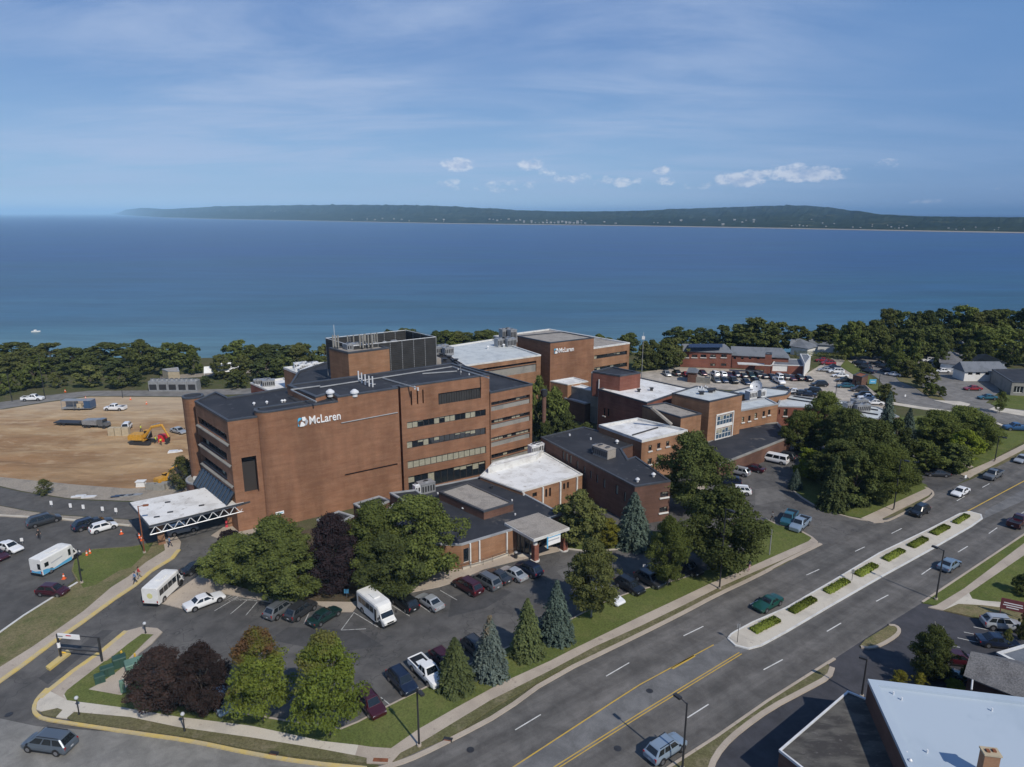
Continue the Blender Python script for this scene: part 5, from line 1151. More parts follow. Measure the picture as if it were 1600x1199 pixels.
p = G(1518,1078,3.4); m = MB(); q = G(1524,1022,4.2); m.tube(p, q, .09, n=6); m.build('downpipe', 'metal_white', gh, GHO)
g2, G2O = bld('grey_shed', 'small shed roof in dark slate at the right edge behind the shingled house', 'shed', [(1570,1015),(1600,1000),(1640,1010)], 3.4)
block(g2, G2O, [(1558,1020),(1600,1042),(1660,1030),(1620,1002)], 3.4, 'brick_dark', 'roof_slate', par=.05, trim='coping_white')
# ------------------------------------------------------------------ vehicles
KINDS = {  # L, W, H, hood z, belt z, windscreen base, roof front, roof rear, rear glass base, tail z, wheel r   (x measured from the front, as fraction of L)
 'sedan':   (4.85, 1.84, 1.45, .72, .92, .27, .43, .70, .86, .95, .33),
 'oldsedan':(5.35, 1.98, 1.47, .80, .95, .30, .42, .66, .80, .93, .35),
 'coupe':   (5.0, 1.92, 1.36, .80, .93, .36, .49, .66, .82, .90, .35),
 'suv':     (4.75, 1.90, 1.74, .92, 1.08, .24, .37, .86, .97, 1.08, .37),
 'minivan': (5.15, 2.0, 1.76, .85, 1.03, .15, .33, .88, .985, 1.03, .35),
 'hatch':   (4.25, 1.78, 1.55, .80, .98, .22, .38, .84, .97, .98, .32),
 'van':     (5.9, 2.0, 2.05, 1.0, 1.15, .14, .24, .95, .99, 1.15, .37),
}
MESHES = {}
def _finish(mb, name, mats, smooth=False):
    me = bpy.data.meshes.new(name); me.from_pydata(mb.v, [], mb.f)
    for m in mats: me.materials.append(MATS[m])
    if any(mb.m): me.polygons.foreach_set('material_index', mb.m)
    if smooth: me.polygons.foreach_set('use_smooth', [True]*len(mb.f))
    me.update(); return me
def loft(mb, secs, mi=0, caps=True):
    n = len(secs[0]); i0 = len(mb.v)
    for s in secs: mb.v += [tuple(p) for p in s]
    for a in range(len(secs)-1):
        for k in range(n):
            q = (i0+a*n+k, i0+a*n+(k+1) % n, i0+(a+1)*n+(k+1) % n, i0+(a+1)*n+k); mb.f.append(q); mb.m.append(mi)
    if caps:
        mb.f.append(tuple(i0+k for k in range(n-1, -1, -1))); mb.m.append(mi)
        mb.f.append(tuple(i0+(len(secs)-1)*n+k for k in range(n))); mb.m.append(mi)
def car_geo(kind):
    """returns dict part -> (MB, matindex use) in car space: x forward, origin at centre on the ground"""
    pick = kind == 'pickup'
    if pick: L, W, H, hz, bz, xw, xf, xr, xg, tz, wr = 5.7, 2.0, 1.88, 1.08, 1.2, .25, .34, .56, .60, 1.15, .4
    else: L, W, H, hz, bz, xw, xf, xr, xg, tz, wr = KINDS[kind]
    w = W/2; X = lambda f: L/2-f*L
    def sec(x, zb, zt, ww, crown=.04):
        return [(x, -ww*.9, zb), (x, -ww, zb+(zt-zb)*.3), (x, -ww, zb+(zt-zb)*.62), (x, -ww*.93, zt-.03), (x, -ww*.5, zt+crown*.5), (x, ww*.5, zt+crown*.5), (x, ww*.93, zt-.03), (x, ww, zb+(zt-zb)*.62), (x, ww, zb+(zt-zb)*.3), (x, ww*.9, zb)]
    P = {}
    b = MB(); zb = .22 if kind not in ('suv', 'pickup', 'van') else .3
    st = [(0, .38, hz-.22, .80), (.012, .28, hz-.12, .88), (.05, zb, hz-.04, .95), (.12, zb, hz, 1.0), (xw-.02, zb, (hz+bz)/2+.02, 1.0), (xw+.06, zb, bz, 1.0), (.5, zb, bz+.01, 1.0)]
    if pick: st += [(.60, zb, bz, 1.0), (.99, zb+.05, 1.18, 1.0), (1.0, zb+.12, 1.14, .97)]
    else: st += [(xr, zb, bz+.01, 1.0), (min(xg, .965), zb, tz, 1.0), (.985, zb+.05, tz-.04, .93), (1.0, zb+.16, tz-.16, .86)]
    loft(b, [sec(X(f), a, c, w*k) for f, a, c, k in st])
    # greenhouse (pillars and roof, body colour)
    wb, wt = w*.90, w*.73 if not kind == 'van' else w*.84
    zt = H
    def gh(f0, f1, g0, g1):
        base = [(X(f0), -wb*.86, bz-.02), (X(f0+.03), -wb, bz-.02), (X(f1-.02), -wb, bz-.02), (X(f1), -wb*.88, bz-.02), (X(f1), wb*.88, bz-.02), (X(f1-.02), wb, bz-.02), (X(f0+.03), wb, bz-.02), (X(f0), wb*.86, bz-.02)]
        top = [(X(g0), -wt*.86, zt-.06), (X(g0+.03), -wt, zt-.05), (X(g1-.02), -wt, zt-.05), (X(g1), -wt*.88, zt-.07), (X(g1), wt*.88, zt-.07), (X(g1-.02), wt, zt-.05), (X(g0+.03), wt, zt-.05), (X(g0), wt*.86, zt-.06)]
        crown = [((p[0]-X((g0+g1)/2))*.86+X((g0+g1)/2), p[1]*.8, zt) for p in top]
        loft(b, [base, top, crown], 0)
        return base, top
    base, top = gh(xw, xg, xf, xr)
    if pick:   # open bed: dark floor sunk between raised sides
        b.box((X(.80), 0, 1.165), (L*.34, W*.80, .09), 1); b.box((X(.80), w*.93, 1.2), (L*.38, .12, .12)); b.box((X(.80), -w*.93, 1.2), (L*.38, .12, .12)); b.box((X(.992), 0, 1.2), (.1, W*.92, .12))
    if kind in ('suv', 'minivan'):
        for s in (-1, 1): b.box((X((xf+xr)/2), s*wt*.9, H+.02), (L*(xr-xf)*.85, .05, .05), 1)
    for s in (-1, 1): b.box((X(xw+.05), s*(w+.09), bz+.06), (.12, .2, .14), 1)
    b.box((X(.008), 0, hz-.30), (.06, W*.62, .18), 1)           # grille
    b.box((X(.5), 0, zb+.02), (L*.55, W*.985, .1), 1)           # black strip painted in as the shadow line under the sill
    for f in (.18, .80):
        for s in (-1, 1): b.tube((X(f), s*(w*.97), wr+.02), (X(f), s*(w+.006), wr+.02), wr+.09, n=16, mi=1)
    P['body'] = b
    def lerp(a, c, t): return tuple(a[i]+(c[i]-a[i])*t for i in range(3))
    def quad(mb, a, b_, c, d, mu, mv, push):
        """inset quad a-b (bottom) c-d (top: above b, a)"""
        va = Vector(a); n = (Vector(b_)-va).cross(Vector(d)-va).normalized()
        cen = (Vector(a)+Vector(c))/2
        if n.dot(Vector((cen.x-X((xw+xg)/2), cen.y, 0.3))) < 0: n = -n
        def pt(u, v):
            p = Vector(lerp(a, b_, u)).lerp(Vector(lerp(d, c, u)), v); return p+n*push
        mb.face([pt(mu, mv), pt(1-mu, mv), pt(1-mu, 1-mv*.7), pt(mu, 1-mv*.7)], 0)
    g = MB(); quad(g, base[0], base[7], top[7], top[0], .02, .07, .012); P['windshield'] = g
    g = MB(); quad(g, base[3], base[4], top[4], top[3], .05, .16, .012); P['rear_window'] = g
    for s, (i, j) in ((-1, (1, 2)), (1, (6, 5))):
        g = MB(); nwin = 3 if kind in ('suv', 'minivan', 'van') else 2
        cuts = [0, .36, .68, 1] if nwin == 3 else [0, .52, 1]
        if kind == 'coupe': cuts = [0, .62, 1]
        for a0, a1 in zip(cuts, cuts[1:]):
            a = lerp(base[i], base[j], a0); c = lerp(base[i], base[j], a1); d = lerp(top[i], top[j], a0); e = lerp(top[i], top[j], a1)
            quad(g, a, c, e, d, .07, .12, .012)
        P['side_window' if s < 0 else 'side_window2'] = g
    for k, (f, s) in enumerate([(.18, -1), (.18, 1), (.80, -1), (.80, 1)]):
        g = MB(); y = s*(w-.1); g.tube((X(f), y-.1, wr), (X(f), y+.125, wr), wr, n=18, mi=0)
        g.tube((X(f), y+s*.11, wr), (X(f), y+s*.135, wr), wr*.62, n=12, mi=1); P['wheel%d' % k] = g
    for s in (-1, 1):
        g = MB(); g.box((X(.02), s*w*.66, hz-.22), (.12, .32, .14)); P['headlight%d' % s] = g
        g = MB(); g.box((X(.988), s*w*.80, tz-.22 if not pick else .95), (.1, .22 if kind != 'minivan' else .16, .18 if kind in ('sedan', 'coupe', 'oldsedan') else .34)); P['taillight%d' % s] = g
    g = MB(); g.box((X(.998), 0, .62 if kind in ('suv', 'minivan', 'van', 'pickup', 'hatch') else tz-.3), (.03, .34, .14)); P['number_plate'] = g
    return P
PMAT = {'windshield': ['glass_car'], 'rear_window': ['glass_car'], 'side_window': ['glass_car'], 'side_window2': ['glass_car'], 'number_plate': ['plate']}
GEO = {}
def car(x, y, kind, color, head, label, near=True, group=None, cat=None, z=.03, world=False):
    p = Vector((x, y, 0)) if world else G(x, y, .75)
    if kind not in GEO: GEO[kind] = car_geo(kind)
    P = GEO[kind]; cat = cat or {'suv': 'suv', 'minivan': 'minivan', 'pickup': 'pickup truck', 'van': 'van'}.get(kind, 'car')
    nm = {'suv': 'suv', 'minivan': 'minivan', 'pickup': 'pickup_truck', 'van': 'passenger_van'}.get(kind, 'car')
    if not near:
        key = (kind, color, 'far')
        if key not in MESHES:
            mb = MB(); names = ['car_'+color, 'black', 'glass_car', 'tyre', 'rim', 'light_clear', 'light_red', 'plate']
            for k, g in P.items():
                base = len(mb.v); mb.v += g.v
                mp = {'body': [0, 1], 'windshield': [2], 'rear_window': [2], 'side_window': [2], 'side_window2': [2], 'number_plate': [7]}.get(k) or ([3, 4] if k.startswith('wheel') else [5] if k.startswith('head') else [6])
                mb.f += [tuple(i+base for i in f) for f in g.f]; mb.m += [mp[i] for i in g.m]
            MESHES[key] = _finish(mb, nm, names)
        o = bpy.data.objects.new(nm, MESHES[key]); COL.objects.link(o); o.location = (p.x, p.y, z); o.rotation_euler = (0, 0, R(head))
        return tag(o, label, cat, group)
    t = thing(nm, label, cat, (p.x, p.y, z), R(head), group); t.scale = (.95, .95, .95)
    for k, g in P.items():
        key = (kind, color if k == 'body' else '', k)
        base = k.rstrip('0123456789-') 
        if key not in MESHES:
            mats = ['car_'+color, 'black'] if k == 'body' else PMAT.get(k) or (['tyre', 'rim'] if base == 'wheel' else ['light_clear'] if base == 'headlight' else ['light_red'])
            MESHES[key] = _finish(g, base, mats)
        c = bpy.data.objects.new(base, MESHES[key]); COL.objects.link(c); c.parent = t
    return t
def hd(x0, y0, x1, y1):
    a, b = G(x0, y0, .5), G(x1, y1, .5); return math.degrees(math.atan2(b.y-a.y, b.x-a.x))
# traffic
TG = 'cars driving on the main street'
car(77,1158,'minivan','slate',hd(87,1177,43,1171),'slate-blue minivan turning at the corner in the bottom left of the photo')
car(1040,1167,'suv','lightblue',36,'light silver-blue crossover on the street beside the near lamp post', group=TG)
car(1200,940,'coupe','green',216,'green muscle coupe driving beside the planted median', group=TG)
car(1484,880,'sedan','steel',36,'steel-blue sedan passing the lamp post across the median', group=TG)
car(1592,814,'pickup','maroon',36,'dark maroon pickup at the right edge past the median tip', group=TG)
car(1437,797,'suv','black',216,'black crossover passing the lawn between the two driveways', group=TG)
car(1501,767,'sedan','white',216,'white sedan leaving the second driveway mouth', group=TG)
car(1552,741,'pickup','grey',216,'grey pickup behind the white sedan on the street', group=TG)
car(1597,716,'sedan','silver',216,'silver sedan farthest up the street at the right edge', group=TG)
# west lot
WG = 'cars parked in the west parking lot'
car(68,812,'minivan','charcoal',48,'dark charcoal minivan alone at the kerb of the west lot', group=WG)
car(137,818,'suv','navy',50,'navy crossover beside the white hatchback in the west lot', group=WG)
car(161,822,'hatch','white',45,'white hatchback beside the navy crossover in the west lot', group=WG)
car(14,853,'sedan','white',-22,'white sedan at the left edge of the photo', group=WG)
car(-8,865,'sedan','maroon',-22,'dark maroon sedan cut by the left edge of the photo', group=WG)
car(82,921,'hatch','maroon',-6,'dark red hatchback near the lawn kerb in the west lot', group=WG)
car(152,815,'sedan','black',42,'black sedan mostly hidden behind the white hatchback', group=WG)
car(-14,905,'suv','navy',10,'navy suv at the left edge of the west lot', group=WG) if 0 else None
# drive and front rows
FG = 'cars parked in front of the hospital trees'
car(309,884,'sedan','black',48,'black sedan on the drive ahead of the white shuttle')
car(285,826,'suv','silver',35,'silver suv in the shade under the white drive canopy')
car(319,937,'oldsedan','white',44,'white full-size sedan on the tan paving behind the shuttle', group=FG)
car(438,950,'suv','grey',62,'grey suv left of the dark red one under the front trees', group=FG)
car(470,952,'suv','charcoal',62,'charcoal suv between grey suv and dark green sedan', group=FG)
car(507,960,'sedan','darkgreen',56,'dark green sedan in the front row left of the shuttle bus', group=FG)
car(633,940,'suv','black',132,'black suv parked right of the front shuttle bus', group=FG)
car(671,938,'sedan','silver',134,'silver sedan beside the black suv in the front row', group=FG)
EG = 'cars parked by the entrance railing'
car(731,914,'minivan','maroon',134,'dark red minivan, leftmost by the entrance railing', group=EG)
car(760,906,'minivan','grey',134,'grey minivan second from the left by the entrance railing', group=EG)
car(778,898,'sedan','charcoal',134,'charcoal sedan in the middle of the entrance row', group=EG)
car(802,894,'sedan','silver',134,'silver sedan fourth from the left by the entrance railing', group=EG)
car(826,888,'suv','navy',134,'navy suv beside the brick canopy column', group=EG)
SG = 'cars parked along the street lawn'
car(628,1062,'suv','navy',-52,'navy suv in the south row nearest the tall lamp post', group=SG)
car(667,1048,'pickup','white',-52,'white pickup partly hidden by a green spruce', group=SG)
car(693,1028,'hatch','maroon',-52,'dark red hatchback behind the green spruce', group=SG)
car(578,1097,'suv','maroon',-52,'dark red suv half behind the right maple tree', group=SG)
car(300,1076,'suv','lightblue',-52,'light blue suv glimpsed behind the purple-leaved trees', group=SG)
car(345,1092,'sedan','steel',-52,'steel-grey sedan under the right purple-leaved tree', group=SG)
car(745,1012,'suv','charcoal',-52,'charcoal suv behind the blue spruce with brown top', group=SG)
car(952,929,'sedan','white',-52,'white sedan peeking out right of the tall lawn tree', group=SG)
car(984,914,'suv','black',-52,'black suv beside the white post sign on the lawn', group=SG)
car(1015,904,'suv','charcoal',-52,'charcoal suv in the shade left of the slim lawn tree', group=SG)
car(1024,888,'sedan','steel',35,'steel-blue sedan in deep shade behind the slim lawn tree', group=SG)
car(1075,886,'suv','black',-52,'black suv under the biggest street tree', group=SG)
# east lot
AG = 'cars parked in the east lot'
car(1138,751,'minivan','navy',162,'navy minivan in the east lot beside the big tree', group=AG)
car(1154,766,'suv','white',168,'white suv nearest the big tree in the east lot', group=AG)
car(1154,736,'suv','silver',140,'silver suv backed to the tan walk in the east lot', group=AG)
car(1177,730,'sedan','maroon',140,'dark maroon sedan between silver suv and white van', group=AG)
car(1210,717,'van','white',142,'long white van parked along the brown wall', group=AG)
car(1226,712,'suv','charcoal',142,'charcoal suv just right of the long white van', group=AG)
car(1233,809,'pickup','teal',235,'teal pickup waiting at the east lot exit', group=AG)
car(1250,818,'pickup','lightblue',228,'light blue pickup beside the teal one at the lot exit', group=AG)
car(1262,692,'sedan','steel',150,'steel sedan in the shade behind the east lot trees', group=AG)
car(1464,738,'sedan','charcoal',170,'charcoal sedan in the second driveway under the trees')
# south-east lot
QG = 'cars parked in the southeast lot'
car(1566,973,'suv','silver',-10,'silver suv beside the brown post sign', group=QG)
car(1498,1027,'sedan','maroon',-10,'dark red sedan between the birch and the shingled roof', group=QG)
car(1472,1049,'sedan','teal',-10,'dark teal sedan behind the birch tree', group=QG)
car(1560,1000,'sedan','navy',-10,'navy car in the shade below the silver suv', group=QG)
# upper east road
UG = 'cars on the upper east road and its verge lots'
for x, y, k, c, h, lab in [(1520,606,'sedan','red',178,'red sedan on the upper road by the clinic'),(1543,620,'sedan','teal',175,'teal sedan behind the red one near the clinic'),
   (1589,668,'pickup','blue',170,'blue pickup at the right end of the far lawn path'),
   (1343,567,'suv','navy',118,'navy suv at the top end of the street-side row'),(1351,573,'suv','charcoal',118,'charcoal suv second down the street-side row'),(1356,579,'sedan','navy',118,'navy sedan third down the street-side row'),
   (1372,567,'sedan','black',125,'black sedan at the top of the row beside the planted island'),(1381,572,'suv','charcoal',125,'charcoal suv in the row beside the planted island'),(1388,578,'sedan','navy',125,'navy sedan in the row beside the planted island'),(1396,584,'sedan','white',140,'white sedan closing the row beside the planted island'),
   (1437,561,'suv','black',170,'black suv left of the white cars by the dark-roofed house'),(1452,563,'suv','white',170,'white suv in front of the dark-roofed house'),(1459,571,'suv','silver',170,'silver suv below the white one at the small house'),(1472,579,'sedan','white',175,'white sedan lowest of the cars by the small house')]:
    car(x, y, k, c, h, lab, False, UG)
# far lot
LG = 'cars parked in the far light-paved lot'
back = [(1042,583,'sedan','silver'),(1057,583,'suv','black'),(1071,584,'sedan','red'),(1098,582,'sedan','maroon'),(1117,584,'suv','white'),(1128.5,585,'suv','white'),(1139,585,'sedan','maroon'),(1149,585,'suv','navy'),(1161,586,'sedan','charcoal'),(1172.5,586,'suv','darkgreen'),(1183,586,'suv','black'),(1193,587,'sedan','charcoal'),(1205,588,'sedan','navy'),(1216.6,588,'suv','white'),(1226,589,'suv','charcoal'),(1236.6,590,'sedan','maroon'),(1248,590,'suv','black'),(1261.5,591,'sedan','charcoal')]
for i, (x, y, k, c) in enumerate(back): car(x, y, k, c, 95 if i % 3 else -85, '%s %s, %s from the left in the row by the office' % (c.replace('darkgreen', 'dark green'), {'suv': 'suv'}.get(k, 'sedan'), nth(i+1)), False, LG)
front = [(1119,593,'sedan','grey'),(1131,593,'sedan','navy'),(1145,594,'pickup','black'),(1165.6,596,'sedan','navy'),(1181,596,'suv','black'),(1217.5,595,'pickup','white')]
for i, (x, y, k, c) in enumerate(front): car(x, y, k, c, -88, '%s %s, %s from the left in the second row of the far lot' % (c, k, nth(i+1)), False, LG)
rest = [(1219,606,'sedan','black',170,'black sedan low in the middle of the far lot'),(1240,611,'sedan','white',165,'white sedan in the loose group low in the far lot'),(1251,613,'sedan','charcoal',165,'charcoal sedan right of the low white sedan'),(1270,610,'suv','black',150,'black suv topmost in the loose group of the far lot'),(1262,615,'sedan','navy',160,'navy sedan below the black suv in the far lot'),(1280.5,600,'suv','black',175,'black suv alone on the open part of the far lot'),
 (1285,562,'sedan','red',175,'red sedan topmost in the stack right of the white end wall'),(1294,567,'suv','red',172,'bright red suv second in the stack beside the white end wall'),(1301,573,'sedan','navy',170,'navy sedan third in the stack beside the white end wall'),(1307,580,'suv','white',170,'white suv upper of the two white ones in the right-hand row'),(1313,586,'sedan','white',170,'white sedan lower of the two white ones in the right-hand row'),(1319,593,'sedan','charcoal',170,'charcoal sedan in the middle of the right-hand row'),(1321,602,'sedan','teal',172,'teal sedan in the right-hand row beside the brown kiosk'),
 (1343,608,'suv','charcoal',168,'charcoal suv below the brown kiosk in the right-hand row'),(1349,617,'suv','black',168,'black suv above the two white cars at the lot corner'),(1358,622,'pickup','white',168,'white pickup at the near right corner of the far lot'),(1366,628,'sedan','white',168,'white sedan nearest the trees at the far lot corner'),(1290,577,'sedan','silver',170,'silver sedan left of the upper white suv')]
for x, y, k, c, h, lab in rest: car(x, y, k, c, h, lab, False, LG)
# construction vehicles that are ordinary cars
car(51,622,'pickup','white',8,'white pickup on the road above the construction site')
car(180,637,'pickup','white',178,'white pickup with blue racks parked on the construction site')
car(197,667,'suv','white',-75,'white suv facing the camera on the construction site')
car(279,672,'sedan','silver',-30,'silver sedan beside the big excavator arm')

def bus(x, y, head, label, style):
    p = G(x, y, 1.2); t = thing('shuttle_bus', label, 'bus', (p.x, p.y, .03), R(head)); L, W, H = (7.0, 2.35, 2.95) if style != 'van' else (6.6, 2.3, 2.85)
    t.scale = (.92, .92, .92); bx = MB(); x0, x1 = -L/2, L/2-1.55
    def sec(x, w, z0, z1): return [(x, -w, z0), (x, -w, z1-.18), (x, -w*.9, z1), (x, w*.9, z1), (x, w, z1-.18), (x, w, z0)]
    loft(bx, [sec(x0, W/2*.98, .42, H-.03), sec(x0+.1, W/2, .38, H), sec(x1-.5, W/2, .38, H+.04), sec(x1+.1, W/2*.9, .6, H-.1), sec(x1+.45, W/2*.78, 1.3, H-.75)])
    # cab and bonnet
    cb = [(x1, W/2*.84, .4, 2.1), (x1+.55, W/2*.84, .4, 2.0), (x1+.95, W/2*.84, .4, 1.3), (L/2-.1, W/2*.8, .42, 1.12), (L/2, W/2*.74, .5, .95)]
    loft(bx, [sec(a, w, z0, z1) for a, w, z0, z1 in cb])
    bx.box((x0-.03, 0, .48), (.12, W*.96, .22), 1); bx.box((L/2, 0, .55), (.14, W*.8, .2), 1); bx.box((L/2+.005, 0, .82), (.06, W*.42, .2), 1)
    bx.box((-.6, 0, H+.1), (1.5, .9, .14), 0)
    for a in (-L*.30, L/2-1.05):
        for s in (-1, 1): bx.tube((a, s*(W/2*.9), .45), (a, s*(W/2+.008 if a < 0 else W/2*.84+.012), .45), .52, n=16, mi=1)
    bx.build('body', ['white_paint', 'black'], t)
    g = MB(); g.face([(x1+.57, -W*.38, 1.96), (x1+.93, -W*.38, 1.36), (x1+.93, W*.38, 1.36), (x1+.57, W*.38, 1.96)]); 
    g.v = [(a+.03, b, c+.03) for a, b, c in g.v]; g.build('windshield', 'glass_car', t)
    for s in (-1, 1):
        y = s*(W/2+.012)
        if style == 'blue':
            m = MB()
            m.face([(x0+.12, y, .42), (x1-.3, y, .42), (x1-.3, y, 1.0), (x1-1.8, y, .85), (x0+1.9, y, .62), (x0+.8, y, 1.15), (x0+.12, y, 1.25)][::-s], 0); m.build('livery_stripe', 'sky_blue', t)
            m = MB(); m.face([(x0+.5, y, 1.5), (x0+1.2, y, 1.5), (x0+1.2, y, 2.2), (x0+.5, y, 2.2)]); m.face([(x1-.8, y, 1.35), (x1-.35, y, 1.35), (x1-.35, y, 2.4), (x1-.8, y, 2.4)]); m.build('side_window', 'glass_car', t)
            m = MB(); m.face([(x0+1.6, y, 1.55), (x0+3.6, y, 1.75), (x0+3.6, y, 1.95), (x0+1.6, y, 1.75)]); m.build('livery_mark', 'logo_grey', t)
        else:
            m = MB(); n = 4; a0, a1 = x0+.5, x1-.75
            for i in range(n):
                a = a0+(a1-a0)*i/n; b = a0+(a1-a0)*(i+1)/n-.07; m.face([(a, y, 1.5), (b, y, 1.5), (b, y, 2.4), (a, y, 2.4)])
            m.build('side_window', 'glass_car', t)
            m = MB(); m.face([(x1-.62, y, .6), (x1-.1, y, .6), (x1-.1, y, 2.4), (x1-.62, y, 2.4)]); m.build('door', 'glass_car', t)
        y2 = s*(W/2*.84+.014); m = MB(); m.face([(x1+.12, y2, 1.25), (x1+.62, y2, 1.25), (x1+.45, y2, 1.8), (x1+.12, y2, 1.8)]); m.build('cab_window', 'glass_car', t)
        m = MB(); m.box((x1+.75, s*(W/2+.22), 1.55), (.1, .2, .4)); m.build('mirror', 'metal_dark', t)
        m = MB(); m.box((L/2-.02, s*W*.33, .85), (.1, .3, .18)); m.build('headlight', 'light_clear', t)
        m = MB(); m.box((x0-.02, s*W*.44, .85), (.06, .16, .3)); m.build('taillight', 'light_red', t)
        for a in (-L*.30, L/2-1.05):
            yy = s*(W/2-.12 if a < 0 else W/2*.84-.1); m = MB(); m.tube((a, yy-.12, .42), (a, yy+.13, .42), .42, n=18, mi=0); m.tube((a, yy+s*.12, .42), (a, yy+s*.14, .42), .25, n=12, mi=1); m.build('wheel', ['tyre', 'rim'], t)
    xx = x0-.015
    if style == 'blue':
        m = MB(); m.face([(xx, -1.0, .62), (xx, 1.0, .62), (xx, 1.0, 1.05), (xx, .2, .85), (xx, -1.0, 1.15)]); m.build('livery_stripe', 'sky_blue', t)
        m = MB(); m.face([(xx-.004, -.95, 1.3), (xx-.004, -.35, 1.3), (xx-.004, -.35, 2.25), (xx-.004, -.95, 2.25)]); m.build('rear_window', 'glass_car', t)
    elif style == 'sun':
        m = MB(); m.face([(xx, .42*math.cos(k*math.pi/9), 1.75+.42*math.sin(k*math.pi/9)) for k in range(18)]); m.build('round_logo', 'pale_yellow', t)
    else:
        m = MB(); m.face([(xx, -.5, 1.4), (xx, .5, 1.4), (xx, .5, 2.2), (xx, -.5, 2.2)]); m.build('rear_window', 'glass_car', t)
    return t
bus(88,873,hd(70,893,116,868),'white shuttle bus with blue side graphics in the west lot','blue')
bus(257,916,hd(240,938,278,903),'white shuttle bus with yellow round logo on its back on the drive','sun')
bus(589,951,hd(570,940,610,973),'white shuttle bus nosing out of the front row beside the trees','plain')
# ------------------------------------------------------------------ trees
def leafmesh(name, C, N, S, rng, aspect=.7, K=1.0):
    """C centres (n,3), N facing normals, S sizes -> separate leaf quads"""
    n = len(C); N = N/np.linalg.norm(N, axis=1, keepdims=True)
    r = rng.normal(size=(n, 3)); U = np.cross(N, r); U /= np.linalg.norm(U, axis=1, keepdims=True); V = np.cross(N, U)
    U = U*S[:, None]*.5; V = V*S[:, None]*.5*aspect
    co = np.stack([C-U*.9-V*.2, C-U*.1-V, C+U-V*.1, C+U*.2+V], 1)
    co = co.reshape(-1, 3); co[:, 2] /= K
    me = bpy.data.meshes.new(name); me.vertices.add(n*4); me.vertices.foreach_set('co', co.astype(np.float32).ravel())
    me.loops.add(n*4); me.loops.foreach_set('vertex_index', np.arange(n*4, dtype=np.int32))
    me.polygons.add(n); me.polygons.foreach_set('loop_start', np.arange(0, n*4, 4, dtype=np.int32))
    me.update(calc_edges=True); me.validate(); return me
def round_crown(name, seed, nleaf, leaf, nlobe=16, prof='oval', ragged=.3):
    """crown in unit space: radius about 1, z from 0 to 1"""
    rng = np.random.default_rng(seed); cl = []
    for k in range(nlobe*5):
        z = rng.uniform(.06, .95)
        R_ = {'oval': math.sin(math.pi*min(1, max(0, z))**.8)**.8, 'cone': (1-z)**.6*1.08 if z > .22 else .5+z*2.0, 'flat': math.sin(math.pi*z**.7)**.45}[prof]
        a = rng.uniform(0, 2*math.pi); rr = R_*math.sqrt(rng.uniform(.16, 1))*.82*(1+rng.uniform(-ragged, ragged)*.5)
        cl.append((rr*math.cos(a), rr*math.sin(a), z, rng.uniform(.10, .24)))
    cl.append((0, 0, .93, .18)); cl = np.array(cl)
    per = rng.choice(len(cl), nleaf, p=cl[:, 3]**2/np.sum(cl[:, 3]**2))
    c = cl[per]; d = rng.normal(size=(nleaf, 3)); d[:, 2] += .35; d /= np.linalg.norm(d, axis=1, keepdims=True)
    rad = c[:, 3]*(rng.uniform(.35, 1, nleaf)**.5)*(1+.25*rng.normal(size=nleaf)*ragged)
    K = 2.1; C = c[:, :3]+d*rad[:, None]*np.array([1, 1, .75/K]); C[:, 2] = np.clip(C[:, 2], 0, 1.02)*K
    N = d+rng.normal(size=(nleaf, 3))*.6; N[:, 2] += .3
    return leafmesh(name, C, N, leaf*rng.uniform(.6, 1.35, nleaf), rng, .7, K)
def spruce_crown(name, seed, tiers=17, dens=1.0, leaf=.12, droop=.1):
    rng = np.random.default_rng(seed); C = []; N = []; S = []
    for t in range(tiers):
        z = .02+.96*(t/(tiers-1))**.92; R_ = (1-z)**.66*rng.uniform(.86, 1.06)+.02
        nb = max(5, int((15-9*z)*dens)); a0 = rng.uniform(0, 6.28)
        for b in range(nb):
            a = a0+2*math.pi*b/nb+rng.uniform(-.2, .2); L = R_*rng.uniform(.75, 1.12); m = max(4, int(16*L*dens)+3)
            for j in range(m):
                f = (j+.6)/m; wd = .16*(1-f*.55)*L+.02
                for s in (-1, 1):
                    x = L*f; y = s*wd*rng.uniform(.1, 1); zz = z-droop*f*f*L*.5+.02*math.sin(f*3)+rng.normal()*.006
                    C.append((x*math.cos(a)-y*math.sin(a), x*math.sin(a)+y*math.cos(a), zz)); N.append((.5*math.cos(a)+rng.normal()*.45, .5*math.sin(a)+rng.normal()*.45, 1.0)); S.append(leaf*(1-.35*z)*rng.uniform(.7, 1.3))
    C = np.array(C); C[:, 2] *= 2.3; return leafmesh(name, C, np.array(N), np.array(S), rng, .55, 2.3)
def trunk_mesh(name, kind, seed=0):
    rnd = random.Random(seed); m = MB()      # unit space: crown radius 1, total height 1
    if kind == 'spruce': m.tube((0, 0, 0), (0, 0, .97), .05, .006, n=8)
    else:
        pts = [(0, 0, 0, .06), (.01, .01, .2, .048), (-.02, .02, .45, .035), (.02, -.01, .8, .012)]
        for a, b in zip(pts, pts[1:]): m.tube(a[:3], b[:3], a[3], b[3], n=8, caps=False)
        for k in range(7):
            a = k*2.4+rnd.uniform(-.3, .3); z = .2+k*.07; r = rnd.uniform(.45, .75)
            m.tube((0, 0, z), (r*.5*math.cos(a), r*.5*math.sin(a), z+.12), .026, .015, n=6, caps=False)
            m.tube((r*.5*math.cos(a), r*.5*math.sin(a), z+.12), (r*math.cos(a), r*math.sin(a), z+.22), .015, .005, n=5, caps=False)
    return _finish(m, name, ['bark'])
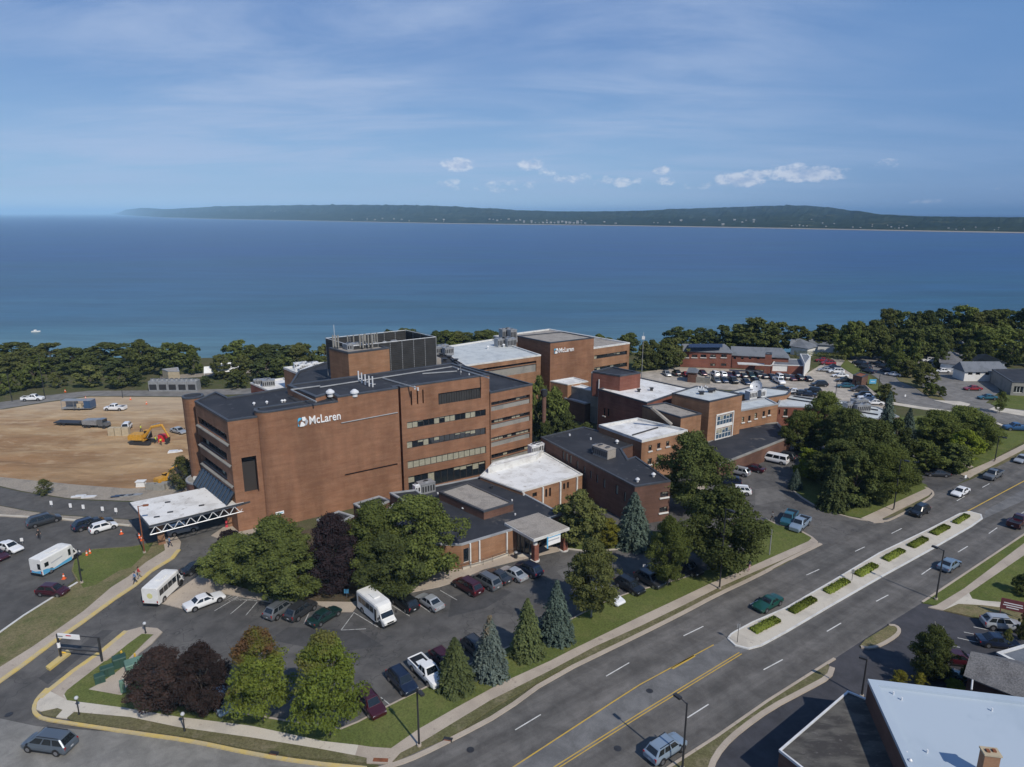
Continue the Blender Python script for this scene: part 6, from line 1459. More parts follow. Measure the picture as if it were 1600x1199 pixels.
CR = {'big': [round_crown('crown', 11+i, 30000, .058, 34, 'oval', .55) for i in range(4)],
      'maple': [round_crown('crown', 31+i, 22000, .058, 32, 'cone', .4) for i in range(2)],
      'mid': [round_crown('crown', 41+i, 9000, .105, 18, 'oval', .6) for i in range(4)],
      'far': [round_crown('crown', 51+i, 3600, .15, 12, ('oval', 'flat', 'oval', 'flat', 'cone')[i], .6) for i in range(5)],
      'airy': [round_crown('crown', 61, 5200, .085, 18, 'oval', .7)],
      'spruce': [spruce_crown('crown', 71+i, 21, 1.5, .15, .35) for i in range(3)],
      'spruce_far': [spruce_crown('crown', 81, 12, .8, .2, .4)]}
TK = {'tree': [trunk_mesh('trunk', 'tree', i) for i in range(3)], 'spruce': [trunk_mesh('trunk', 'spruce')]}
TN = [0]
def tree(bx, by, ty, hw, shape, leaf, label, cat='tree', name=None, group=None, base=.12, bark='bark', height=None, world=None, rad=None, z=0.0):
    """bx,by ground pixel of the trunk; ty row of the top; hw crown half-width in pixels"""
    TN[0] += 1; rnd = random.Random(TN[0]*7+1)
    p = G(bx, by, z) if world is None else Vector(world)
    h = (HT(bx, by, ty)-z) if height is None else height
    if rad is None:
        dist = p.y*cp-(p.z+h*.5-CH)*sp; r = hw/F*dist
    else: r = rad
    con = shape.startswith('spruce')
    name = name or {'spruce': 'spruce_tree', 'spruce_far': 'spruce_tree'}.get(shape, 'broadleaf_tree')
    t = thing(name, label, cat, (p.x, p.y, z), rnd.uniform(0, 6.28) if not leaf.startswith('leaf_maple') else R(25), group)
    me = rnd.choice(CR[shape])
    c = bpy.data.objects.new('crown', me); COL.objects.link(c); c.parent = t
    if not me.materials: me.materials.append(MATS[leaf])
    c.material_slots[0].link = 'OBJECT'; c.material_slots[0].material = MATS[leaf]
    b0 = base*h if not con else .05*h
    c.location = (0, 0, b0); c.scale = (r*(1.22 if con else 1.2), r*(1.22 if con else 1.2), h-b0)
    tm = TK['spruce' if con else 'tree'][0 if con else rnd.randrange(3)]
    k = bpy.data.objects.new('trunk', tm); COL.objects.link(k); k.parent = t; k.scale = (r*(.55 if not con else .7), r*(.55 if not con else .7), h)
    if bark != 'bark': k.material_slots[0].link = 'OBJECT'; k.material_slots[0].material = MATS[bark]
    return t
# along the street lawn
P_ = 'purple-leaved trees behind the corner'
tree(258,1108,1014,44,'big','leaf_plum','left purple-leaved tree beside the green utility boxes','tree','plum_tree',P_,.08)
tree(320,1117,1010,42,'big','leaf_plum','right purple-leaved tree left of the red-topped maple','tree','plum_tree',P_,.08)
tree(412,1128,984,52,'maple','leaf_maple','maple turning red at its top, left of the two maples','tree','maple_tree','maples by the corner lawn',.16)
tree(516,1150,990,58,'maple','leaf_maple_tip','bright green maple with a hint of orange, right of the two maples','tree','maple_tree','maples by the corner lawn',.16)
SP_ = 'conifers along the street lawn'
tree(712,1076,997,31,'spruce','needle_green','stout green spruce, nearest the camera in the lawn row','spruce',None,SP_)
tree(766,1056,963,29,'spruce','needle_cone','blue spruce with a brown cone-laden tip in the lawn row','spruce',None,SP_)
tree(824,1024,936,27,'spruce','needle_green','green spruce between the two blue ones of the lawn row','spruce',None,SP_)
tree(869,1000,908,28,'spruce','needle_teal','blue-green spruce touching the tall lawn tree','spruce',None,SP_)
LT = 'broadleaf trees along the street lawn'
tree(924,965,846,40,'big','leaf_olive','tall lawn tree with a bare pale trunk foot and mulch ring','tree',None,LT,.12,'bark_pale')
tree(1043,916,808,31,'big','leaf_green','slim lawn tree left of the biggest street tree','tree',None,LT,.08)
tree(1122,893,762,64,'big','leaf_dark','biggest spreading tree on the street lawn behind a lamp post','tree',None,LT,.08)
tree(1078,800,676,50,'big','leaf_dark','large tree in front of the tan wing, behind the biggest street tree','tree',None,LT,.12)
tree(903,850,768,36,'mid','leaf_olive','olive-green tree by the entrance lawn beside the canopy','tree',None,None,.1)
tree(989,852,770,31,'spruce','needle_teal','blue spruce against the ward block wall','spruce')
tree(948,852,812,22,'mid','leaf_yellow','yellowish bush between the olive tree and the blue spruce','bush','bush',None,.02)
# cluster in front of the hospital
CG = 'trees massed in front of the hospital'
for a in [(372,905,840,46,'big','leaf_green','leftmost green tree of the mass in front of the big blank wall'),(432,920,812,56,'big','leaf_green','broad green tree just left of the dark purple one'),(455,940,845,50,'big','leaf_green','lower green tree above the parked dark red suv'),
          (585,905,788,52,'big','leaf_green','green tree right of the dark purple one'),(655,905,774,64,'big','leaf_green','rightmost and largest green tree of the hospital mass'),(612,930,835,50,'big','leaf_dark','darker green tree behind the front shuttle bus')]:
    tree(*a, group=CG, base=.05)
tree(522,925,803,40,'big','leaf_purple','dark purple-black tree in the middle of the hospital mass','tree','plum_tree',None,.03)
tree(362,868,828,20,'mid','leaf_purple','small purple-leaved tree beside the red barriers','tree','plum_tree',None,.05)
tree(345,888,868,14,'mid','leaf_olive','small bush at the tip of the planting bed','bush','bush',None,.02)
tree(288,767,713,20,'airy','leaf_olive','thin tree by the small yellow excavator','tree',None,None,.05)
tree(70,774,749,12,'airy','leaf_olive','ragged shrub on the gravel bank of the construction site','bush','bush',None,.02)
# courtyard
YG = 'trees in the hospital courtyard'
for a in [(842,690,588,17,'mid','leaf_green','slender tall tree against the hospital east section'),(866,700,606,24,'mid','leaf_green','bushy tree beside the boiler stack'),(880,705,640,22,'mid','leaf_dark','lower courtyard tree in front of the dark connector'),(852,716,655,14,'mid','leaf_dark','small courtyard tree at the stack foot'),
          (915,690,660,12,'mid','leaf_dark','dark shrub tree by the ward block roof corner')]:
    tree(*a, group=YG, base=.05)
# east cluster
EGp = 'trees around the east lot'
for a in [(1282,705,614,30,'big','leaf_green','tallest rounded tree left of the long low wing roof'),(1243,705,643,25,'big','leaf_green','round tree at the right end of the office wing'),(1318,722,640,38,'big','leaf_dark','broad tree before the long low wing'),
          (1262,748,702,26,'mid','leaf_bright','yellow-green rounded tree at the east lot edge'),(1312,770,690,42,'big','leaf_dark','dark tree behind the small blue spruce'),(1350,750,655,46,'big','leaf_dark','wide dark tree in the middle of the east cluster'),
          (1333,792,706,32,'mid','leaf_dark','dark tree over the white post on the east lawn'),(1368,786,694,38,'big','leaf_green','tree over the blue sign on the east lawn'),(1392,765,700,36,'big','leaf_green','tree at the right of the east lawn'),
          (1395,730,655,26,'mid','leaf_dark','dark tree between the two tall conifers'),(1444,737,690,28,'mid','leaf_green','rounded tree beside the second driveway'),(1488,738,694,27,'mid','leaf_dark','dark low tree by the far sidewalk corner'),
          (1462,700,642,36,'big','leaf_green','left tree of the grove on the far lawn'),(1502,692,636,38,'big','leaf_green','middle tree of the grove on the far lawn'),(1532,702,650,26,'big','leaf_green','right tree of the grove on the far lawn'),
          (1505,722,672,24,'mid','leaf_bright','low bright tree in front of the grove'),(1430,758,734,11,'airy','leaf_dark','small thin tree at the corner of the east lawn')]:
    tree(*a, group=EGp, base=.06)
for a in [(1300,795,712,24,'spruce','needle_green','dark spruce on the point of the east lawn'),(1242,764,733,11,'spruce','needle_teal','small blue spruce at the east lot kerb'),(1379,706,612,18,'spruce','needle_teal','tall grey-blue spruce left of two above the low wing'),(1414,700,638,16,'spruce','needle_teal','dark teal spruce right of two above the low wing'),(1345,790,745,14,'spruce','needle_green','narrow dark spruce behind the blue sign')]:
    tree(*a, cat='spruce', group='conifers on the east lawn')
for a in [(1561,646,612,9,'airy','leaf_green','young thin tree on the roadside strip by the clinic'),(1401,586,551,16,'mid','leaf_green','round tree at the top of the planted island'),(1387,570,546,12,'mid','leaf_green','small light tree behind the planted island'),(1418,590,563,13,'mid','leaf_olive','pale tree in the middle of the planted island'),
          (1440,607,566,19,'mid','leaf_olive','largest tree at the lower end of the planted island'),(1460,614,600,7,'mid','leaf_dark','left of two small conical shrubs on the island tip'),(1471,621,604,6,'mid','leaf_dark','right of two small conical shrubs on the island tip'),(1382,632,600,14,'mid','leaf_olive','olive tree by the corner of the far lot'),(1452,620,598,9,'mid','leaf_green','young tree near the island tip shrubs')]:
    tree(*a, base=.1)
# south-east
bt = tree(1450,1062,980,30,'big','leaf_dark','birch with pale forked top standing in the southeast lot','tree','birch_tree',None,.08,'bark_pale')
hb_ = HT(1450,1062,980); m = MB()
for dx, dy in ((-.5, .1), (.45, -.2), (.1, .4)): m.tube((0, -.5, hb_*.72), (dx, dy-.6, hb_*1.02), .07, .03, n=6)
m.build('branch', 'bark_pale', bt)
for a in [(1572,1012,982,7,'mid','leaf_olive','narrow columnar shrub below the silver suv'),(1594,1000,956,8,'mid','leaf_olive','columnar shrub right of the silver suv'),(1597,930,897,16,'mid','leaf_dark','round bush on the lawn at the right edge'),
          (1404,1068,1048,13,'airy','leaf_yellow','yellow-flowered bush behind the pale-blue roof'),(1438,1072,1052,12,'airy','leaf_yellow','yellow-green bush at the foot of the birch'),(1492,1078,1064,16,'mid','leaf_bright','low rounded bright bush beside the pale-blue roof'),(1508,1064,1040,10,'mid','leaf_dark','dark shrub at the corner of the shingled roof'),(1480,1062,1045,14,'mid','needle_teal','bluish shrub behind the pale-blue roof')]:
    tree(*a, cat='bush', name='bush', base=.02)
# shore trees -------------------------------------------------------
def belt(rows, group, where, seed):
    rnd = random.Random(seed); k = 0; allr = []
    for x0, x1, step, by, ty, hw, jit in rows:
        x = x0
        while x <= x1:
            allr.append((x+rnd.uniform(-.3, .3)*step, by+rnd.uniform(-2.5, 2.5), ty+rnd.uniform(-jit, jit), hw*rnd.uniform(.8, 1.25))); x += step
    allr.sort()
    for x, by, ty, hw in allr:
        k += 1; L = rnd.choice(['leaf_far', 'leaf_far', 'leaf_far_dark', 'leaf_green', 'leaf_olive', 'leaf_dark'])
        w_ = {'leaf_green': 'light green', 'leaf_far': 'green', 'leaf_far_dark': 'dark green', 'leaf_olive': 'olive-tinged', 'leaf_dark': 'deep green'}[L]
        tree(x, by, ty, hw*rnd.choice([.7, 1, 1, 1.15]), rnd.choice(['far', 'far', 'mid']), L, '%s tree, %s from the left %s' % (w_, nth(k), where), group=group, base=.03)
belt([(-10,312,40,586,545,25,15),(-5,235,46,604,574,19,8),(-20,310,50,572,536,27,10)], 'shore trees left of the hospital', 'behind the construction site', 1)
belt([(366,512,24,574,537,21,5),(350,505,30,594,556,18,5)], 'shore trees behind the hospital wing', 'in the belt behind the hospital wing', 2)
belt([(612,680,22,552,516,15,3),(696,772,17,548,516,20,5)], 'tree tops behind the hospital roofs', 'of the tree tops behind the hospital roofs', 3)
belt([(938,1000,16,556,523,15,5),(1003,1060,17,577,528,21,8),(1050,1160,21,545,511,20,5)], 'trees left of the north office', 'left of and behind the office', 4)
belt([(1158,1222,19,549,503,25,7),(1248,1330,19,548,513,19,7)], 'trees behind the north office', 'behind the office and cottages', 5)
belt([(1322,1366,20,560,503,20,8),(1378,1610,23,546,482,25,6),(1372,1600,27,562,512,21,6),(1400,1610,34,574,534,16,6)], 'tall shore trees at the upper right', 'in the tall grove at the upper right', 6)
for i, (x, y, t) in enumerate([(3,618,582),(28,612,578)]):
    tree(x, y, t, 13, 'far', 'leaf_green', 'light green bush %s at the left edge by the shore road' % ('nearer' if i == 0 else 'farther'), 'bush', 'bush', None, .02)
tree(372,606,580,17,'far','leaf_far','scrubby tree hiding the white tents behind the hospital wing','tree',None,None,.03)
tree(322,604,588,9,'far','leaf_far_dark','small bush right of the chiller units','bush','bush',None,.02)
# hedges
def hedge(c4, label, name='hedge', h=.75, group=None, leaf='hedge_leaf', n=2600):
    P = PX(c4, .15); o = sum(P, Vector((0, 0, 0)))/4; u = (P[1]-P[0]+P[2]-P[3])/2; v = (P[3]-P[0]+P[2]-P[1])/2
    rng = np.random.default_rng(int(c4[0][0])); L, W_ = u.length, v.length
    n = int(max(500, n))
    a = rng.uniform(-.5, .5, (n, 3)); f = rng.integers(0, 4, n)
    a[f == 0, 2] = .5; s = f == 1; a[s, 1] = np.sign(a[s, 1])*.5; s = f == 2; a[s, 0] = np.sign(a[s, 0])*.5; a[f == 3, 2] = .42
    C = np.array([a[:, 0]*L, a[:, 1]*W_, (a[:, 2]+.5)*h+.02]).T+rng.normal(size=(n, 3))*.05
    N = np.array([a[:, 0]*2, a[:, 1]*2, np.abs(a[:, 2])*2.4]).T+rng.normal(size=(n, 3))*.5
    me = leafmesh(name, C, N, rng.uniform(.16, .32, n), rng); me.materials.append(MATS[leaf])
    ob = bpy.data.objects.new(name, me); COL.objects.link(ob); ob.location = (o.x, o.y, .15); ob.rotation_euler = (0, 0, math.atan2(u.y, u.x))
    return tag(ob, label, name, group)
HG = 'clipped planting blocks on the central reservation'
hs = [[(1172,983),(1183,991),(1218,972),(1210,966)],[(1232,954),(1242,960),(1275,940),(1267,934)],[(1287,923),(1297,929),(1327,911),(1318,906)],[(1335,897),(1345,902),(1371,887),(1362,881)],[(1379,873),(1388,878),(1413,863),(1405,859)],[(1418,853),(1429,857),(1449,845),(1442,840)],[(1454,833),(1463,837),(1483,826),(1475,821)],[(1488,817),(1497,819),(1515,808),(1507,805)]]
for i, q in enumerate(hs):
    q2 = [q[0], q[3], q[2], q[1]]
    hedge(q2, 'clipped green planting block, %s from the near tip of the median' % nth(i+1), group=HG, h=.28)
hedge([(1240,562),(1318,566),(1320,561),(1244,557)], 'long clipped yellow-green hedge in front of the bungalow', h=2.2, leaf='leaf_olive', n=2600)
# ------------------------------------------------------------------ street furniture, site machinery, people
def lamp(bx, by, ty, ax, label, dark='metal_dark', arm=None, shoe=True, group='tall street lamps'):
    """shoebox lamp; ax = signed arm length towards +/- x of the photo, in metres along the street normal"""
    p = G(bx, by); h = HT(bx, by, ty); t = thing('street_lamp', label, 'lamp post', p, 0, group)
    m = MB(); m.tube((0, 0, 0), (0, 0, h), .11, .075, n=10, mi=0); m.build('pole', dark, t)
    m = MB(); m.tube((0, 0, .1), (0, 0, .35), .22, n=12); m.build('base_cover', 'concrete', t)
    m = MB(); m.tube((0, 0, h-.1), (ax[0]*.6, ax[1]*.6, h+.02), .05, n=8); m.build('arm', dark, t)
    m = MB(); m.box((ax[0], ax[1], h), (.75, .38, .2), 0, math.atan2(ax[1], ax[0])); m.box((ax[0], ax[1], h-.11), (.55, .28, .04), 1, math.atan2(ax[1], ax[0])); m.build('lamp_head', [dark, 'plate'], t)
    return t
nl = Vector((math.sin(R(35.5)), -math.cos(R(35.5))))
lamp(655,1167,1076,(nl.x*.8,nl.y*.8),'tall dark lamp post nearest the camera on the hospital sidewalk')
lamp(1124,921,795,(nl.x*1.0,nl.y*1.0),'tall dark lamp post in front of the biggest street tree')
lamp(1396,798,718,(nl.x*1.0,nl.y*1.0),'tall dark lamp post beside the blue sign on the east lawn')
lamp(1554,722,682,(nl.x*1.0,nl.y*1.0),'tall dark lamp post on the far sidewalk by the open lawn')
lamp(1462,938,860,(-nl.x*1.1,-nl.y*1.1),'tall dark lamp post across the street beside the steel sedan')
lamp(1066,1204,1099,(-nl.x*1.1,-nl.y*1.1),'tall dark lamp post beside the light blue crossover at the bottom')
lamp(128,912,864,(0.5,-.3),'lamp post at the white-based kerb corner of the west lot',group=None)
lamp(226,865,791,(1.0,.3),'rust-brown lamp post in front of the white drive canopy','rust',group=None)
lamp(1346,1090,1030,(-.3,.2),'thin dark pole lamp beside the corner of the pale-blue roof',group=None)
mast('utility_pole', 'pale utility pole in front of the biggest street tree', 'pole', 1202, 868, 828, .09, 'metal_grey')
for x, y, t, l in [(19,628,583,'thin pole at the left edge of the shore road'),(71,624,558,'thin pole left behind the construction site'),(192,622,610,'short pole by the construction site road'),(1372,610,585,'lamp pole beside the small blue lot sign'),(1305,622,594,'thin lamp pole standing in the far lot')]:
    mast('pole', l, 'pole', x, y, t, .08, 'metal_dark')
# ornamental post lamps
for x, y, t, l in [(124,1118,1088,'short globe lamp at the start of the corner sidewalk'),(289,1144,1113,'short globe lamp beside the purple-leaved trees'),(228,991,972,'short globe lamp at the tip of the gate island')]:
    p = G(x, y); h = HT(x, y, t); o = thing('globe_lamp', l, 'lamp post', p, 0, 'short globe lamps'); m = MB(); m.tube((0, 0, 0), (0, 0, h-.35), .06, n=8); m.tube((0, 0, 0), (0, 0, .3), .11, n=8); m.tube((-.22, 0, h*.62), (.22, 0, h*.62), .02); m.build('post', 'metal_dark', o)
    m = MB(); 
    for k in range(4):
        a0, a1 = math.pi*k/4-math.pi/2, math.pi*(k+1)/4-math.pi/2
        m.tube((0, 0, h-.2+.2*math.sin(a0)), (0, 0, h-.2+.2*math.sin(a1)), .2*math.cos(a0)+.001, .2*math.cos(a1)+.001, n=12, caps=False)
    m.build('globe', 'plate', o)
def sign(name, label, x, y, t, w, hb, mat, cat='sign', rz=0, posts=2, tx=None, txm='logo_white', pm='metal_grey', group=None, words=None):
    p = G(x, y); h = HT(x, y, t); o = thing(name, label, cat, p, R(rz), group); m = MB()
    for k in ([0] if posts == 1 else [-w*.45, w*.45]): m.tube((k, .05, 0), (k, .05, h-.02), .05, n=6)
    m.build('post', pm, o); m = MB(); m.box((0, 0, h-hb/2), (w, .07, hb)); b = m.build('panel', mat, o)
    if words:
        for i, (tt, zz, s) in enumerate(words):
            fc = bpy.data.curves.new('text', 'FONT'); fc.body = tt; fc.extrude = .01; fc.size = s; fc.align_x = 'CENTER'; fc.offset = .0
            tmp = bpy.data.objects.new('tmp', fc); COL.objects.link(tmp); bpy.context.view_layer.update(); me = bpy.data.meshes.new_from_object(tmp); bpy.data.objects.remove(tmp)
            me.transform(Matrix.Translation((0, -.05, h-hb+zz)) @ Matrix.Rotation(math.pi/2, 4, 'X')); me.materials.append(MATS[txm]); l = bpy.data.objects.new('lettering', me); COL.objects.link(l); l.parent = b
    elif tx:
        for zz, ww in tx:
            m = MB(); m.box((0, -.04, h-hb+zz), (w*ww, .012, .12)); m.build('lettering_line', txm, b)
    return o
p = G(1579,963); o = sign('post_sign', 'dark red-brown hanging wooden sign with white lettering in front of the silver suv', 1579, 966, 938, 2.6, 1.5, 'sign_brown', rz=-28, pm='sign_brown', tx=[(.95, .75), (.65, .8), (.35, .5)])
sign('direction_sign', 'teal-blue sign panel under the trees of the east lawn', 1381, 779, 764, 1.6, 1.2, 'sign_teal', rz=20, tx=[(.7, .5)])
sign('lot_sign', 'small bright blue sign board at the far lot verge', 1363, 603, 593, 2.0, 1.3, 'sky_blue', tx=[(.6, .6)])
for x, y, t, l in [(896,850,841,'small white sign post right of the entrance canopy'),(1005,893+28,880+2,'small white sign post beside the black suv on the lawn') if 0 else (1006,893,882,'small white sign post in the shade by the black suv'),(1323,797,788,'small white post sign on the east lawn point'),(724,885,874,'white sign post at the accessible bays left of the railing'),(745,880,868,'second white sign post at the accessible bays'),
                   (35,850,841,'small white sign post behind the white sedan'),(89,922,913,'thin reserved-bay sign post beside the dark red hatchback'),(1508,750,743,'white road sign by the far sidewalk corner'),(1414,622,617,'white board standing on the upper road')]:
    sign('sign_post', l, x, y, t, .42, .55, 'logo_white', posts=1, rz=10)
sign('blue_sign', 'small bright blue sign under the dark purple tree', 542, 935, 921, .6, .6, 'sky_blue', posts=1)
for i, (x, t) in enumerate([(81,783),(111,787),(131,789),(161,792),(182,794)]):
    sign('marker_board', 'white marker panel on the west drive, %s of five' % ['first from the left', 'second from the left', 'middle', 'fourth from the left', 'last'][i], x, t+10, t, .45, .75, 'logo_white', 'marker', posts=1, group='marker panels along the west drive')
for x, y, t, l in [(1152,1004,975,'dark sign pole on the near tip of the median'),(1331,907,890,'thin sign pole on the median between hedges')]:
    p = G(x, y, .15); h = HT(x, y, t); o = thing('median_sign', l, 'sign', p); m = MB(); m.tube((0, 0, 0), (0, 0, h), .035, n=6); m.build('post', 'metal_dark', o); m = MB(); m.box((.0, 0, h-.3), (.4, .04, .55)); m.build('panel', 'metal_grey', o)
# bollards, cones, barriers
for i, (x, y, t) in enumerate([(191,1029,1016),(212,1033,1020),(239,1036,1024),(255,1043,1030)]):
    p = G(x, y); m = MB(); m.tube((0, 0, 0), (0, 0, .95), .11, n=12); m.tube((0, 0, .95), (0, 0, 1.02), .11, .04, n=12); o = m.build('bollard', 'yellow'); o.location = p
    tag(o, 'yellow bollard by the equipment pad, %s from the left' % nth(i+1), 'bollard', 'yellow bollards')
def cone(x, y, l, s=1.0, g='orange cones and drums'):
    p = G(x, y); m = MB(); m.box((0, 0, .03), (.5*s, .5*s, .06), 0); m.tube((0, 0, .05), (0, 0, .9*s), .2*s, .04*s, n=12, mi=0); m.tube((0, 0, .45*s), (0, 0, .6*s), .135*s, .108*s, n=12, mi=1)
    o = m.build('traffic_cone', ['orange', 'logo_white']); o.location = (p.x, p.y, .03); tag(o, l, 'traffic cone', g)
for x, y, l in [(136,869,'left orange drum of the pair on the lawn tip'),(141,866,'right orange drum of the pair on the lawn tip'),(100,905,'tall orange cone behind the dark red hatchback'),(218,841,'orange drum left of the canopy lamp post'),(222,845,'orange drum at the foot of the canopy lamp post'),(190,835,'orange cone at the barricade on the west lot'),
                (102,613,'orange drum on the road above the construction site'),(229,632,'orange cone on the far side of the construction site'),(134,624,'small orange cone by the trailer roof'),(204,600+25,'small red marker cone near the service pickup')]:
    cone(x, y, l, .95)
for i, (x, y) in enumerate([(378,817),(382,815),(386,813),(380,812),(385,809),(389,810),(355,824)]):
    p = G(x, y); m = MB(); m.box((0, 0, .45), (.75, .4, .9), 0, 0, .8); m.box((0, -.18, .5), (.5, .06, .14), 1); o = m.build('barrier', ['pink_red', 'logo_white']); o.location = (p.x, p.y, .13); o.rotation_euler = (0, 0, R(i*17))
    tag(o, 'red and white plastic barrier under the drive canopy, %s' % ['front left of the stack', 'front middle of the stack', 'front right of the stack', 'back left of the stack', 'back middle of the stack', 'back right of the stack', 'alone by the middle column'][i], 'barrier', 'red barriers')
# gate arm and height sign at the drive
g0 = G(96, 1026); 
t = thing('height_gate', 'dark gate frame with white height board across the drive', 'gate', G(96,1026)); o0 = G(96,1026)
L1, R1 = G(96,1029)-o0, G(160,1035)-o0; hh = 3.2
m = MB(); m.tube((L1.x, L1.y, 0), (L1.x, L1.y, hh), .13, n=8); m.build('post', 'metal_dark', t); m = MB(); m.tube((R1.x, R1.y, 0), (R1.x, R1.y, hh), .13, n=8); m.build('post', 'metal_dark', t)
m = MB(); m.tube((L1.x, L1.y, hh), (R1.x, R1.y, hh), .06, n=6); m.build('crossbar', 'metal_dark', t); m = MB(); m.tube((L1.x, L1.y, 1.35), (R1.x, R1.y, 1.35), .09, n=6); m.build('gate_arm', 'metal_dark', t)
d = (R1-L1); a = math.atan2(d.y, d.x); c = L1+d*.29; m = MB(); m.box((c.x, c.y-.08, hh-.12), (d.length*.53, .06, .62), 0, a); bd = m.build('board', 'logo_white', t)
m = MB(); m.box((c.x, c.y-.13, hh+.0), (d.length*.12, .02, .12), 1, a); m.box((c.x+.25, c.y-.13, hh-.18), (d.length*.14, .02, .12), 1, a); m.box((c.x-d.length*.18, c.y-.13, hh-.05), (d.length*.12, .02, .05), 0, a); m.box((c.x+d.length*.19, c.y-.13, hh-.05), (d.length*.12, .02, .05), 0, a); m.build('lettering', ['metal_dark', 'red'], bd)
m = MB(); m.tube((L1.x, L1.y-.05, 1.5), (L1.x, L1.y-.05, 2.1), .17, n=10); m.build('sleeve', 'logo_white', t)
isl = [(72,1045),(78,1049),(111,1023),(106,1018)]; m = MB(); P = PX(isl); m.prism([(p.x, p.y) for p in P], 0, .3); o = m.build('kerb_island', 'kerb_yellow'); tag(o, 'narrow yellow-painted kerb island under the drive gate', 'kerb')
p = G(95,1026); o = thing('gate_pedestal', 'yellow curved guard post on the kerb island', 'bollard', (p.x, p.y, .3)); m = MB(); m.tube((0, 0, 0), (0, 0, 1.0), .12, n=10); m.tube((0, 0, .25), (.5, .25, .05), .1, n=8); m.build('guard', 'yellow', o)
# green utility boxes on the pad
for i, (x, y, w_, d_, h_, mt, l) in enumerate([(157,1067,1.0,.8,.8,'box_green','small dark green utility box, lowest on the pad'),(169,1056,1.3,.8,.95,'box_green','middle dark green utility box on the pad'),(188,1042,1.3,1.0,1.1,'box_green','dark green utility box nearest the bollards'),
        (212,1050,1.8,1.4,1.2,'box_green_light','pale green transformer beside the purple trees'),(193,1083,.5,.4,1.3,'box_green_light','thin pale green service pillar on the pad')]):
    p = G(x, y); t = thing('utility_box', l, 'utility box', (p.x, p.y, .14), R(35), 'utility boxes on the pad'); m = MB(); m.box((0, 0, h_/2), (w_, d_, h_)); m.build('cabinet', mt, t)
    m = MB(); m.box((0, 0, h_+.05), (w_*1.06, d_*1.08, .1), 0, 0, .9); m.build('lid', mt, t); m = MB(); m.box((0, -d_/2-.01, h_*.5), (.03, .03, h_*.8)); m.build('door_seam', 'black', t)
# railing by the entrance
P = PX([(716,893),(755,883),(770,878),(795,869),(808,866)], .13)
t = thing('railing', 'dark metal handrail along the walk in front of the entrance building', 'railing', P[0])
m = MB()
for a, b in zip(P, P[1:]):
    a, b = a-P[0], b-P[0]
    for h in (1.0, .55): m.tube((a.x, a.y, h), (b.x, b.y, h), .03, n=5)
    n = max(1, int((b-a).length/1.5))
    for k in range(n+1): q = a.lerp(b, k/n); m.tube((q.x, q.y, 0), (q.x, q.y, 1.0), .03, n=5)
m.build('rail', 'metal_dark', t)
# bins and benches under the entrance
# sail and boat on the lake
p = G(56, 519, 0)*1.0; d = ray(56, 519); tt = (-25-CH)/d.z; t = thing('sail_boat', 'small white motor boat far out on the lake at the left', 'boat', (d.x*tt, d.y*tt, -25), R(10))
m = MB(); loft(m, [[(-5, -1.2, 0), (-5, -1.4, 1.1), (-5, 1.4, 1.1), (-5, 1.2, 0)], [(2, -1.3, 0), (2, -1.5, 1.2), (2, 1.5, 1.2), (2, 1.3, 0)], [(5.5, -.05, .3), (5.5, -.1, 1.5), (5.5, .1, 1.5), (5.5, .05, .3)]]); m.build('hull', 'white_paint', t)
m = MB(); m.box((-.5, 0, 1.8), (3, 2, 1.3), 0, 0, .8); m.build('cabin', 'white_paint', t); t.name = 'motor_boat'; t.scale = (.5, .5, .6)
# tents and cars behind the wing
for i, (x, y, w_) in enumerate([(345,590,9),(356,585,7)]):
    p = G(x, y); t = thing('white_tent', ['larger white tent left of the scrubby tree', 'smaller white tent beside the scrubby tree'][i], 'tent', p, R(20)); m = MB()
    h = 2.2; a = w_/2; b = 2.6
    m.face([(-a, -b, h), (a, -b, h), (a, 0, h+1.6), (-a, 0, h+1.6)]); m.face([(a, b, h), (-a, b, h), (-a, 0, h+1.6), (a, 0, h+1.6)]); m.face([(a, -b, h), (a, b, h), (a, 0, h+1.6)]); m.face([(-a, b, h), (-a, -b, h), (-a, 0, h+1.6)]); m.build('canvas', 'white_paint', t)
    m = MB()
    for sx_ in (-a, a):
        for sy_ in (-b, b): m.tube((sx_*.97, sy_*.97, 0), (sx_*.97, sy_*.97, h), .06, n=6)
    m.build('pole', 'metal_white', t)
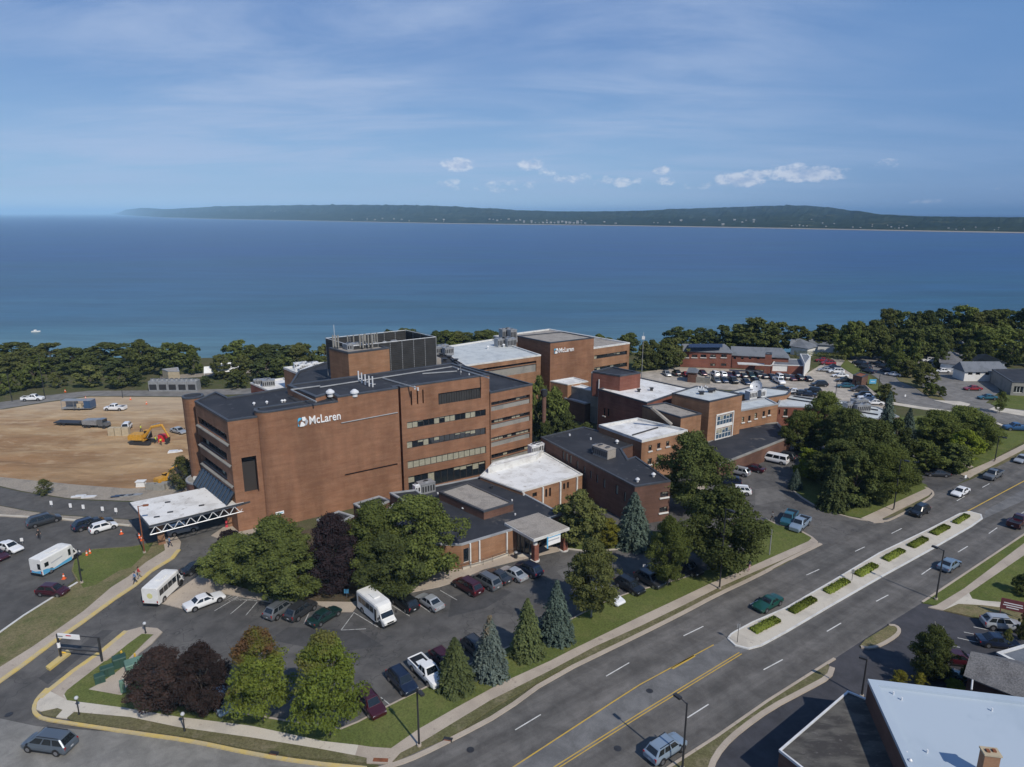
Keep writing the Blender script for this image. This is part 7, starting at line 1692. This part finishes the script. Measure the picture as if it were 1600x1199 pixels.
# --- construction machines
def excavator(x, y, head, s, label, arm=(1, 0)):
    p = G(x, y); t = thing('excavator', label, 'excavator', p, R(head)); M = Matrix.Scale(s, 4)
    def part(nm, mt, f, mats=None):
        m = MB(); f(m); m.v = [tuple(Vector(v)*s) for v in m.v]; return m.build(nm, mt, t)
    for sy_ in (-1, 1):
        def tr(m):
            pts = [(-2.1, .1), (2.1, .1), (2.45, .5), (2.1, .9), (-2.1, .9), (-2.45, .5)]
            y0, y1 = sy_*1.1-.28, sy_*1.1+.28
            loft(m, [[(a, y0, z) for a, z in pts], [(a, y1, z) for a, z in pts]])
            for k in range(6): m.tube((-2+k*.8, sy_*1.1-.3, .45), (-2+k*.8, sy_*1.1+.3, .45), .26, n=10)
        part('track', 'metal_dark', tr)
    part('house', 'machine_yellow', lambda m: (m.box((-.4, 0, 1.1), (2.2, 1.6, .4)), m.box((-1.0, 0, 1.85), (3.0, 2.5, 1.2), 0, 0, .94), m.box((-2.3, 0, 1.7), (.7, 2.4, 1.0))))
    part('cab', 'glass_car', lambda m: m.box((.9, .75, 2.15), (1.4, 1.0, 1.7), 0, 0, .86))
    part('cab_roof', 'machine_yellow', lambda m: m.box((.9, .75, 3.03), (1.3, .95, .1)))
    def boom(m):
        pts = [(.6, 1.7), (2.6, 4.1), (4.9, 4.6)]
        for (a, za), (b, zb) in zip(pts, pts[1:]): m.tube((a, -.3, za), (b, -.3, zb), .34, .28, n=6)
    part('boom', 'machine_yellow', boom)
    part('stick', 'machine_yellow', lambda m: m.tube((4.9, -.3, 4.75), (6.3, -.3, 1.8), .26, .18, n=6))
    part('hydraulic_ram', 'metal_grey', lambda m: (m.tube((2.6, -.3, 4.5), (4.6, -.3, 5.1), .1, n=6), m.tube((1.2, -.3, 1.5), (2.5, -.3, 3.6), .1, n=6)))
    part('bucket', 'metal_dark', lambda m: loft(m, [[(6.3, -.8, 1.9), (5.6, -.8, 1.5), (5.4, -.8, .9), (5.9, -.8, .5), (6.2, -.8, .9)], [(6.3, .2, 1.9), (5.6, .2, 1.5), (5.4, .2, .9), (5.9, .2, .5), (6.2, .2, .9)]]))
excavator(224,694,-3,1.0,'big yellow tracked excavator on the construction site')
excavator(257,756,60,.62,'small yellow excavator at the canopy end of the site')
def truck():
    p = G(152,668); t = thing('dump_truck', 'dark dump truck on the construction site', 'truck', p, R(-8)); t.scale = (.85, .85, .85); m = MB()
    m.box((0, 0, .75), (7.2, 1.0, .3)); m.build('chassis', 'metal_dark', t)
    m = MB(); loft(m, [[(-3.6, -1.2, 1.0), (-3.6, -1.25, 2.2), (-3.6, 1.25, 2.2), (-3.6, 1.2, 1.0)], [(.8, -1.2, 1.0), (1.0, -1.25, 2.5), (1.0, 1.25, 2.5), (.8, 1.2, 1.0)]]); m.build('dump_body', 'metal_grey', t)
    m = MB(); m.box((1.9, 0, 1.7), (1.5, 2.2, 1.9), 0, 0, .9); m.box((3.1, 0, 1.25), (1.5, 1.7, 1.0), 0, 0, .85); m.build('cab', 'car_grey', t)
    m = MB(); m.box((2.65, 0, 2.1), (.08, 1.7, .7)); m.build('windshield', 'glass_car', t)
    for x in (-2.9, -1.7, 2.9):
        for s in (-1, 1): m = MB(); m.tube((x, s*.8, .5), (x, s*1.18, .5), .5, n=14); m.build('wheel', 'tyre', t)
truck()
p = G(112,664); t = thing('flat_trailer', 'low dark flatbed trailer behind the dump truck', 'trailer', p, R(-6)); m = MB(); m.box((0, 0, .75), (7.5, 2.3, .22)); m.box((3.6, 0, .95), (2, 1.2, .2)); m.build('deck', 'metal_dark', t)
for x in (-2.2, -1.2):
    for s in (-1, 1): m = MB(); m.tube((x, s*.8, .42), (x, s*1.1, .42), .42, n=12); m.build('wheel', 'tyre', t)
p = G(124,640); t = thing('box_trailer', 'blue and white open-sided work trailer on the construction site', 'trailer', p, R(2)); m = MB()
m.box((0, 0, 2.6), (7.6, 2.4, .12), 0); m.box((2.9, 0, 1.6), (1.8, 2.4, 2.0), 2); m.box((-2.2, .9, 1.6), (3.2, .1, 1.9), 0); m.box((0, 0, .6), (7.6, 2.4, .15), 0)
for x in (-3.7, -.6, 3.7): m.box((x, -1.15, 1.6), (.1, .1, 2.0), 0)
m.build('body', ['metal_grey', 'sky_blue', 'car_blue'], t); m = MB(); m.box((.6, -.6, 1.2), (1.2, .7, 1.1)); m.build('cargo', 'tan', t)
for x in (-.6, .5):
    for s in (-1, 1): m = MB(); m.tube((x, s*.9, .4), (x, s*1.15, .4), .4, n=12); m.build('wheel', 'tyre', t)
m = MB(); 
for k in range(3): m.box((k*1.6-1.6, 0, 1.0), (1.4, 1.2, 2.0), 0, R(5*k))
o = m.build('block_stack', 'tan'); p = G(187,681); o.location = p; tag(o, 'tan pallet blocks standing left of the big excavator', 'pallets')
m = MB(); m.box((0, 0, .8), (1.9, 1.4, 1.6), 0, R(12), .95); m.box((0, 0, 1.63), (2.0, 1.5, .08), 0, R(12)); o = m.build('tool_crate', 'red'); p = G(256,690); o.location = p; tag(o, 'dark red crate under the big excavator boom', 'crate')
m = MB(); m.box((0, 0, .35), (2.2, 1.3, .7), 0, .2, .8); m.box((1.2, .4, .3), (1.2, .9, .6), 0, .9, .7); o = m.build('rubble_pile', 'metal_white'); p = G(271,709); o.location = p; tag(o, 'small heap of pale rubble at the site edge below the excavator', 'rubble')
m = MB(); m.box((0, 0, .5), (1.6, 1.1, 1.0), 0, .1, .85); m.box((0, 0, 1.05), (1.7, 1.2, .12), 0, .1); o = m.build('water_tank', 'white_paint'); p = G(221,760); o.location = p; tag(o, 'white tank left of the small excavator', 'tank')
for i, (x, y) in enumerate([(238,765),(250,766),(262,763)]):
    m = MB(); m.box((0, 0, .6), (2.1, .9, 1.2), 0, .1*i, .95); m.box((0, 0, 1.22), (1.9, .7, .08), 0, .1*i); o = m.build('concrete_block', 'precast'); o.location = G(x, y); tag(o, 'pale concrete block by the small excavator, %s of three' % ['left', 'middle', 'right'][i], 'concrete block', 'concrete blocks')
for i, (x, y, c) in enumerate([(122,777,'metal_white'),(138,778,'metal_white'),(184,777,'car_navy'),(198,776,'metal_grey'),(211,775,'metal_grey')]):
    m = MB(); m.box((0, 0, .12), (2.2, .5, .24), 0, R(15)); m.box((.2, .5, .1), (1.8, .4, .2), 0, R(8)); o = m.build('pipe_bundle', c); o.location = G(x, y); tag(o, 'bundle of building material on the gravel bank, %s from the left' % nth(i+1), 'materials', 'materials on the gravel bank')
# pale pebbly fence line
for i, (x, y) in enumerate([(14,1117),(735,1172),(1015,1080),(1405,878),(965,1170)]):
    m = MB(); m.tube((0, 0, -.05), (0, 0, .027), .38, n=20); o = m.build('manhole_cover', 'metal_dark'); o.location = G(x, y); tag(o, 'dark round manhole cover in the %s' % ['side street at the left edge', 'near kerb lane by the corner', 'far lane near the double yellow line', 'lane beside the median hedges', 'turn lane at the bottom edge'][i], 'manhole', 'manhole covers')
for x, y, l in [(428,1179,'dark storm drain set in the yellow kerb of the side street'),(700,1157,'small dark drain in the main street gutter')]:
    m = MB(); m.box((0, 0, .08), (.9, .5, .17), 0); m.box((0, -.2, .17), (.7, .1, .02), 1); o = m.build('storm_drain', ['metal_dark', 'rust']); o.location = G(x, y); o.rotation_euler = (0, 0, R(-12)); tag(o, l, 'drain')
for x, y, l in [(700,892,'small dark litter bin left of the entrance railing'),(806,872,'small dark litter bin by the entrance canopy')]:
    m = MB(); m.tube((0, 0, 0), (0, 0, .9), .26, .3, n=12); m.tube((0, 0, .9), (0, 0, 1.05), .31, .2, n=12, mi=1); o = m.build('litter_bin', ['metal_dark', 'metal_grey']); o.location = G(x, y, .13); tag(o, l, 'litter bin')
# small stuff on the hillside across the bay: houses as one scatter of far buildings
rnd = random.Random(8)
k = 0
spots = [(rnd.uniform(1215,1600), rnd.choice([.03,.05,.04,.12,.2]), 'shoreline at the right') for _ in range(32)]+[(rnd.gauss(845,50), rnd.choice([.04,.05,.1,.13,.18]), 'harbour town') for _ in range(40)]+[(rnd.uniform(885,930), .035, 'marina') for _ in range(9)]+[(rnd.uniform(424,458), .55, 'left hillside') for _ in range(7)]+[(rnd.uniform(540,700), rnd.choice([.03,.05,.1]), 'shore left of the harbour town') for _ in range(12)]+[(rnd.uniform(980,1215), rnd.choice([.03,.1,.16]), 'shore right of the harbour town') for _ in range(12)]
cnt = {}
me_h = None
for px, f, wh in sorted(spots):
    q, z = on_hill(px, f); dist = q.length; k += 1
    if me_h is None:
        m = MB(); m.box((0, 0, 3.5), (14, 9, 9), 0); m.face([(-8, -5.4, 7.9), (8, -5.4, 7.9), (8, 0, 11), (-8, 0, 11)], 1); m.face([(8, 5.4, 7.9), (-8, 5.4, 7.9), (-8, 0, 11), (8, 0, 11)], 1); me_h = _finish(m, 'far_house', ['precast', 'coping'])
    o = bpy.data.objects.new('far_house', me_h); COL.objects.link(o); o.location = (q.x, q.y, z); o.rotation_euler = (0, 0, rnd.uniform(-.5, .5)); s = rnd.uniform(.35, .9)*(.55 if px > 1200 else 1.0)*(1.3 if f < .04 and 885 < px < 930 else 1); o.scale = (s*1.2, s, s)
    cnt[wh] = cnt.get(wh, 0)+1; tag(o, 'tiny white building, %s from the left, across the bay, %s' % (nth(cnt[wh]), wh), 'building', 'tiny white buildings across the bay')
# people
def person(x, y, head, shirt, trousers, label, stride=.28, lean=0):
    p = G(x, y); t = thing('person', label, 'person', (p.x, p.y, .14), R(head))
    V = [(0, 0, .95, .14, .11), (0, 0, 1.18, .13, .10), (0, 0, 1.40, .17, .11), (0, 0, 1.52, .06, .06), (.01, 0, 1.60, .085, .085), (.02, 0, 1.70, .095, .09)]
    E = [(0, 1), (1, 2), (2, 3), (3, 4), (4, 5)]
    for s in (-1, 1):
        i = len(V); st = stride*s
        V += [(0, s*.10, .88, .095, .095), (st*.45+.05, s*.10, .50, .065, .065), (st*1.0-.03*(s < 0), s*.10, .09, .045, .045), (st+.14, s*.11, .04, .045, .035)]
        E += [(0, i), (i, i+1), (i+1, i+2), (i+2, i+3)]
        j = len(V)
        V += [(0, s*.21, 1.38, .06, .06), (-st*.25, s*.26, 1.12, .045, .045), (-st*.55+.08, s*.24, .90, .035, .035), (-st*.6+.12, s*.235, .80, .035, .022)]
        E += [(2, j), (j, j+1), (j+1, j+2), (j+2, j+3)]
    me = bpy.data.meshes.new('body'); me.from_pydata([v[:3] for v in V], E, []); o = bpy.data.objects.new('body', me); COL.objects.link(o)
    sk = o.modifiers.new('skin', 'SKIN'); ss = o.modifiers.new('sub', 'SUBSURF'); ss.levels = 1; ss.render_levels = 1
    for i, v in enumerate(V): me.skin_vertices[0].data[i].radius = (v[3], v[4])
    me.skin_vertices[0].data[0].use_root = True
    bpy.context.view_layer.update(); dg = bpy.context.evaluated_depsgraph_get(); m2 = bpy.data.meshes.new_from_object(o.evaluated_get(dg)); bpy.data.objects.remove(o)
    for m_ in ('skin', 'cloth_'+shirt, 'cloth_'+trousers, 'hair'): m2.materials.append(MATS[m_])
    for f in m2.polygons:
        c = f.center; f.use_smooth = True
        f.material_index = 3 if c.z < .11 else 2 if c.z < .98 and abs(c.y) < .2 else 0 if c.z > 1.50 or c.z < 1.0 else 1
    b = bpy.data.objects.new('body', m2); COL.objects.link(b); b.parent = t
    m = MB()
    for k in range(4):
        a0, a1 = math.pi/2*k/4, math.pi/2*(k+1)/4; m.tube((.0, 0, 1.70+.12*math.sin(a0)), (.0, 0, 1.70+.12*math.sin(a1)), .115*math.cos(a0)+.001, .115*math.cos(a1)+.001, n=12, caps=False)
    m.box((-.07, 0, 1.66), (.1, .18, .16)); m.build('hair', 'hair', t)
    return t
person(62,844,-60,'black','black','person in dark clothes walking across the west lot')
person(266,856,20,'blue','navy','person in blue top beside the canopy column on the tan walk')
person(212,913,230,'blue','black','person in light blue top on the drive kerb, left of the pair')
person(218,905,50,'red','khaki','person in red-brown top on the drive kerb, right of the pair')
person(1170,893,216,'navy','pink','person in dark top and pale trousers on the main sidewalk')
person(244,694,10,'lime','navy','worker in yellow-green vest below the excavator boom')
person(221,676,0,'lime','navy','worker in yellow-green vest beside the excavator cab')
person(252,697,120,'lime','black','worker in yellow-green vest bending near the dark red crate')
person(1206,816,100,'grey','black','person in grey by the teal pickup at the lot exit')
# haze over the lake: one even volume round the whole scene
mb = MB(); mb.box((0, 60000, 122), (260000, 260000, 300)); hz = mb.build('haze', 'black'); hz['kind'] = 'stuff'; hz['label'] = 'thin blue summer haze over the bay'
hm = bpy.data.materials.new('haze'); hm.use_nodes = True; t = NT(hm.node_tree); t.n.clear(); pv = t.new('ShaderNodeVolumePrincipled'); pv.inputs['Color'].default_value = (.40, .68, 1.0, 1); pv.inputs['Density'].default_value = 6e-5; pv.inputs['Anisotropy'].default_value = -.5
o = t.new('ShaderNodeOutputMaterial'); t.l.new(pv.outputs[0], o.inputs['Volume']); hz.data.materials.clear(); hz.data.materials.append(hm)
